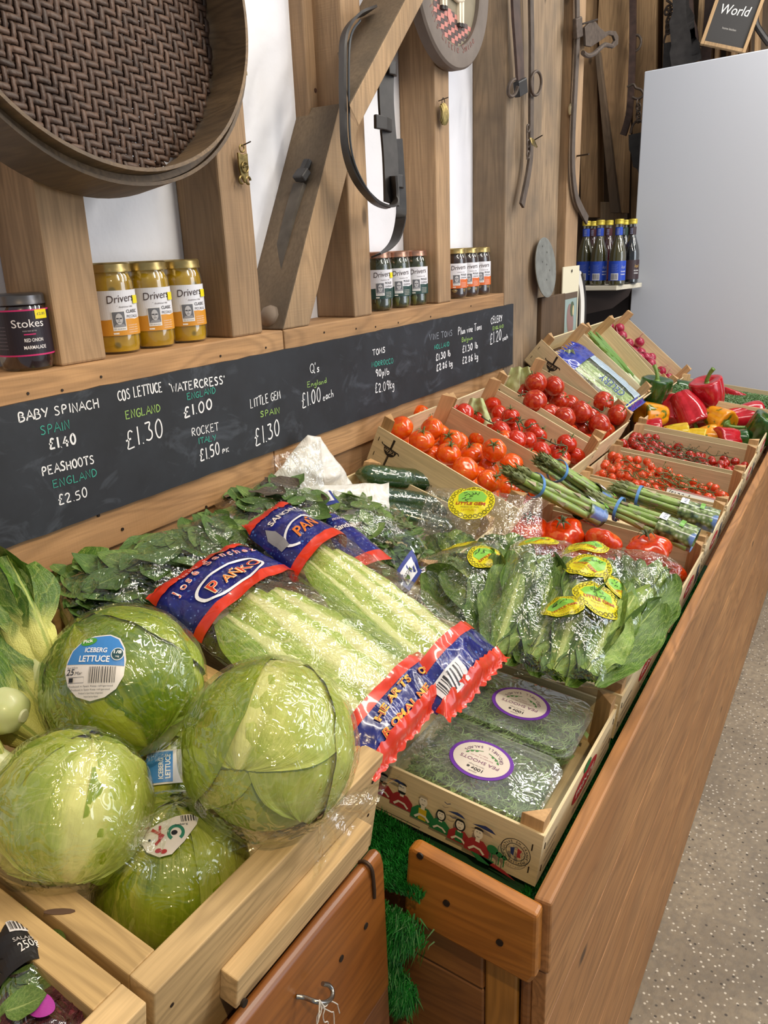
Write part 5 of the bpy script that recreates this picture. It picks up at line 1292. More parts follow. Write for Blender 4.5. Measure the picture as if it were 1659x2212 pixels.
T3L = [(655,355,45),(735,368,45),(650,435,48),(680,400,40),(755,430,42),(800,450,35),(780,505,48),(710,490,25),(850,480,45),(945,438,45),(1010,493,45),(930,535,55),(855,555,40),(600,405,30),(885,505,35),(800,395,35)]
tomatoes('t3', T3L, [plumt], 44, .055, 'brick-red plum tomato', 'among the plum vine tomatoes', 'plum vine tomatoes in the third tilted crate', sq=1.0)
# vines lying between them
def vine(key, pts, label, h=.085):
    c = CR[key]; P = [atp(a, b_, c['T'] @ V((0, 0, h)), c['ez']) for a, b_ in pts]
    v = empty('tomato_vine', P[0], label, 'stalk', None)
    obj('stalk', M().tube(smooth_path(P, 4), .0022, 6), GRD, v, w=True)
    qq = random.Random(int(pts[0][0]))
    for k in range(7):
        p = smooth_path(P, 3)[(k * 2 + 1) % (3 * (len(P) - 1))]; d = V((qq.uniform(-1, 1), qq.uniform(-1, 1), qq.uniform(.1, .8)))
        obj('tendril', M().tube(smooth_path([p, p + d * .012, p + d * .024 + V((0, 0, -.004))], 3), [.0016] * 5 + [.0007] * 2, 5), GRD, v, w=True)
vine('t2', ((1040, 900), (1070, 915), (1110, 905), (1125, 935)), 'green vine stalk among the left red vine tomatoes')
vine('t2', ((1170, 945), (1200, 960), (1225, 965), (1215, 985)), 'green vine stalk among the right-hand red vine tomatoes')
vine('t2', ((1120, 900), (1135, 925), (1150, 915)), 'short green vine stalk between the middle red vine tomatoes', .095)
vine('t3', ((1120, 855), (1145, 850), (1160, 860)), 'green vine stalk at the left of the plum tomatoes', .10)
vine('t3', ((1262, 885), (1280, 880), (1300, 890), (1310, 880)), 'green vine stalk at the right of the plum tomatoes', .10)
# beef tomatoes
bm_ = [tom_mesh('beef_tomato_%d' % i, beeft, 6, .07, .66, i, 44, .22) for i in range(3)]
cb_ = calyx_mesh('calyx_dark', GRD, .38, .25, 6, 4)
for i, (px, py, r, lab, up) in enumerate(((1216, 1152, .047, 'large ribbed orange tomato, left of the three beside the little gem bags', (.1, -.5, 1)), (1302, 1172, .044, 'middle large ribbed tomato of the three behind the little gem bags', (.2, .8, .9)), (1400, 1188, .049, 'large ribbed tomato nearest the right-hand crate post', (-.1, -.2, 1)), (1140, 1142, .044, 'large red tomato seen through the clear little gem bag', (.2, -.4, 1)))):
    c = CR['beef']; r *= 1.0; p = atp(px, py, c['T'] @ V((0, 0, .118)), c['ez'])
    o = inst('beef_tomato', bm_[i % 3], Matrix.Translation(p) @ rot_to(up, i * 2.0) @ Matrix.Scale(r, 4), label=lab, cat='tomato', group='large ribbed tomatoes')
    if i != 1: inst('calyx', cb_, Matrix.Identity(4), o)
for x in range(5):
    for y in range(3):
        c = CR['beef']; inst('beef_tomato', bm_[(x + y) % 3], c['T'] @ Matrix.Translation((.05 + x * .075, .055 + y * .09, .034)) @ Matrix.Scale(.038, 4), label='ribbed tomato in the hidden lower layer behind the little gem bags', cat='tomato', group='large ribbed tomatoes, lower layer')
# cherry tomatoes in two crates
def cherries(key, mat, r, n, hfun, label, group, seed, sq, vmat):
    qq = random.Random(seed); c = CR[key]; T = c['T']; W, L = c['W'], c['L']; pos = []
    pm = [tom_mesh(group[:9] + '_%d' % i, mat, 5, .015, sq, i, 16, .08) for i in range(3)]; cm = calyx_mesh('small_calyx', vmat, .7, .3, 5, seed)
    cm2 = calyx_mesh('small_calyx', vmat, .9, .6, 5, seed + 1)
    tries = 0
    while len(pos) < n and tries < 30000:
        tries += 1; x = qq.uniform(.02, W - .02); y = qq.uniform(.02, L - .02); h = hfun(x / W, y / L); z = qq.uniform(max(.01, h - .035), h)
        p = V((x, y, z + r))
        if all((p - b_).length > 1.82 * r for b_ in pos): pos.append(p)
    for i, p in enumerate(pos):
        up = V((qq.uniform(-1, 1), qq.uniform(-1, 1), qq.uniform(.2, 1.4)))
        s = r * qq.uniform(.9, 1.12)
        o = inst('cherry_tomato', pm[i % 3], T @ Matrix.Translation(p) @ rot_to(up, qq.uniform(0, 6)) @ Matrix.Scale(s, 4), label=label, cat='tomato', group=group)
        inst('calyx', cm if i % 2 else cm2, Matrix.Identity(4), o)
    for k in range(16):
        x = qq.uniform(.05, W - .12); y = qq.uniform(.04, L - .05); P = []
        for i in range(6):
            xx = x + i * .018; yy = y + .012 * math.sin(i * 1.3 + k); P.append(T @ V((xx, yy, hfun(min(1, xx / W), yy / L) + 2 * r * .9 + .004 * math.sin(i * 2 + k))))
        v = empty('tomato_vine', P[0], ('thin brown-green vine stalk lying on the ' + group)[:90], 'stalk', 'vine stalks on the ' + group)
        obj('stalk', M().tube(smooth_path(P, 3), .0016, 5), vmat, v, w=True)
        for i in range(5):
            p = P[i]; d = V((qq.uniform(-1, 1), qq.uniform(-1, 1), qq.uniform(0, .9))).normalized()
            obj('tendril', M().tube(smooth_path([p, p + d * .010, p + d * .018 + V((qq.uniform(-.006, .006), 0, .003)), p + d * .02 + V((0, qq.uniform(-.01, .01), -.004))], 3), .0009, 5), vmat, v, w=True)
ch1 = skin('cherry_orange_red', '#cf3514', '#dc5a22', .13, 20); ch2 = skin('cherry_dark_red', '#9c1408', '#b4260f', .12, 20)
cherries('cherry', ch1, .0135, 135, lambda u, v: .036 + .040 * math.exp(-((u - .15) ** 2) / .12) * (.6 + .6 * v), 'small orange-red cherry tomato heaped on its vine', 'orange-red cherry tomatoes', 4, .95, GRN)
cherries('dark', ch2, .0145, 115, lambda u, v: .038 + .040 * math.exp(-((u - .1) ** 2) / .06) * (.6 + .5 * (1 - v)), 'dark red cherry tomato on a long vine', 'dark red cherry tomatoes', 9, 1.05, GRD)
# price card in the cherry crate
c = CR['cherry']; cd = empty('price_card', (0, 0, 0), 'white handwritten price card stuck in the cherry tomato crate', 'sign', T=frame(at(1475, 1096, y=2.21), (1, 0, -.14), (-.1, .5, .86)))
obj('card', M().box((-.055, 0, -.001), (.075, .042, .001)), plain('card_white', '#ecebe6', .4), cd, smooth=False)
obj('edge', M().box((-.055, .042, -.0015), (.075, .046, .0015)), plain('red_strip', '#c98a86', .4), cd, smooth=False)
pr = Print(lambda x, y, h: V((x, y, .0013))); hand(pr, '£1.30 lb', -.045, .022, .06, .014, '#1d1d1f', .002); hand(pr, '£2.86 kg', .0, .006, .062, .014, '#1d1d1f', .002); pr.flush('price', cd)

# ---- peppers
def pepper_mesh(name, mat, lobes=4, el=1.0, seed=0, furrow=.10, taper=.16):
    prof = []
    for i in range(25):
        t = i / 24
        if t < .16: a = t / .16; r = .62 * math.sin(a * math.pi / 2) ** .8 ; z = -el * (1 - .10 * math.cos(a * math.pi / 2)) + .10 * el * (math.exp(-a * 3)) * 1.2
        elif t < .84: a = (t - .16) / .68; r = .62 + .30 * math.sin(a * math.pi * .56); z = -el * .98 + 1.86 * el * a
        else: a = (t - .84) / .16; r = (.62 + .30 * math.sin(math.pi * .56)) * math.cos(a * math.pi / 2) ** .7; z = el * .88 + .16 * el * math.sin(a * math.pi * .62) - .28 * a ** 2
        prof.append((max(r, 0.0) if 0 < i < 24 else 0.0, z))
    def fn(th, z):
        k = abs(math.cos(lobes * th / 2 + seed)) ** .55
        return (1 - furrow) + furrow * 1.5 * (k - .35) + .05 * math.sin(th + seed * 2) + (.03 * math.sin(3 * z + seed + th))
    m = M().lathe(prof, 48, fn=fn); me = m.mesh(name); me.materials.append(mat); return me
def stem_mesh(name, mat, bend=.4, L=.6):
    m = M().lathe([(0, .62), (.30, .64), (.34, .70), (.24, .74), (.15, .80), (.13, .86)], 12, fn=lambda t, z: 1 + .15 * math.cos(5 * t) if z < .72 else 1)
    m.tube(smooth_path([V((0, 0, .78)), V((.02, 0, .95)), V((bend * .5, 0, .95 + L * .6)), V((bend, 0, .95 + L))], 4), [.12] * 5 + [.105] * 4 + [.115] * 3 + [.14], 9)
    me = m.mesh(name); me.materials.append(mat); return me
pg = skin('green_pepper', '#1c3d16', '#2d5a22', .12, 3); pr_ = skin('red_pepper', '#a3121c', '#bf2430', .12, 3); po = skin('orange_pepper', '#dd8a12', '#e8a020', .12, 3, spots=('#4d6a1e', 1.6, .9)); py_ = skin('yellow_pepper', '#c8a416', '#d9b92a', .14, 3, spots=('#6b8420', 1.4, .8))
stm = skin('pepper_stem', '#54772c', '#7c9a45', .4, 20, coat=0)
PM = {'g': pepper_mesh('green_pepper_body', pg, 4, .95, 1), 'r': pepper_mesh('red_pepper_body', pr_, 4, 1.02, 2), 'o': pepper_mesh('orange_pepper_body', po, 4, .86, 3), 'y': pepper_mesh('yellow_pepper_body', py_, 4, .86, .5), 'R': pepper_mesh('red_pepper_body', pr_, 3, 1.15, .3, .12)}
SM = [stem_mesh('pepper_stem', stm, .45, .6), stem_mesh('pepper_stem', stm, -.5, .45), stem_mesh('pepper_stem', stm, .8, .5)]
RGT = V((AX[0], AY[0], AZ[0])); UPV = -V((AX[1], AY[1], AZ[1])); TOV = -V((AX[2], AY[2], AZ[2]))
def pepper(k, px, py, s, h, axis, st, label, spin=0.0):
    """axis given as (right, up, towards camera) on the spot"""
    c = CR['pepper']; p = atp(px, py, c['T'] @ V((0, 0, h)), c['ez']); ax = RGT * axis[0] + V((0, 0, 1)) * axis[1] + V((TOV.x, TOV.y, 0)).normalized() * axis[2]
    o = inst('pepper', PM[k], Matrix.Translation(p) @ rot_to(ax, spin) @ Matrix.Scale(s * 1.34, 4), label=label, cat='pepper', group='peppers in the mixed crate')
    if st is not None: inst('stem', SM[st], Matrix.Identity(4), o)
pepper('g', 1413, 850, .050, .135, (.12, 1, .1), 0, 'dark green pepper standing upright with its curved stem up', 2.6)
pepper('g', 1482, 848, .042, .10, (-.9, .1, -.2), 1, 'green pepper lying behind the upright green one')
pepper('o', 1409, 898, .046, .075, (-1, .05, .3), None, 'orange pepper with green patches lying in front of the upright green pepper')
pepper('R', 1486, 888, .050, .095, (.25, -.75, .75), 2, 'red pepper hanging stem down in the middle of the crate')
pepper('r', 1532, 855, .052, .145, (-.3, 1, .1), 0, 'large red pepper topmost in the crate')
pepper('r', 1578, 872, .044, .08, (.3, .8, 0), None, 'small red pepper behind the topmost red one')
pepper('o', 1552, 908, .044, .085, (.45, -.25, 1), 2, 'orange pepper with its green stem turned to the aisle', 1)
pepper('y', 1455, 938, .034, .030, (1, 0, .2), None, 'yellow-green pepper low behind the crate rim, left one')
pepper('y', 1502, 946, .034, .030, (.9, 0, .5), 1, 'yellow-green pepper low behind the crate rim, right one')
pepper('r', 1608, 904, .048, .085, (1, .1, -.1), None, 'long red pepper lying beside the right-hand green one')
pepper('r', 1572, 950, .042, .040, (-1, .1, .3), 1, 'red pepper lying lowest against the front rim')
pepper('g', 1640, 932, .050, .075, (.5, .9, .3), 2, 'green pepper at the right edge of the crate')
pepper('r', 1450, 892, .044, .070, (.2, .4, -.5), None, 'dark red pepper half hidden between the orange and middle red ones')
for i in range(4):
    for j in range(2): pepper('ryog'[(i + j) % 4], 1400 + i * 62 + j * 20, 930 - j * 25 + i * 7, .036, .036, (1, .1, .2), None, 'pepper in the hidden lower layer of the mixed crate')
# ---- peas
pe = M(); qq = random.Random(8); c = CR['peas']
for i in range(5200):
    x = qq.uniform(.012, c['W'] - .012); y = qq.uniform(.012, c['L'] - .012); r = .0036
    h = .088 + .020 * math.sin(y / c['L'] * 3.1) * (.6 + .4 * math.sin(x * 14 + 2)) + qq.uniform(-.003, .003)
    T = c['T'] @ Matrix.Translation((x, y, h)) @ rot_to((qq.uniform(-1, 1), qq.uniform(-1, 1), qq.uniform(-1, 1)), 0)
    pe.lathe([(0, -r * 1.8), (r * .85, -r * .6), (r * .85, r * .6), (0, r * 1.8)], 6, T)
bpe = M().box((.006, .006, .006), (c['W'] - .006, c['L'] - .006, .084), c['T'])
po_ = obj('pea_pods', pe, skin('pea_green', '#3a5a2c', '#5c8048', .35, 60, coat=.1), label='heap of small green beans in the last crate by the white cabinet', cat='vegetable', kind='stuff')
obj('lower_heap', bpe, plain('pea_dark', '#33502a', .6), po_, w=True, smooth=False)
# ---- radishes
rdm = skin('radish_red', '#8f1230', '#b02345', .25, 12, spots=('#c76a80', 30, .3), coat=.2)
rm = []
for i in range(3):
    m = M().lathe([(0, -1), (.45, -.9), (.85, -.5), (1, 0), (.85, .55), (.45, .9), (.15, 1.05), (0, 1.1)], 16, fn=lambda th, z: 1 + .04 * math.sin(2 * th + i)); me = m.mesh('radish_body'); me.materials.append(rdm); rm.append(me)
rt = M().tube(smooth_path([V((0, 0, 1.0)), V((.15, .1, 1.5)), V((.5, .1, 1.9)), V((.7, .4, 2.3))], 3), [.12] * 3 + [.07] * 4 + [.03] * 3, 5).mesh('root'); rt.materials.append(skin('root_pink', '#b0506a', '#d9a9a9', .5, 30, coat=0))
RL = [(420,745,28),(500,755,32),(545,780,28),(520,815,35),(475,800,20),(570,875,35),(650,812,36),(655,865,35),(560,800,25),(630,910,28),(680,915,28),(600,940,35),(665,945,32),(655,990,35),(670,1020,30),(705,985,35),(745,985,32),(745,1030,35),(750,1090,35),(780,1130,25),(825,1090,28),(875,1100,28),(925,1110,30),(885,1145,30),(970,1130,25),(940,1155,28),(985,1150,20),(610,990,28),(700,1060,28),(800,1150,25)]
items = [(1200 + x / 3.614, 500 + y / 3.614, 1 if r > 31 else 0, r) for x, y, r in RL]
res = pile(items, 'rad', .035, lambda it: .0215); res.sort(key=lambda e: e[0][0])
for i, (it, r, p) in enumerate(res):
    o = inst('radish', rm[i % 3], Matrix.Translation(p) @ rot_to((q.uniform(-1, 1), q.uniform(-1, .2), q.uniform(-1, 1)), 0) @ Matrix.Scale(r, 4), label='red radish, %s from the left in the far radish crate' % ORD[i], cat='radish', group='radishes in the tilted crate')
    if i % 2: inst('root', rt, Matrix.Identity(4), o)
c = CR['rad']
for i in range(40):
    x = .02 + .35 * (i % 10) / 9; y = .04 + .15 * (i // 10) / 3
    inst('radish', rm[i % 3], c['T'] @ Matrix.Translation((x, y, .022)) @ Matrix.Scale(.017, 4), label='radish in the hidden bottom layer of the radish crate', cat='radish', group='radishes, bottom layer')
m = M()
for i in range(24):
    p = c['T'] @ V((.05 + .012 * i, .12 + .02 * math.sin(i), .045)); m.tube(smooth_path([p, p + V((q.uniform(-.02, .02), q.uniform(-.02, .02), .02)), p + V((q.uniform(-.03, .03), -.01, .012))], 3), .002, 5)
obj('stalks', m, GRN, c['o'], kind='stuff', w=True) if False else tag(obj('radish_stalks', m, GRN), 'green radish stalks tangled between the radishes', 'stalk', kind='stuff')
# ---- cucumbers
cum = skin('cucumber_skin', '#1d3a1c', '#2f5527', .16, 5, streak=(1, 1, 1), spots=('#55753c', 25, .35))
def cucumber(pts, r, label, h0):
    c = CR['cuc']; P = [atp(a, b_, c['T'] @ V((0, 0, h)), c['ez']) for a, b_, h in pts]; P = smooth_path(P, 8); k = len(P)
    rs = [r * min(1, math.sin(min(1, (i + .4) / 5) * math.pi / 2)) * (1 if i < k - 5 else math.sin(min(1, (k - i - .4) / 5) * math.pi / 2)) for i in range(k)]
    m = M().tube(P, rs, 20)
    for i, v in enumerate(m.v):
        t = i % 20; ctr = P[min(i // 20, k - 1)]; m.v[i] = ctr + (v - ctr) * (1 + .025 * math.cos(t / 20 * 2 * math.pi * 9))
    o = tag(obj('cucumber', m, cum, ang=0), label, 'cucumber', 'wrapped cucumbers')
    obj('wrap', M().tube(P, [x * 1.03 + .0006 for x in rs], 20), film('cling_film', .35, .08, '#ffffff', .06, 40), o, w=True, ang=0)
cucumber(((768, 1022, .10), (840, 1032, .10), (920, 1040, .10), (985, 1058, .10)), .026, 'topmost wrapped cucumber with its pale tip by the chalkboard', 0)
cucumber(((775, 1072, .075), (850, 1078, .075), (940, 1092, .075), (1000, 1112, .075)), .024, 'middle wrapped cucumber under the topmost one', 0)
cucumber(((770, 1100, .055), (850, 1110, .055), (920, 1128, .055), (985, 1150, .055)), .025, 'lowest wrapped cucumber beside the rocket tray', 0)
# ================================================================ leaves
def leaf_mesh(name, mat, wf, cup=.25, bend=.25, ruffle=.04, nu=14, nv=22, seed=0, rf=3.0, asym=0.0):
    """unit leaf along +Y (0..1), width in X, normal +Z; cup<0 curls its sides down"""
    q = random.Random(seed); s1, s2 = q.uniform(0, 9), q.uniform(0, 9)
    def fn(u, v):
        w = wf(v); a = (u - .5) * 2
        e = abs(a) ** 2.2
        x = a * w / 2 * (1 + .03 * math.sin(v * 15 + s1 + a) * e)
        z = cup * w * (a * a) + bend * (v * v - v * .3) + ruffle * e * math.sin(v * rf * 2 * math.pi + s2 + (2 if a > 0 else 0)) + ruffle * .5 * nz((a * 2 + s1, v * 5, s2)) + .012 * abs(math.sin((v - abs(a) * .35) * 22)) * (1 - abs(a) * .3)
        return (x + asym * v * v, v + ruffle * .25 * e * math.cos(v * 17 + s2), z)
    m = M().grid(fn, nu, nv); me = m.mesh(name); me.materials.append(mat); return me
def wf_oval(w, p=.5): return lambda v: w * (math.sin(math.pi * min(1, max(0, v)) ** p) ** .8 + .02)
def lmat(T_o, ydir, zdir, L, W=None, H=None):
    y = V(ydir).normalized(); z = V(zdir); z = (z - y * z.dot(y)).normalized(); x = y.cross(z); W = W or L; H = H or L
    return Matrix(((x.x * W, y.x * L, z.x * H, T_o[0]), (x.y * W, y.y * L, z.y * H, T_o[1]), (x.z * W, y.z * L, z.z * H, T_o[2]), (0, 0, 0, 1)))
class Patch:
    def __init__(s, tl, tr, br, bl, p0, n, bulge=.04, wr=.004, seed=0, e1=.55, e2=.4):
        s.n = V(n).normalized(); s.c = [atp(a[0], a[1], p0, s.n) for a in (tl, tr, br, bl)]; s.b = bulge; s.wr = wr; s.seed = seed; s.e = (e1, e2)
    def flat(s, u, v):
        a = s.c[0].lerp(s.c[1], u); b_ = s.c[3].lerp(s.c[2], u); return a.lerp(b_, v)
    def hgt(s, u, v): return s.b * max(0, math.sin(math.pi * min(1, max(0, u)))) ** s.e[0] * max(0, math.sin(math.pi * min(1, max(0, v)))) ** s.e[1]
    def wrk(s, u, v):
        p = s.flat(u, v) * 1.0; k = s.seed * 3.1
        r1 = 1 - abs(noise.noise(V((p.x * 13 + k, p.y * 13, p.z * 13)))) * 2.4
        r2 = 1 - abs(noise.noise(V((p.x * 34 + k, p.y * 34 + 4, p.z * 34)))) * 2.4
        return s.wr * (r1 + .5 * r2)
    def p(s, u, v, h=0.0): return s.flat(u, v) + s.n * (s.hgt(u, v) + h)
    def film_mesh(s, u0=0, u1=1, v0=0, v1=1, nu=56, nv=70, h=.0, wr=1.0, edge=.0, under=False):
        def fn(u, v):
            uu = u0 + (u1 - u0) * u; vv = v0 + (v1 - v0) * v
            jag = edge * (nz((u * 30, v * 30, s.seed)) + .6 * math.sin(u * 70))
            if vv < .5: vv -= jag * max(0, 1 - vv * 12)
            else: vv += jag * max(0, 1 - (1 - vv) * 12)
            P = s.flat(uu, vv)
            if under: return P - s.n * (s.hgt(uu, vv) * .35 + .002)
            return P + s.n * (s.hgt(uu, vv) + h + wr * s.wrk(uu, vv))
        return M().grid(fn, nu, nv)
    def fn(s, W, H, u0=0, u1=1, v0=0, v1=1, h0=.0015, flip=False):
        """print surface W x H metres stretched over a part of the patch, y up towards v0"""
        def f(x, y, h):
            u = u0 + (u1 - u0) * x / W; v = v1 - (v1 - v0) * y / H
            if flip: u = u0 + u1 - u; v = v0 + v1 - v
            return s.flat(u, v) + s.n * (s.hgt(u, v) + h0 + h + s.wrk(u, v))
        return f
clear = film('clear_film', .65, .075, '#fdfffd', .06, 42)
wrapf = film('lettuce_wrap', .75, .06, '#fdfff8', .06, 34)
milk = film('misted_lid', .22, .08, '#fbfffb', .06, 30, milky=.13)

# ---- iceberg lettuces
icd = leafmat('iceberg_leaf', '#6b870c', '#9dac20', '#bfc450', .10, 9, .4, .28, .5)
icp = leafmat('iceberg_pale', '#98aa3c', '#bcc362', '#d3d489', .10, 9, .4, .28, .5)
icg = leafmat('iceberg_green', '#48690a', '#7d941a', '#a4ae3c', .09, 10, .4, .28, .5)
icb = skin('iceberg_core', '#93a545', '#b0bc60', .4, 6, coat=0)
def iceberg(px, py, dep, r, pole, mats, label, seed, tail=None):
    c = at(px, py, dep=dep); q = random.Random(seed)
    o = empty('iceberg_lettuce', c + V((0, 0, -r)), label, 'lettuce', 'wrapped iceberg lettuces in the pine box')
    S_ = V(pole).normalized(); T = rot_to(S_, seed)
    def sp(pol, az, rr):
        return c + (T.to_3x3() @ V((math.sin(pol) * math.cos(az), math.sin(pol) * math.sin(az), math.cos(pol)))) * rr
    core = M().grid(lambda u, v: sp(math.pi * v, 2 * math.pi * u, r * (.93 + .02 * nz((math.cos(6.28 * u) * 2 + seed, math.sin(6.28 * u) * 2, v * 4)))), 40, 26, wu=True)
    obj('core', core, icb, o, w=True, ang=0)
    n = 6
    for k in range(n):
        az0 = 2 * math.pi * k * .382 * 1.02 + seed; rr0 = .945 + .011 * k; ext = q.uniform(1.9, 2.5)
        def fn(u, v, az0=az0, rr0=rr0, ext=ext, k=k):
            a = (u - .5) * 2; pol = .03 + ext * v; hw = min(2.2, 1.25 * math.sin(min(1.4, v * 2.4)) / max(.35, math.sin(min(2.6, pol))) + .15)
            hw *= math.sqrt(max(.02, 1 - (max(0, v - .5) / .5) ** 2.4))
            az = az0 + a * hw
            e = max(abs(a) ** 4, max(0, v - .82) * 5 * .8)
            R_ = rr0 + .010 * ridge((math.cos(az) * 9, math.sin(az) * 9, pol * 2.2 + k)) + .006 * nz((math.cos(az) * 16, math.sin(az) * 16, pol * 9)) + .022 * e * (1 + nz((a * 4 + seed, v * 9, k)) * 1.4) + .022 * nz((math.cos(az) * 3 + seed, math.sin(az) * 3, pol * 3 + k)) + .010 * ridge((a * 5, v * 4, k + seed)) + .012 * math.exp(-(a / .07) ** 2) * (1 - v)
            return sp(pol, az, r * R_)
        obj('leaf', M().grid(fn, 40, 44), mats[k % len(mats)], o, w=True, ang=0)
    Rf = r * 1.045
    def ff(u, v):
        az = 2 * math.pi * u; pol = math.pi * v; d = V((math.sin(pol) * math.cos(az), math.sin(pol) * math.sin(az), math.cos(pol)))
        k = 1 + .020 * ridge(d + V((seed, 0, 0)), 2.6) * .8 + .008 * ridge(d + V((0, seed, 0)), 7) + .012 * math.sin(az * 9 + seed) * math.exp(-((pol - math.pi) / .7) ** 2)
        return sp(pol, az, Rf * k)
    obj('film_wrap', M().grid(ff, 96, 60, wu=True), wrapf, o, w=True, ang=0)
    if tail:
        t0 = at(tail[0], tail[1], dep=dep * .985); d = (t0 - c).normalized(); s = d.cross(TOV).normalized(); L_ = tail[2]
        m = M().grid(lambda u, v: c + d * (r * (.96 + .0 * v) + L_ * v) + s * ((u - .5) * (.04 + tail[3] * v)) + TOV * (.006 * math.sin(u * 19 + seed) + .004 * nz((u * 9, v * 6, seed)) + .02 * (1 - v)), 30, 14)
        obj('film_tail', m, wrapf, o, w=True, ang=0)
    return o, c
L1, c1 = iceberg(268, 1480, .95, .0935, (-.5, -.2, .9), [icg, icd], 'iceberg lettuce with a blue and white round label, highest in the pine box', 1)
L2, c2 = iceberg(583, 1612, .82, .0885, (-.25, .7, .75), [icp, icp, icd], 'largest pale iceberg lettuce, resting on the right rim of the pine box', 2, (700, 1720, .035, .10))
L3, c3 = iceberg(152, 1748, .77, .0755, (.2, .4, 1), [icd, icd, icp], 'iceberg lettuce without a label at the left edge of the pine box', 3, (290, 1800, .03, .05))
L5, c5 = iceberg(374, 1890, .832, .081, (0, .2, 1), [icp, icd], 'lowest iceberg lettuce at the front of the box, with a red and green sticker', 5, (500, 1790, .05, .07))
L4, c4 = iceberg(368, 1695, 1.0, .0745, (.2, 0, 1), [icd], 'iceberg lettuce wedged in the middle, only its side and label showing', 4)
def tow(c): return (CAMP - c).normalized()
# label of the first lettuce
def on_ball(px, py, c, r):
    d = ray(px, py).normalized(); oc = CAMP - c; b_ = oc.dot(d); disc = b_ * b_ - (oc.dot(oc) - r * r)
    return CAMP + d * (-b_ - math.sqrt(max(0, disc)))
p = on_ball(203, 1441, c1, .0995)
pr = Print(sph_fn(c1, .0995, p - c1, (0, 0, 1)), .006); pr.h = .0012
out = [(-.029, .020), (-.020, .030), (-.006, .037), (.012, .039), (.024, .034), (.031, .022), (.034, .008), (.033, -.010), (.026, -.024), (.014, -.033), (-.002, -.037), (-.018, -.032), (-.029, -.020), (-.034, -.004), (-.033, .008)]
out = [(a * .98, b_ * .98) for a, b_ in out]
pr.poly(out, '#e3dfdf').lift(.0004)
pr.poly([(-.0315, .004), (-.027, .019), (-.019, .028), (-.006, .0345), (.012, .0365), (.022, .032), (.029, .021), (.0315, .006), (.032, .001)], '#3f86cf').lift(.0004)
pr.ell(-.010, .029, .009, .0045, '#4a9a35', ang=12).lift(.0004)
pr.text('Pick', -.016, .027, .006, '#ffffff', w=.011, ang=8, bold=.02).text('ICEBERG', -.012, .0165, .0075, '#f4f6fa', w=.024, bold=.02, ang=-2).text('LETTUCE', -.017, .0062, .0095, '#f4f6fa', w=.033, bold=.02, ang=-2)
pr.ell(.0235, .014, .0068, .0072, '#e8eef4').lift(.0003).ell(.0235, .014, .0059, .0063, '#1f4a55').lift(.0003).text('1/8', .0235, .0145, .005, '#ffffff', align='c', w=.008, bold=.02).text('veg', .0235, .0105, .003, '#ffffff', align='c')
pr.text('25', -.030, -.008, .0090, '#1f1f22', w=.0098, bold=.01, shear=.2).text('Mar', -.0195, -.008, .0050, '#1f1f22', w=.0085, shear=.25).text('Best before', -.029, -.0012, .003, '#3b3b40', w=.012)
pr.bars(-.004, -.017, .028, .017, '#26262b', 26)
pr.line([(-.027, -.0165), (-.009, -.0165), (-.009, -.0105), (-.027, -.0105)], .0004, '#3b3b40', True); pr.rect(-.0262, -.0158, .005, .0046, '#1f1f22')
for i, (a, w_) in enumerate(((-.026, .048), (-.023, .042), (-.014, .026), (-.008, .015))): pr.text('Produced in Spain Keep refrigerated', a, -.021 - i * .0036, .0026, '#4b4b50', w=w_)
pr.flush('paper_label', L1, w=True, rough=.35)
# sticker of the lowest lettuce
p = on_ball(366, 1798, c5, .0868)
pr = Print(sph_fn(c5, .0868, p - c5, V((-.35, .35, 1))), .006); pr.h = .0012
pr.poly([(-.027, -.004), (-.023, -.014), (-.012, -.022), (.0, -.022), (.013, -.012), (.027, .004), (.030, .012), (.022, .017), (.008, .016), (-.008, .012), (-.022, .007)], '#e7e2e2').lift(.0004)
pr.ring(.006, -.002, .0068, .0032, '#2f7f6c', a0=-60, a1=230).lift(.0003).ell(.0045, -.002, .003, .0024, '#1c1c1e').lift(.0003)
pr.line([(-.016, .006), (-.006, -.003), (-.014, -.010)], .0030, '#b3262e').line([(-.008, .008), (-.010, -.008)], .0024, '#b3262e').ell(-.012, -.016, .003, .002, '#b3262e').ell(-.007, -.018, .003, .002, '#b3262e').ell(-.019, -.004, .0012, .0012, '#1c1c1e')
pr.bars(.012, .008, .015, .007, '#26262b', 12); pr.text('Iceberg', .006, .0045, .003, '#33333a', w=.012)
pr.flush('sticker', L5, w=True, rough=.35)
p = on_ball(362, 1655, c4, .080)
pr = Print(sph_fn(c4, .080, p - c4, V((-.5, .6, .6))), .006); pr.h = .0012
pr.rect(-.024, -.020, .048, .040, '#e3dfdf').lift(.0004).rect(-.024, -.018, .030, .036, '#3f86cf', 0).lift(.0004).text('ICEBERG', -.005, -.014, .0075, '#f4f6fa', w=.024, ang=90, bold=.02).text('LETTUCE', .003, -.014, .008, '#f4f6fa', w=.028, ang=90, bold=.02)
pr.flush('paper_label', L4, w=True, rough=.35)

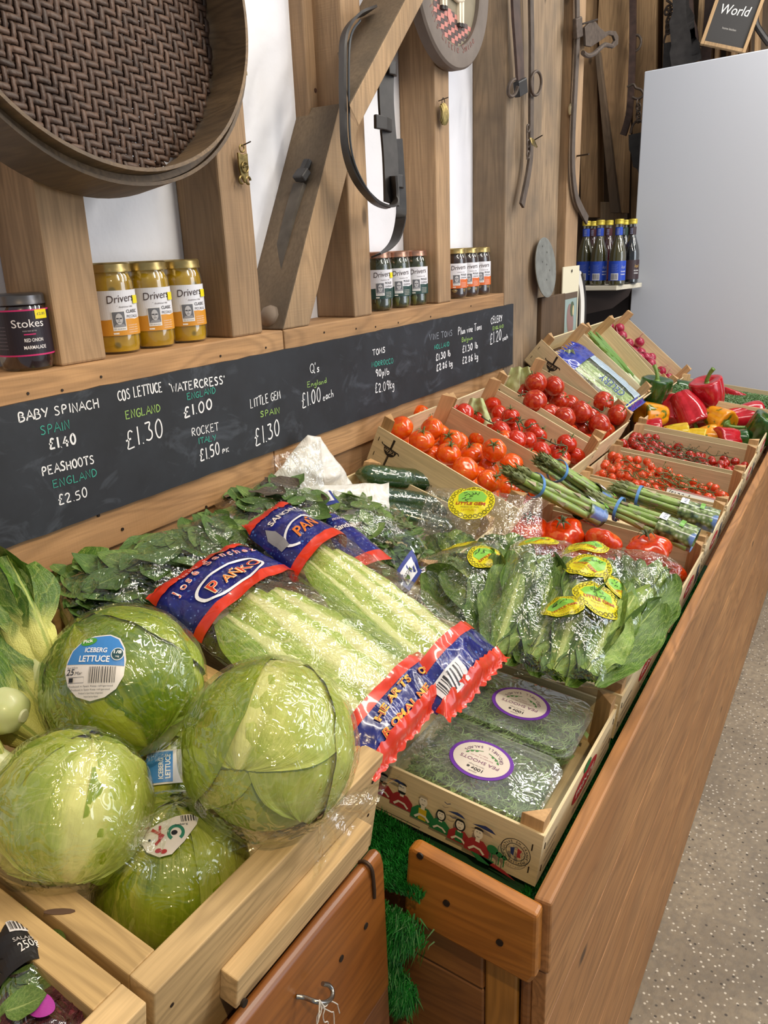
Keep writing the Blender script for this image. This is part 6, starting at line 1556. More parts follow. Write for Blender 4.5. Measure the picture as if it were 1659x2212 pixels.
# ---- pak choi
pcm = leafmat('pak_choi_leaf', '#345a16', '#557c24', '#a5b55c', .05, 6, .35, .35, .2, stem=(.58, .74, '#d5d87e'))
pcw = leafmat('pak_choi_base', '#46671f', '#5f8030', '#b4c07c', .05, 6, .35, .3, .2, stem=(.60, .74, '#d6dfb0'))
def wf_pak(v):
    if v < .5: return (.34 - .12 * v) * min(1, .12 + v * 3.6)
    return .26 + .20 * math.sin(min(1, (v - .5) / .5) * math.pi) ** .9 * (1 if v < .98 else .5)
pk = [leaf_mesh('pak_leaf', pcm, wf_pak, .62, .30, .03, 14, 26, i, 1.6) for i in range(3)]; pkw = [leaf_mesh('pak_leaf', pcw, wf_pak, .62, .22, .02, 14, 26, i, 1.6) for i in range(2)]
bulbm = skin('pak_bulb', '#c3cf86', '#e3e8c0', .35, 14, streak=(1, 1, 1), coat=.1)
def pak(c, axis, L, label, n=8, ms=pk, spread=.32, seed=0, roll=0):
    q = random.Random(seed); ax = V(axis).normalized(); a = ax.cross(V((0, 1, .3))).normalized(); b_ = ax.cross(a)
    o = empty('pak_choi', c, label, 'vegetable', 'pak choi in the pine box')
    for k in range(n):
        ring = k // 4; t = 2 * math.pi * k / 4 + ring * .8 + roll; d = a * math.cos(t) + b_ * math.sin(t); s = spread * (1 - .35 * ring) * q.uniform(.8, 1.2)
        inst('leaf', ms[k % len(ms)], lmat(d * (.085 * L) * (1 - .4 * ring) + ax * .03 * L, ax + d * s, -d, L * q.uniform(.86, 1.08), L * q.uniform(.9, 1.1)), o)
    q6 = rot_to(ax); obj('stalk_base', M().lathe([(a_ * L, b2 * L) for a_, b2 in ((0, -.03), (.06, -.015), (.115, .02), (.145, .09), (.142, .19), (.125, .30), (.10, .40), (.05, .45), (0, .46))], 40, q6, fn=lambda th, z: 1 + .07 * abs(math.sin(2.5 * th + z * 9 + roll)) ), bulbm, o, ang=0)
    obj('root_end', M().lathe([(0, -.0065), (.008, -.006), (.011, -.002), (.009, .004), (0, .006)], 16, rot_to(ax) @ Matrix.Scale(L / .2, 4)), skin('pak_root', '#c9cf9a', '#dfe3bd', .4, 10, coat=0), o)
    return o
pak(at(120, 1505, y=.50), (-.60, .10, .85), .165, 'upright pak choi with curled dark leaf tips beside the labelled iceberg', 9, pk, .30, 1, .3)
pak(at(45, 1545, y=.44), (-.95, -.25, .15), .17, 'pak choi lying with its white base towards the lettuces, at the left edge', 8, pkw, .12, 2, .2)
pak(at(135, 1625, y=.47), (-.55, .0, .42), .15, 'pak choi with spread veined leaves under the white-based one', 7, pk, .75, 3, 1.0)
pak(at(20, 1680, y=.40), (-.9, -.2, .5), .14, 'pak choi leaves at the left picture edge above the unlabelled iceberg', 6, pk, .6, 4, .5)
pak(at(210, 1400, y=.62), (-.7, .5, .4), .15, 'pak choi mostly hidden behind the labelled iceberg', 6, pk, .5, 6, .9)

# ---- bags made of clear film
spm = leafmat('spinach_leaf', '#35561f', '#507630', '#7c9450', .035, 6, .4, .5)
spm2 = leafmat('spinach_leaf_light', '#4a6b2a', '#6a8a3c', '#97aa62', .035, 6, .4, .5)
pum = leafmat('purple_leaf', '#3f2c33', '#4b4a32', '#7c6a5c', .035, 6, .4, .5)
rkm = leafmat('rocket_leaf', '#3c5c28', '#557a38', '#8aa060', .06, 8, .4, .5)
SPI = [leaf_mesh('spinach_leaf', mt, wf_oval(.56, .8), .14, .16, .018, 12, 16, i, 1.5) for i, mt in enumerate((spm, spm2, spm))]
PUR = [leaf_mesh('purple_leaf', pum, wf_oval(.55), .12, .15, .03, 8, 12, 3, 2)]
RKT = [leaf_mesh('rocket_leaf', rkm, (lambda v: .30 * (.25 + .75 * abs(math.sin(v * 9.5))) * (math.sin(math.pi * min(1, v ** .7)) + .05)), .1, .25, .03, 6, 22, i, 2) for i in range(3)]
def scatter(o, P, n, meshes, L, hr, seed, u=(.06, .94), v=(.06, .94), tilt=.45, name='leaf', dirb=None):
    q = random.Random(seed); base = wpos(o)
    for k in range(n):
        uu, vv = q.uniform(*u), q.uniform(*v); t = q.uniform(0, 6.28) if dirb is None else dirb + q.uniform(-.9, .9)
        h = q.uniform(*hr); p = P.flat(uu, vv) + P.n * (P.hgt(uu, vv) * h)
        e1_ = (P.c[1] - P.c[0]).normalized(); e2_ = P.n.cross(e1_)
        d = e1_ * math.cos(t) + e2_ * math.sin(t) + P.n * q.uniform(-.25, .25); nn_ = P.n + e1_ * q.uniform(-tilt, tilt) + e2_ * q.uniform(-tilt, tilt)
        l = L * q.uniform(.75, 1.25); p = p - d.normalized() * l * .5
        inst(name, meshes[q.randrange(len(meshes))], lmat(p - base, d, nn_, l, l * q.uniform(.8, 1.2)), o)
def film_of(o, P, mat=None, name='film', **kw):
    obj(name, P.film_mesh(**kw), mat or clear, o, w=True, ang=0)
    obj('film_back', P.film_mesh(under=True, nu=24, nv=24), mat or clear, o, w=True, ang=0)
# spinach bag at the back left
P = Patch((108, 1262), (500, 1108), (560, 1290), (160, 1372), (.13, .80, 1.045), (.30, -.05, .95), .045, .007, 1, .5, .5)
o = empty('spinach_bag', P.flat(.5, .5), 'clear bag of spinach leaves against the wall planks behind the labelled iceberg', 'bag')
scatter(o, P, 110, SPI, .072, (.1, .85), 1); film_of(o, P, nu=80, nv=60)
P = Patch((330, 1190), (470, 1110), (640, 1215), (480, 1330), (.17, .93, 1.03), (.34, 0, .93), .035, .006, 2)
o = empty('spinach_bag', P.flat(.5, .5), 'smaller clear bag of spinach lying under the blue printed lettuce bags', 'bag')
scatter(o, P, 60, SPI, .06, (.1, .85), 2); film_of(o, P)
# baby leaf bag
P = Patch((455, 1085), (640, 1045), (770, 1150), (520, 1175), (.11, 1.10, 1.035), (.25, -.1, .96), .045, .005, 3)
o = empty('baby_leaf_bag', P.flat(.5, .5), 'bag of mixed green and purple baby leaves below the chalkboard', 'bag')
scatter(o, P, 70, SPI + PUR, .058, (.2, 1.0), 3); film_of(o, P)
P = Patch((640, 1085), (780, 1075), (880, 1160), (690, 1200), (.15, 1.24, 1.01), (.25, -.1, .96), .040, .006, 4)
o = empty('watercress_bag', P.flat(.5, .5), 'bag of light green watercress with a date label beside the white bag', 'bag')
scatter(o, P, 70, [SPI[1], SPI[1], RKT[0]], .045, (.2, 1.0), 4); film_of(o, P)
pr = Print(P.fn(.10, .10, .02, .40, .12, .55, .004), .01); pr.rect(.0, .02, .10, .07, '#2a3a86').lift(.0005).rect(.025, .035, .065, .045, '#d9d9df').lift(.0005).text('MIXED', .03, .065, .011, '#2b2b30', w=.03).text('BABY LEAF', .03, .05, .011, '#2b2b30', w=.045)
for i in range(4): pr.rect(.03, .045 - i * .004, .05, .0012, '#5b5b60')
pr.flush('date_label', o, w=True)
# rocket tray
P = Patch((745, 1165), (850, 1095), (925, 1195), (870, 1270), (.20, 1.33, .985), (.22, -.15, .96), .028, .0015, 5, .3, .3)
o = empty('rocket_tray', P.flat(.5, .5), 'clear tray of rocket leaves in front of the cucumbers', 'tray')
scatter(o, P, 150, RKT, .050, (-.6, .95), 5, tilt=.6); obj('lid', P.film_mesh(h=.004, wr=.3), film('tray_film', .15, .10, '#fbfffb', .05, 20), o, w=True, ang=0)
m = M(); fs = [P.flat(*c_) for c_ in ((0, 0), (1, 0), (1, 1), (0, 1))]
ctr = (fs[0] + fs[2]) / 2; vs = []
for h_, s_ in ((.006, 1.03), (.0, 1.03), (-.05, .9)): vs += [ctr + (f_ - ctr) * s_ + P.n * h_ for f_ in fs]
m.add(vs, [(r_ * 4 + i, r_ * 4 + (i + 1) % 4, r_ * 4 + 4 + (i + 1) % 4, r_ * 4 + 4 + i) for r_ in range(2) for i in range(4)] + [(8, 9, 10, 11)])
obj('tray', m, MATS['tray_film'], o, w=True, smooth=False)
pr = Print(P.fn(.08, .03, .0, .55, .86, 1.1, .004), .01); pr.rect(0, 0, .08, .03, '#2c3c8c').lift(.0004).rect(.010, .006, .055, .018, '#dcdfe6').lift(.0004).text('ROCKET', .014, .011, .009, '#2b2b30', w=.03); pr.flush('tray_label', o, w=True)
# white translucent bag
wbm = N('white_bag'); wbm.set(Base_Color='#e6e6e2', Roughness=.3, Transmission_Weight=0.0); wbm.put(wbm.b.inputs['Alpha'], .86); wbm.set(Coat_Weight=.5)
_c = wbm.coord(); wbm.bump(wbm.noise(_c, 22, 3, .5, 1.4), .6, .01); wbm = wbm.m
o = empty('white_bag', at(680, 1080, x=.08), 'crumpled white translucent bag standing up against the chalkboard', 'bag')
P = Patch((662, 940), (692, 944), (775, 1065), (560, 1062), at(670, 1040, x=.055), (.86, -.45, .25), .018, .006, 7)
obj('peak', P.film_mesh(nu=40, nv=44), wbm, o, w=True, ang=0)
P = Patch((585, 1058), (838, 1046), (842, 1128), (640, 1120), at(720, 1080, x=.115), (.6, -.35, .72), .016, .007, 8)
obj('fold', P.film_mesh(nu=60, nv=30), wbm, o, w=True, ang=0)
P = Patch((588, 985), (690, 950), (700, 1062), (560, 1080), at(640, 1020, x=.07), (.86, -.45, .25), .01, .006, 9)
obj('film', P.film_mesh(nu=40, nv=40), clear, o, w=True, ang=0)

# ---- romaine hearts in printed bags
rom = leafmat('romaine_leaf', '#96b238', '#bccb62', '#e3e3a4', .13, 8, .35, .5, .55)
romg = leafmat('romaine_green', '#739726', '#9cb544', '#d7db98', .11, 8, .35, .5, .55)
ROM = [leaf_mesh('romaine_leaf', mt, (lambda v: .46 * (math.sin(math.pi * (.12 + .80 * v)) ** .7)), -.30, -.08, .018, 22, 44, i, 4) for i, mt in enumerate((rom, romg, rom))]
pbm = N('printed_bag_blue'); _c = pbm.coord()
_d = pbm.vor(_c, 150); _d2 = pbm.vor(_c, 60)
_b = pbm.ramp(pbm.noise(_c, 30, 3), (0.3, '#161a5c'), (0.7, '#232c86'))
_b = pbm.mix(pbm.ramp(_d, (.10, .75), (.22, 0.0)), _b, '#6c86cf'); _b = pbm.mix(pbm.ramp(_d2, (.08, .8), (.16, 0.0)), _b, '#4c74c4')
pbm.put(pbm.b.inputs['Base Color'], _b); pbm.set(Roughness=.22, Coat_Weight=.6, Coat_Roughness=.1); pbm.bump(pbm.noise(_c, 26, 3, .5, 1.0), .5, .008); pbm = pbm.m
redp = plain('printed_bag_red', '#cf3418', .3, 0, .12, 60, 0, Coat_Weight=.5)
def romaine_bag(P, label, head, foot, seed):
    o = empty('romaine_bag', P.flat(.5, .5), label, 'bag', 'printed bags of romaine hearts')
    base = wpos(o)
    for k, (uu, dv, h, w_) in enumerate(((.5, 0, -.004, 1.0), (.28, .02, -.014, .85), (.74, .03, -.014, .85), (.42, .05, -.022, .9), (.62, .0, -.024, .9))):
        a_ = P.p(uu, .88 - dv, 0) ; b_ = P.p(.5 + (uu - .5) * 1.0, head - .06 + dv, 0); L_ = (b_ - a_).length
        a_ = P.flat(uu, .90) + P.n * (P.b * .55 + h); b_ = P.flat(uu, head - .08) + P.n * (P.b * .75 + h); Wd = (P.c[1] - P.c[0]).length
        inst('romaine_leaf', ROM[k % 3], lmat(a_ - base, b_ - a_, P.n, L_, Wd * 1.5 * w_, Wd * 1.1), o)
    cl = P.film_mesh(v0=head, v1=foot, nu=60, nv=90)
    obj('clear_film', cl, clear, o, w=True, ang=0)
    obj('film_back', P.film_mesh(under=True, nu=24, nv=24), clear, o, w=True, ang=0)
    obj('blue_header', P.film_mesh(v0=.035, v1=head - .015, nu=60, nv=30, h=.001), pbm, o, w=True, ang=0)
    obj('red_seal', P.film_mesh(v0=-.01, v1=.045, nu=90, nv=8, h=.0015, wr=1.6, edge=.005), redp, o, w=True, ang=0)
    obj('red_stripe', P.film_mesh(v0=head - .02, v1=head + .022, nu=60, nv=5, h=.0018), redp, o, w=True, ang=0)
    obj('red_stripe', P.film_mesh(v0=foot - .02, v1=foot + .018, nu=60, nv=5, h=.0018), redp, o, w=True, ang=0)
    obj('blue_footer', P.film_mesh(v0=foot + .01, v1=.975, nu=60, nv=30, h=.001), pbm, o, w=True, ang=0)
    obj('red_seal', P.film_mesh(v0=.965, v1=1.015, nu=90, nv=8, h=.0015, wr=1.6, edge=.006), redp, o, w=True, ang=0)
    return o
PA = Patch((318, 1300), (520, 1180), (985, 1475), (800, 1688), (.37, .74, .985), (.36, -.08, .93), .052, .0045, 11, .5, .32)
oA = romaine_bag(PA, 'blue and red printed bag of romaine hearts, the front one, lying across the pea shoots', .25, .86, 1)
HW = .17; HH = .09
pr = Print(PA.fn(HW, HH, 0, 1, .03, .245, .0028), .006)
oval = [(.078 + .052 * math.copysign(abs(math.cos(t)) ** .7, math.cos(t)), .030 + .022 * math.copysign(abs(math.sin(t)) ** .8, math.sin(t))) for t in [2 * math.pi * i / 40 for i in range(40)]]
pr.line([(a, b_) for a, b_ in oval if True], .0042, '#e9eaf2', True).lift(.0003)
pr.text('P', .040, .0185, .030, '#f3d9b0', bold=.03).text('AÑ', .062, .022, .021, '#f3d9b0', bold=.03).text('KO', .092, .020, .025, '#f3d9b0', bold=.03).lift(.0004)
pr.text('P', .041, .019, .029, '#d8432a', bold=.0).text('AÑ', .0625, .0225, .020, '#d97a2a').text('KO', .0925, .0205, .024, '#d8432a')
for i, ch in enumerate('José Sanchez'):
    if ch != ' ': pr.text(ch, .014 + i * .0120, .060 + .012 * math.sin(i / 11 * 3.14), .017, '#efe0d8', bold=.03, ang=12 - i * 2).lift(.00002).text(ch, .0144 + i * .0120, .0604 + .012 * math.sin(i / 11 * 3.14), .0162, '#cf4a2c', ang=12 - i * 2)
for i, ch in enumerate('PRODUCE OF SPAIN'):
    if ch != ' ': pr.text(ch, .030 + i * .0060, .0835 + .002 * math.sin(i / 15 * 3.14), .0048, '#e8e0e4', bold=.02)
pr.flush('print_header', oA, w=True)
pr = Print(PA.fn(HW, .06, 0, 1, .875, .985, .0028), .006)
for i, ch in enumerate('HEARTS OF'):
    if ch != ' ': pr.text(ch, .040 + i * .0115, .034 + .009 * math.sin(i / 8 * 3.14), .0165, '#f0b23a', bold=.05, ang=8 - i * 2).lift(.00002).text(ch, .0404 + i * .0115, .0343 + .009 * math.sin(i / 8 * 3.14), .0158, '#8e2a1c', bold=.0, ang=8 - i * 2)
for i, ch in enumerate('ROMAINE'): pr.text(ch, .034 + i * .0125, .010, .016, '#f0b23a', bold=.05).lift(.00002).text(ch, .0344 + i * .0125, .0104, .0153, '#c33a22')
pr.flush('print_footer', oA, w=True)
PB = Patch((522, 1150), (612, 1098), (1088, 1425), (955, 1565), (.37, .93, .995), (.36, 0, .93), .055, .005, 12, .5, .32)
oB = romaine_bag(PB, 'second printed bag of romaine hearts, behind the front one, its red tip by the spinach', .29, .86, 2)
pr = Print(PB.fn(.12, .10, 0, 1, .03, .285, .0028), .006)
pr.line([(.022 + .04 * math.cos(t) + .03, .030 + .020 * math.sin(t)) for t in [2 * math.pi * i / 30 for i in range(20)]], .0036, '#e9eaf2').lift(.0003).text('PAÑ', .030, .022, .024, '#d8762a', bold=.02).text('SANCHEZ', .020, .070, .014, '#e8ded8', w=.075, bold=.02)
pr.poly([(.004, .030), (.014, .026), (.018, .060), (.012, .075), (.004, .06)], '#8c8c92').flush('print_header', oB, w=True)
pr = Print(PB.fn(.12, .06, 0, 1, .87, .99, .0028), .006); pr.rect(.008, .004, .04, .034, '#d3d3d9').lift(.0003).bars(.012, .008, .030, .026, '#33333a', 12); pr.flush('barcode', oB, w=True)
PC = Patch((688, 1112), (722, 1118), (860, 1225), (760, 1262), (.2, 1.16, 1.025), (.3, 0, .95), .02, .004, 13, .5, .35)
oC = empty('romaine_bag', PC.flat(.5, .5), 'blue printed end of a third romaine bag with a red tip, beside the rocket tray', 'bag', 'printed bags of romaine hearts')
obj('blue_header', PC.film_mesh(v0=.04, v1=.8, nu=40, nv=40), pbm, oC, w=True, ang=0); obj('red_seal', PC.film_mesh(v0=-.1, v1=.06, nu=50, nv=8, h=.001, edge=.02), redp, oC, w=True, ang=0); obj('red_stripe', PC.film_mesh(v0=.79, v1=.92, nu=30, nv=6, h=.001), redp, oC, w=True, ang=0)
pr = Print(PC.fn(.06, .09, 0, 1, .1, .8, .003), .01); pr.text('Sanchez', .006, .05, .014, '#e8ded8', w=.045, bold=.02).text('PRODUCE', .012, .07, .007, '#e8ded8', w=.03); pr.flush('print_header', oC, w=True)

# ---- pea shoot punnets
shm = skin('pea_shoot', '#557838', '#93b068', .5, 40, coat=0)
def shoots(m, T, W, L, H, n, q):
    for k in range(n):
        x, y, z = q.uniform(.1, .9) * W, q.uniform(.1, .9) * L, q.uniform(.25, .85) * H; t = q.uniform(0, 6.28); R_ = q.uniform(.006, .02)
        P_ = [T @ V((x + R_ * math.cos(t + a * .7) * (1 - a * .08), y + R_ * math.sin(t + a * .7) * (1 - a * .08), min(H * .93, z + a * .002))) for a in range(7)]
        m.tube(P_, .0009, 4)
        if k % 2:
            p = P_[0]; d = V((q.uniform(-1, 1), q.uniform(-1, 1), q.uniform(-.2, .4))).normalized(); s = d.cross(V((q.uniform(-1, 1), q.uniform(-1, 1), 1))).normalized(); l = q.uniform(.010, .018)
            m.add([p, p + d * l * .5 + s * l * .3, p + d * l, p + d * l * .5 - s * l * .3], [(0, 1, 2, 3)])
def punnet(x0, y0, label, seed, yaw=0, dz=0.0):
    c = CR['pea']; W, L, H = .205, .148, .062
    T = c['T'] @ Matrix.Translation((x0, y0, .010 + dz)) @ RZ(yaw); o = empty('pea_shoot_punnet', (0, 0, 0), label, 'tray', 'pea shoot punnets', T=T)
    def rr(s, z, r=.022):
        pts = []
        for cx_, cy_, a0 in ((W - r, L - r, 0), (r, L - r, 90), (r, r, 180), (W - r, r, 270)):
            for i in range(7): t = math.radians(a0 + i * 15); pts.append(V(((cx_ + r * math.cos(t) - W / 2) * s + W / 2, (cy_ + r * math.sin(t) - L / 2) * s + L / 2, z)))
        return pts
    def shell(levels, cap_lo, cap_hi):
        m = M(); n = 28
        for s, z in levels: m.v += rr(s, z)
        m.f = [(k * n + i, k * n + (i + 1) % n, (k + 1) * n + (i + 1) % n, (k + 1) * n + i) for k in range(len(levels) - 1) for i in range(n)]
        if cap_lo: m.f.append(tuple(range(n))[::-1])
        if cap_hi: m.f.append(tuple((len(levels) - 1) * n + i for i in range(n)))
        m.mi = [0] * len(m.f); return m
    obj('tray', shell([(.86, 0), (.90, .004), (.965, H * .8), (1.0, H * .82), (1.0, H * .86)], True, False), film('punnet_plastic', .08, .12, '#f7fdf7', .04, 12), o, ang=30)
    obj('lid', shell([(1.0, H * .87), (1.0, H * .92), (.955, H * .925), (.95, H * 1.08), (.90, H * 1.10)], False, True), milk, o, ang=30)
    m = M(); shoots(m, Matrix.Identity(4), W, L, H, 950, random.Random(seed)); obj('pea_shoots', m, shm, o, kind='stuff', smooth=False)
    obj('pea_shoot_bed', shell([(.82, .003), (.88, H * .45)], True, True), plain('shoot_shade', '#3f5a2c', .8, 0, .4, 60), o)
    cx_, cy_ = W * .50, L * .52
    pr = Print(lambda x, y, h: V((cx_ - x, cy_ - y, H * 1.10 + h))); pr.h = .0006
    pr.ell(0, 0, .046, .041, '#6a2fa3', 44).lift(.0004).ell(0, 0, .0405, .0355, '#d9cfc4', 44).lift(.0004)
    pr.arc('GRO-WELL SALADS', 0, .002, .031, .0072, '#5c2f63', mid=270, span=150, inner=True)
    pr.text('PEA SHOOTS', 0, .0035, .0088, '#7b4a72', w=.058, align='c').text('100g e', 0, .0205, .0085, '#26242a', w=.024, align='c', bold=.02).text('Typical Net Weight', 0, .0155, .0030, '#4b464c', w=.024, align='c').text('Wash before use  Keep cool', 0, -.003, .0028, '#a05a6a', w=.034, align='c').text('Origin: UK', 0, -.008, .0028, '#a05a6a', w=.014, align='c').text('020230', 0, .029, .003, '#4b464c', w=.012, align='c')
    for s in (-1, 1):
        pr.line([(s * .004, -.017), (s * .012, -.014), (s * .020, -.010), (s * .024, -.004)], .0009, '#3f7a3c')
        for a, b_ in ((.012, -.014), (.018, -.011), (.023, -.006)): pr.ell(s * a, b_ + .002, .0026, .0014, '#4f8a4a', 10, ang=s * 40)
    pr.flush('round_label', o)
    # water drops under the lid
    q = random.Random(seed + 9); m = M()
    for k in range(260):
        x, y = q.uniform(.08, .92) * W, q.uniform(.1, .9) * L; r = q.uniform(.0006, .0016); m.lathe([(r, 0), (r * .7, r * .6), (0, r * .8)], 6, TR(x, y, H * 1.10))
    obj('droplets', m, MATS['punnet_plastic'], o, kind='stuff')
punnet(.180, .006, 'front pea shoot punnet with a purple-ringed label, by the crate corner', 1, 0, .012)
punnet(.178, .162, 'rear pea shoot punnet with a misted lid and purple-ringed label', 2, 1.5, .012)
punnet(-.0, .10, 'pea shoot punnet hidden under the front romaine bag', 3, 90 if False else 0, .0) if False else None

# ---- little gem bags
gmm = leafmat('gem_leaf', '#3c5c1e', '#5a7f2c', '#94ac5a', .04, 9, .38, .5, .3)
gml = leafmat('gem_leaf_light', '#64862c', '#86a440', '#b9c878', .06, 8, .38, .45, .4)
GEM = [leaf_mesh('gem_leaf', mt, (lambda v: .66 * (math.sin(math.pi * (.06 + .93 * v) ** 1.35) ** .62 + .04)), cu_, .14, .030, 22, 34, i, 3) for i, (mt, cu_) in enumerate(((gmm, .22), (gml, -.18), (gmm, -.20), (gmm, .10)))]
def sticker(P, o, u, v, s, ang=0, squash=1.0):
    Wd = (P.c[1] - P.c[0]).length; Hd = (P.c[3] - P.c[0]).length; c_, sn = math.cos(math.radians(ang)), math.sin(math.radians(ang))
    def f(x, y, h):
        a, b_ = x * c_ - y * sn, (x * sn + y * c_) * squash
        uu = u + a / Wd; vv = v - b_ / Hd; return P.flat(uu, vv) + P.n * (P.hgt(uu, vv) + .0115 + h + P.wrk(uu, vv))
    pr = Print(f, .006); pr.ell(0, 0, .0285 * s, .030 * s, '#d9cf1a', 32).lift(.0004)
    pr.poly([(-.018 * s, .010 * s), (-.010 * s, .020 * s), (.010 * s, .020 * s), (.018 * s, .010 * s), (.017 * s, -.001 * s), (-.016 * s, -.002 * s)], '#7fbf4a').lift(.0004)
    for i in range(26):
        t = 2 * math.pi * i / 26; pr.ring(.0245 * s * math.cos(t), .026 * s * math.sin(t), .0024 * s, .0007 * s, '#23231c', 8)
    q = random.Random(int(u * 99 + v * 7))
    for i in range(9):
        x, y = q.uniform(-.014, .012) * s, q.uniform(.001, .016) * s; pr.line([(x, y), (x + .004 * s, y + q.uniform(-.004, .004) * s), (x + q.uniform(.003, .008) * s, y + .002 * s)], .0010 * s, '#1e241a')
    pr.lift(.0003).text('LITTLE GEM', 0, -.0075 * s, .0068 * s, '#a33a1e', w=.036 * s, align='c', bold=.03).text('PRODUCT OF SPAIN', 0, -.0125 * s, .0034 * s, '#6b5a1a', w=.022 * s, align='c').text('LETTUCE', 0, -.0175 * s, .004 * s, '#c08a1a', w=.018 * s, align='c')
    pr.flush('round_sticker', o, w=True, rough=.3)
def gem_bag(corners, p0, n, bulge, label, heads, stickers, seed, mat=None, wr=.006):
    P = Patch(*corners, p0, n, bulge, wr, seed, .5, .4); o = empty('little_gem_bag', P.flat(.5, .5), label, 'bag', 'little gem lettuces in clear bags')
    base = wpos(o); q = random.Random(seed)
    for (ua, va), (ub, vb), wd in heads:
        a_ = P.flat(ua, va) + P.n * (P.hgt(ua, va) * .35); b_ = P.flat(ub, vb) + P.n * (P.hgt(ub, vb) * .45); L_ = (b_ - a_).length; s = P.n.cross((b_ - a_).normalized())
        for k, (off, hh, tl, mi, lf) in enumerate(((0, .30, 0, 2, .92), (-.34, .16, -.5, 1, .98), (.34, .16, .5, 2, .96), (-.16, .36, -.25, 1, .80), (.2, .34, .3, 3, .85), (-.55, -.05, -.9, 0, .95), (.55, -.05, .9, 0, .97), (.0, .46, .1, 1, .66))):
            st = a_ + s * (off * wd * .25) + P.n * (bulge * hh * .8); en = b_ + s * (off * wd * .62) + P.n * (bulge * hh * .9 + q.uniform(-.004, .004))
            inst('leaf', GEM[mi], lmat(st - base, en - st, P.n + s * tl, L_ * lf, wd * .98 * q.uniform(.9, 1.1), L_ * .9), o)
    obj('film', P.film_mesh(nu=72, nv=72, h=.010), clear, o, w=True, ang=0); obj('film_back', P.film_mesh(under=True, nu=24, nv=24), clear, o, w=True, ang=0)
    for st in stickers: sticker(P, o, *st)
    return o
NG = (.16, -.25, .95)
gem_bag(((925, 1058), (1172, 1082), (1170, 1262), (868, 1240)), (.33, 1.44, .960), (.12, -.62, .78), .030, 'little gem bag with a large round yellow sticker, standing highest behind the others', [((.35, 1.0), (.28, .52), .10), ((.72, 1.0), (.72, .50), .11)], [(.44, .20, 1.7, 0, 1)], 21, wr=.0035)
gem_bag(((905, 1225), (1075, 1180), (1120, 1310), (985, 1425)), (.43, 1.25, .930), NG, .045, 'little gem bag at the left of the crate, its yellow sticker folded', [((.62, .98), (.30, .12), .12), ((.85, .9), (.62, .08), .10)], [(.72, .40, 1.5, 20, 1), (.50, .02, 1.3, 0, .6)], 22, wr=.005)
gem_bag(((1100, 1195), (1235, 1185), (1195, 1430), (1000, 1425)), (.53, 1.25, .945), NG, .060, 'little gem bag in the middle of the crate with loose pale outer leaves', [((.35, 1.0), (.45, .22), .13), ((.75, .98), (.85, .25), .11)], [(.50, .14, 1.2, 55, .7)], 23, wr=.005)
gem_bag(((1225, 1185), (1390, 1235), (1300, 1490), (1110, 1455)), (.62, 1.27, .935), NG, .062, 'crumpled little gem bag with several yellow stickers, right of the middle', [((.45, 1.0), (.40, .20), .14), ((.80, .98), (.95, .25), .11), ((.15, .95), (.20, .35), .09)], [(.28, .12, 1.4, -25, .8), (.42, .36, 1.4, -35, .8), (.85, .42, 1.0, 60, .7), (.66, .58, 1.5, 25, .8), (.32, .70, 1.2, 35, .6)], 24, wr=.006)
gem_bag(((1330, 1195), (1472, 1240), (1408, 1352), (1305, 1470)), (.68, 1.32, .915), NG, .050, 'little gem bag at the aisle side of the crate showing one long ribbed leaf', [((.25, .96), (.42, .15), .10), ((.50, .92), (.62, .2), .07)], [(.12, .92, .7, 80, .6)], 25)

# ---- asparagus
asm = skin('asparagus_green', '#7d9c48', '#a3ba68', .32, 16, coat=.1, spots=('#a88ea0', 70, .3)); ast = skin('asparagus_tip', '#616a3e', '#8a9058', .5, 40, coat=0)
asb = plain('bract', '#b0a285', .6, 0, .3, 60); blu = plain('blue_band', '#4f86c4', .45)
def spear_meshes(seed, L):
    q = random.Random(seed); r = q.uniform(.0056, .0082); bend = q.uniform(-.012, .012)
    path = [V((bend * (t / 12) ** 2, q.uniform(-.0006, .0006), L * t / 12)) for t in range(11)]
    m = M().tube(path, [r * (1.05 - .028 * i) for i in range(11)], 9)
    tp = path[-1]; mt_ = M()
    mt_.tube([tp, tp + V((bend * .2, 0, L * .05)), tp + V((bend * .3, 0, L * .11)), tp + V((bend * .4, 0, L * .15))], [r * .78, r * .98, r * .72, r * .15], 9)
    for k in range(16):
        z = k / 16; t = k * 2.4; rr_ = r * (.85 - .55 * z) ; p = tp + V((bend * .3 * z + rr_ * math.cos(t), rr_ * math.sin(t), L * .14 * z)); d = V((math.cos(t) * .35, math.sin(t) * .35, 1)).normalized(); s = V((-math.sin(t), math.cos(t), 0))
        mt_.add([p - s * r * .42, p + s * r * .42, p + d * r * 2.0 + V((math.cos(t), math.sin(t), 0)) * r * .15], [(0, 1, 2)])
    mb = M()
    for k in range(6):
        z = L * (.18 + .11 * k); t = k * 2.4 + seed; i = min(9, int(z / L * 12)); c_ = path[i]; rr_ = r * 1.06; s = V((-math.sin(t), math.cos(t), 0)); o_ = V((math.cos(t), math.sin(t), 0))
        mb.add([V((c_.x, 0, z)) + o_ * rr_ - s * r * .55, V((c_.x, 0, z)) + o_ * rr_ + s * r * .55, V((c_.x, 0, z + r * 2.6)) + o_ * rr_ * 1.0], [(0, 1, 2)])
    out_ = []
    for mm_, mat_, nm in ((m, asm, 'spear'), (mt_, ast, 'tip'), (mb, asb, 'bract')):
        me = mm_.mesh(nm); me.materials.append(mat_); out_.append(me)
    return out_
SP = [spear_meshes(i, .21) for i in range(6)]
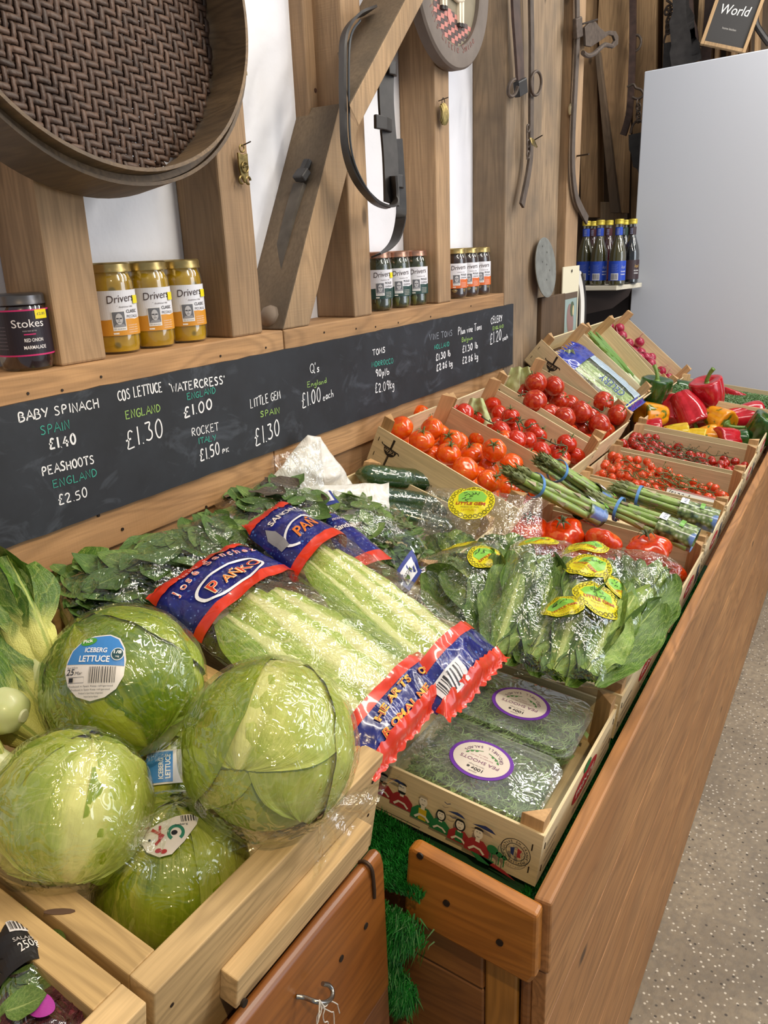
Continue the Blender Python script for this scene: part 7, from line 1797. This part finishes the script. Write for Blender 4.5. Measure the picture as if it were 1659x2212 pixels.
def asparagus(tip, butt, ht, hb, label, n, seed, sleeve, n_sleeve=1):
    c = CR['asp']; q = random.Random(seed); a_ = at(butt[0], butt[1], z=hb); b_ = at(tip[0], tip[1], **ht); ax = (b_ - a_).normalized(); L_ = (b_ - a_).length
    o = empty('asparagus_bundle', a_, label, 'vegetable', 'asparagus bundles'); s = ax.cross(V((0, 0, 1))).normalized(); u_ = s.cross(ax)
    for k in range(n):
        rr_ = .027 * math.sqrt((k + .5) / n); t = k * 2.4; off = s * rr_ * math.cos(t) * 1.25 + u_ * rr_ * math.sin(t) * .85; lf = L_ * q.uniform(.93, 1.08) / .21
        T = lmat(off + ax * q.uniform(0, .008), ax + s * math.cos(t) * -.05 + u_ * math.sin(t) * -.03, u_, 1); T = T @ Matrix.Rotation(-math.pi / 2, 4, 'X') @ Matrix.Rotation(q.uniform(0, 6), 4, 'Z') @ Matrix.Scale(lf, 4)
        sp_o = inst('spear', SP[k % 6][0], T, o); inst('tip', SP[k % 6][1], Matrix.Identity(4), sp_o); inst('bract', SP[k % 6][2], Matrix.Identity(4), sp_o)
    def band(f, rad, name='rubber_band'):
        P_ = [ax * (L_ * f) + s * rad * 1.3 * math.cos(t) + u_ * rad * .92 * math.sin(t) + ax * .003 * math.sin(t) for t in [2 * math.pi * i / 24 for i in range(25)]]
        obj(name, strap(P_, ax, .007, .0014), blu, o)
    band(.74, .0300); 
    f0, f1 = 0, (.20 if n_sleeve < 0 else .36)
    def sl(u, v): t = 2 * math.pi * u; rad = .0300 + .0012 * nz((math.cos(t) * 2, math.sin(t) * 2, v * 6 + seed)) ; return ax * (L_ * (f0 + (f1 - f0) * v) - .004) + s * rad * 1.28 * math.cos(t) + u_ * rad * .95 * math.sin(t)
    if sleeve: 
        m = M().grid(sl, 40, 10, wu=True); obj('sleeve', m, sleevem, o, ang=0)
        pr = Print(lambda x, y, h: (lambda t, f: ax * (L_ * f) + s * (.0302 + h) * 1.28 * math.cos(t) + u_ * (.0302 + h) * .95 * math.sin(t) + u_ * .0012)(math.pi * .5 + sleeve * (y / .03), f1 - x / L_), .006)
        pr.h = .0014; pr.rect(.002, -.016, .018, .034, '#e8e9ee').lift(.0004).text('ALTAR', .0155, -.013, .010, '#5a6a8a', w=.028, ang=90)
        pr.rect(.048, -.016, .010, .034, '#6fae3e').lift(.0003).text('AR', .046, .000, .012, '#20406a', w=.014, ang=90).flush('sleeve_label', o, rough=.3)
    return o
sleevem = N('printed_sleeve'); _c = sleevem.coord(rnd=False)
_v = sleevem.vor(sleevem.new('ShaderNodeVectorMath', operation='MULTIPLY', i_0=_c, i_1=(1, 1, 1)).outputs[0], 85)
_g = sleevem.ramp(_v, (0.0, '#dfe2cf'), (0.35, '#7f9457'), (0.8, '#2c3d1e'))
_b = sleevem.ramp(sleevem.noise(_c, 18, 2), (.52, 0.0), (.60, 1.0)); _k = sleevem.mix(_b, _g, '#6d8cc6')
sleevem.put(sleevem.b.inputs['Base Color'], _k); sleevem.set(Roughness=.25, Coat_Weight=.4); sleevem.bump(sleevem.noise(_c, 30, 2, .5, 1), .4, .004); sleevem = sleevem.m
asparagus((1168, 993), (1300, 1082), dict(x=.375), .885, 'asparagus bundle at the wall side, behind the leftmost one', 12, 1, 1, -1)
asparagus((1106, 1024), (1288, 1112), dict(x=.365), .890, 'leftmost asparagus bundle pointing at the orange tomatoes', 15, 2, 1, -1)
asparagus((1325, 1056), (1545, 1126), dict(z=.905), .850, 'rear right asparagus bundle with a printed sleeve by the crate post', 11, 3, -1)
asparagus((1283, 1078), (1498, 1166), dict(z=.915), .850, 'front right asparagus bundle with a printed sleeve', 13, 4, -1)

# ---- celery pack
c = CR['cel']
PCY = Patch((1200, 776), (1246, 746), (1388, 868), (1348, 896), c['T'] @ V((0, 0, .060)), c['ez'], .030, .004, 31, .5, .3)
o = empty('celery_pack', PCY.flat(.5, .5), 'celery in a clear sleeve with blue printed ends', 'vegetable'); base = wpos(o)
cem = leafmat('celery_stalk', '#8fae52', '#aec673', '#c9d79a', .02, 0.5, .35, .2)
for k in range(7):
    u0 = .12 + .76 * k / 6; a_ = PCY.flat(u0, .97) + PCY.n * (PCY.hgt(u0, .5) * .55); b_ = PCY.flat(u0, .12) + PCY.n * (PCY.hgt(u0, .5) * .5)
    s = PCY.n.cross((b_ - a_).normalized())
    obj('stalk', M().grid(lambda u, v: a_.lerp(b_, v) + s * (.0085 * math.cos(math.pi * u)) + PCY.n * (.0085 * math.sin(math.pi * u) + .0006 * math.sin(u * 60)), 24, 8), cem, o, w=True, ang=0)
obj('film', PCY.film_mesh(nu=30, nv=60, h=.003), clear, o, w=True, ang=0)
obj('blue_top', PCY.film_mesh(v0=-.04, v1=.24, nu=30, nv=16, h=.004, wr=1.6, edge=.05), plain('celery_blue', '#26359c', .25, 0, .15, 50, .2, Coat_Weight=.5), o, w=True, ang=0)
obj('blue_base', PCY.film_mesh(v0=.93, v1=1.03, nu=30, nv=6, h=.004), MATS['celery_blue'], o, w=True, ang=0)
obj('printed_panel', PCY.film_mesh(u0=.52, u1=.98, v0=.24, v1=.93, nu=20, nv=30, h=.0045), plain('pale_blue_film', '#b9cdd9', .3, 0, .05, 30), o, w=True, ang=0)
pr = Print(PCY.fn(.03, .20, .52, .98, .26, .92, .0052), .01)
for i in range(34): pr.text(('Braised celery with herbs and stock', 'Cut the celery and cook', 'preheat the oven to gas mark')[i % 3][:24 - (i * 7) % 9], .002, .194 - i * .0057, .0034, '#4a5f86', w=.024 - (i * 5 % 4) * .002)
pr.flush('print', o, w=True)
pr = Print(PCY.fn(.03, .20, .02, .5, .26, .92, .0052), .01); pr.text('CELERY', .022, .03, .018, '#2c3f8f', w=.10, ang=90).flush('print', o, w=True)
# ---- spring onions
c = CR['onion']; q = random.Random(4)
son = leafmat('onion_green', '#2e5423', '#47712f', '#6f944a', .0, .5, .35, .1)
sow = skin('onion_white', '#c3d39a', '#e3e8cf', .35, 10, coat=.1)
for k in range(16):
    tx = 1262 + q.uniform(0, 46); ty = 712 + (tx - 1262) * .3 + q.uniform(-8, 8) + (18 if k % 3 == 0 else 0); bx, by = 1385 + q.uniform(-22, 20), 838 + q.uniform(-16, 16)
    a_ = atp(bx, by, c['T'] @ V((0, 0, .030 + .006 * (k % 3))), c['ez']); b_ = atp(tx, ty, c['T'] @ V((0, 0, .05 + .008 * (k % 4))), c['ez'])
    o = empty('spring_onion', a_, 'spring onion with dark green tops in the far tilted crate', 'vegetable', 'spring onions in the tilted crate')
    m1 = a_.lerp(b_, .35) + c['ez'] * .004
    obj('bulb', M().tube([a_, a_.lerp(m1, .2), a_.lerp(m1, .6), m1], [.0045, .0062, .0048, .0042], 10), sow, o, w=True)
    P_ = smooth_path([m1, a_.lerp(b_, .6) + V((0, q.uniform(-.01, .01), .004)), b_], 5)
    obj('leaf', M().tube(P_, [.0042, .005, .006, .007, .0075, .008, .008, .0075, .006, .004, .001][:len(P_)], 8), son, o, w=True)
# ---- tissue / cabbage-green paper corners between the tomatoes
tsm = leafmat('pale_green_tissue', '#b3bf7c', '#c9d19a', '#d8dcb4', .02, 3, .6, .2)
for key, px, py, s, lab in (('t2', 1030, 905, .075, 'pale green crumpled tissue sheet between red vine tomatoes'), ('t3', 1122, 850, .105, 'larger pale green crumpled tissue sheet behind the plum tomatoes'), ('cel', 1228, 785, .06, 'pale green tissue tucked behind the celery pack')):
    c = CR[key]; p = atp(px, py, c['T'] @ V((0, 0, .05)), c['ez']); q = random.Random(int(px))
    m = M().grid(lambda u, v: p + RGT * ((u - .5) * s * (1.25 - .75 * v)) + V((0, 0, 1)) * (v * s - .2 * s) + TOV * (.10 * s * math.sin(u * 11 + px) + .08 * s * nz((u * 5, v * 5, px))), 24, 18)
    tag(obj('tissue_paper', m, tsm, ang=0), lab, 'paper')
# ---- salad bag in the near pine box
T2_ = CR['box2']['T']
PS = Patch((-60, 1990), (70, 2010), (175, 2170), (20, 2330), T2_ @ V((.3, .2, .113)), ezb, .03, .004, 41)
o = empty('salad_bag', PS.flat(.5, .5), 'bag of dark purple and green salad with a black label in the near pine box', 'bag')
scatter(o, PS, 60, PUR + [SPI[1]], .05, (.2, .9), 9); film_of(o, PS)
pr = Print(PS.fn(.1, .1, 0, 1, 0, .62, .004), .01); pr.rect(.0, .0, .085, .1, '#1b1819').lift(.0005).rect(.045, .045, .035, .022, '#dcd8d8').lift(.0004).bars(.048, .048, .03, .016, '#26262b', 12).text('250g', .05, .015, .016, '#e6e2e0', w=.03, ang=10).text('SALAD', .045, .030, .008, '#c9c4c2', w=.03); pr.flush('black_label', o, w=True)
PS2 = Patch((20, 2150), (180, 2165), (200, 2300), (0, 2300), T2_ @ V((.35, .2, .117)), ezb, .022, .004, 42)
o = empty('salad_bag', PS2.flat(.5, .5), 'bag of beetroot red leaves with one green leaf at the bottom left corner', 'bag')
rdl = leafmat('beet_leaf', '#3a1518', '#4d1c22', '#8a3a4a', .05, 6, .4, .5); RDL = [leaf_mesh('beet_leaf', rdl, wf_oval(.6), .1, .1, .03, 8, 12, 2, 2)]
scatter(o, PS2, 40, RDL, .055, (.1, .8), 12); base = wpos(o)
g_ = atp(10, 2185, PS2.flat(.5, .5) + ezb * .028, ezb); h_ = atp(95, 2160, PS2.flat(.5, .5) + ezb * .03, ezb)
inst('green_leaf', SPI[1], lmat(g_ - base, h_ - g_, ezb, (h_ - g_).length * 1.1, .05, .05), o)
film_of(o, PS2)
pr = Print(PS2.fn(.1, .1, 0, 1, 0, 1, .004), .01); pr.ell(.045, .055, .018, .022, '#a8379a').flush('pink_sticker', o, w=True)
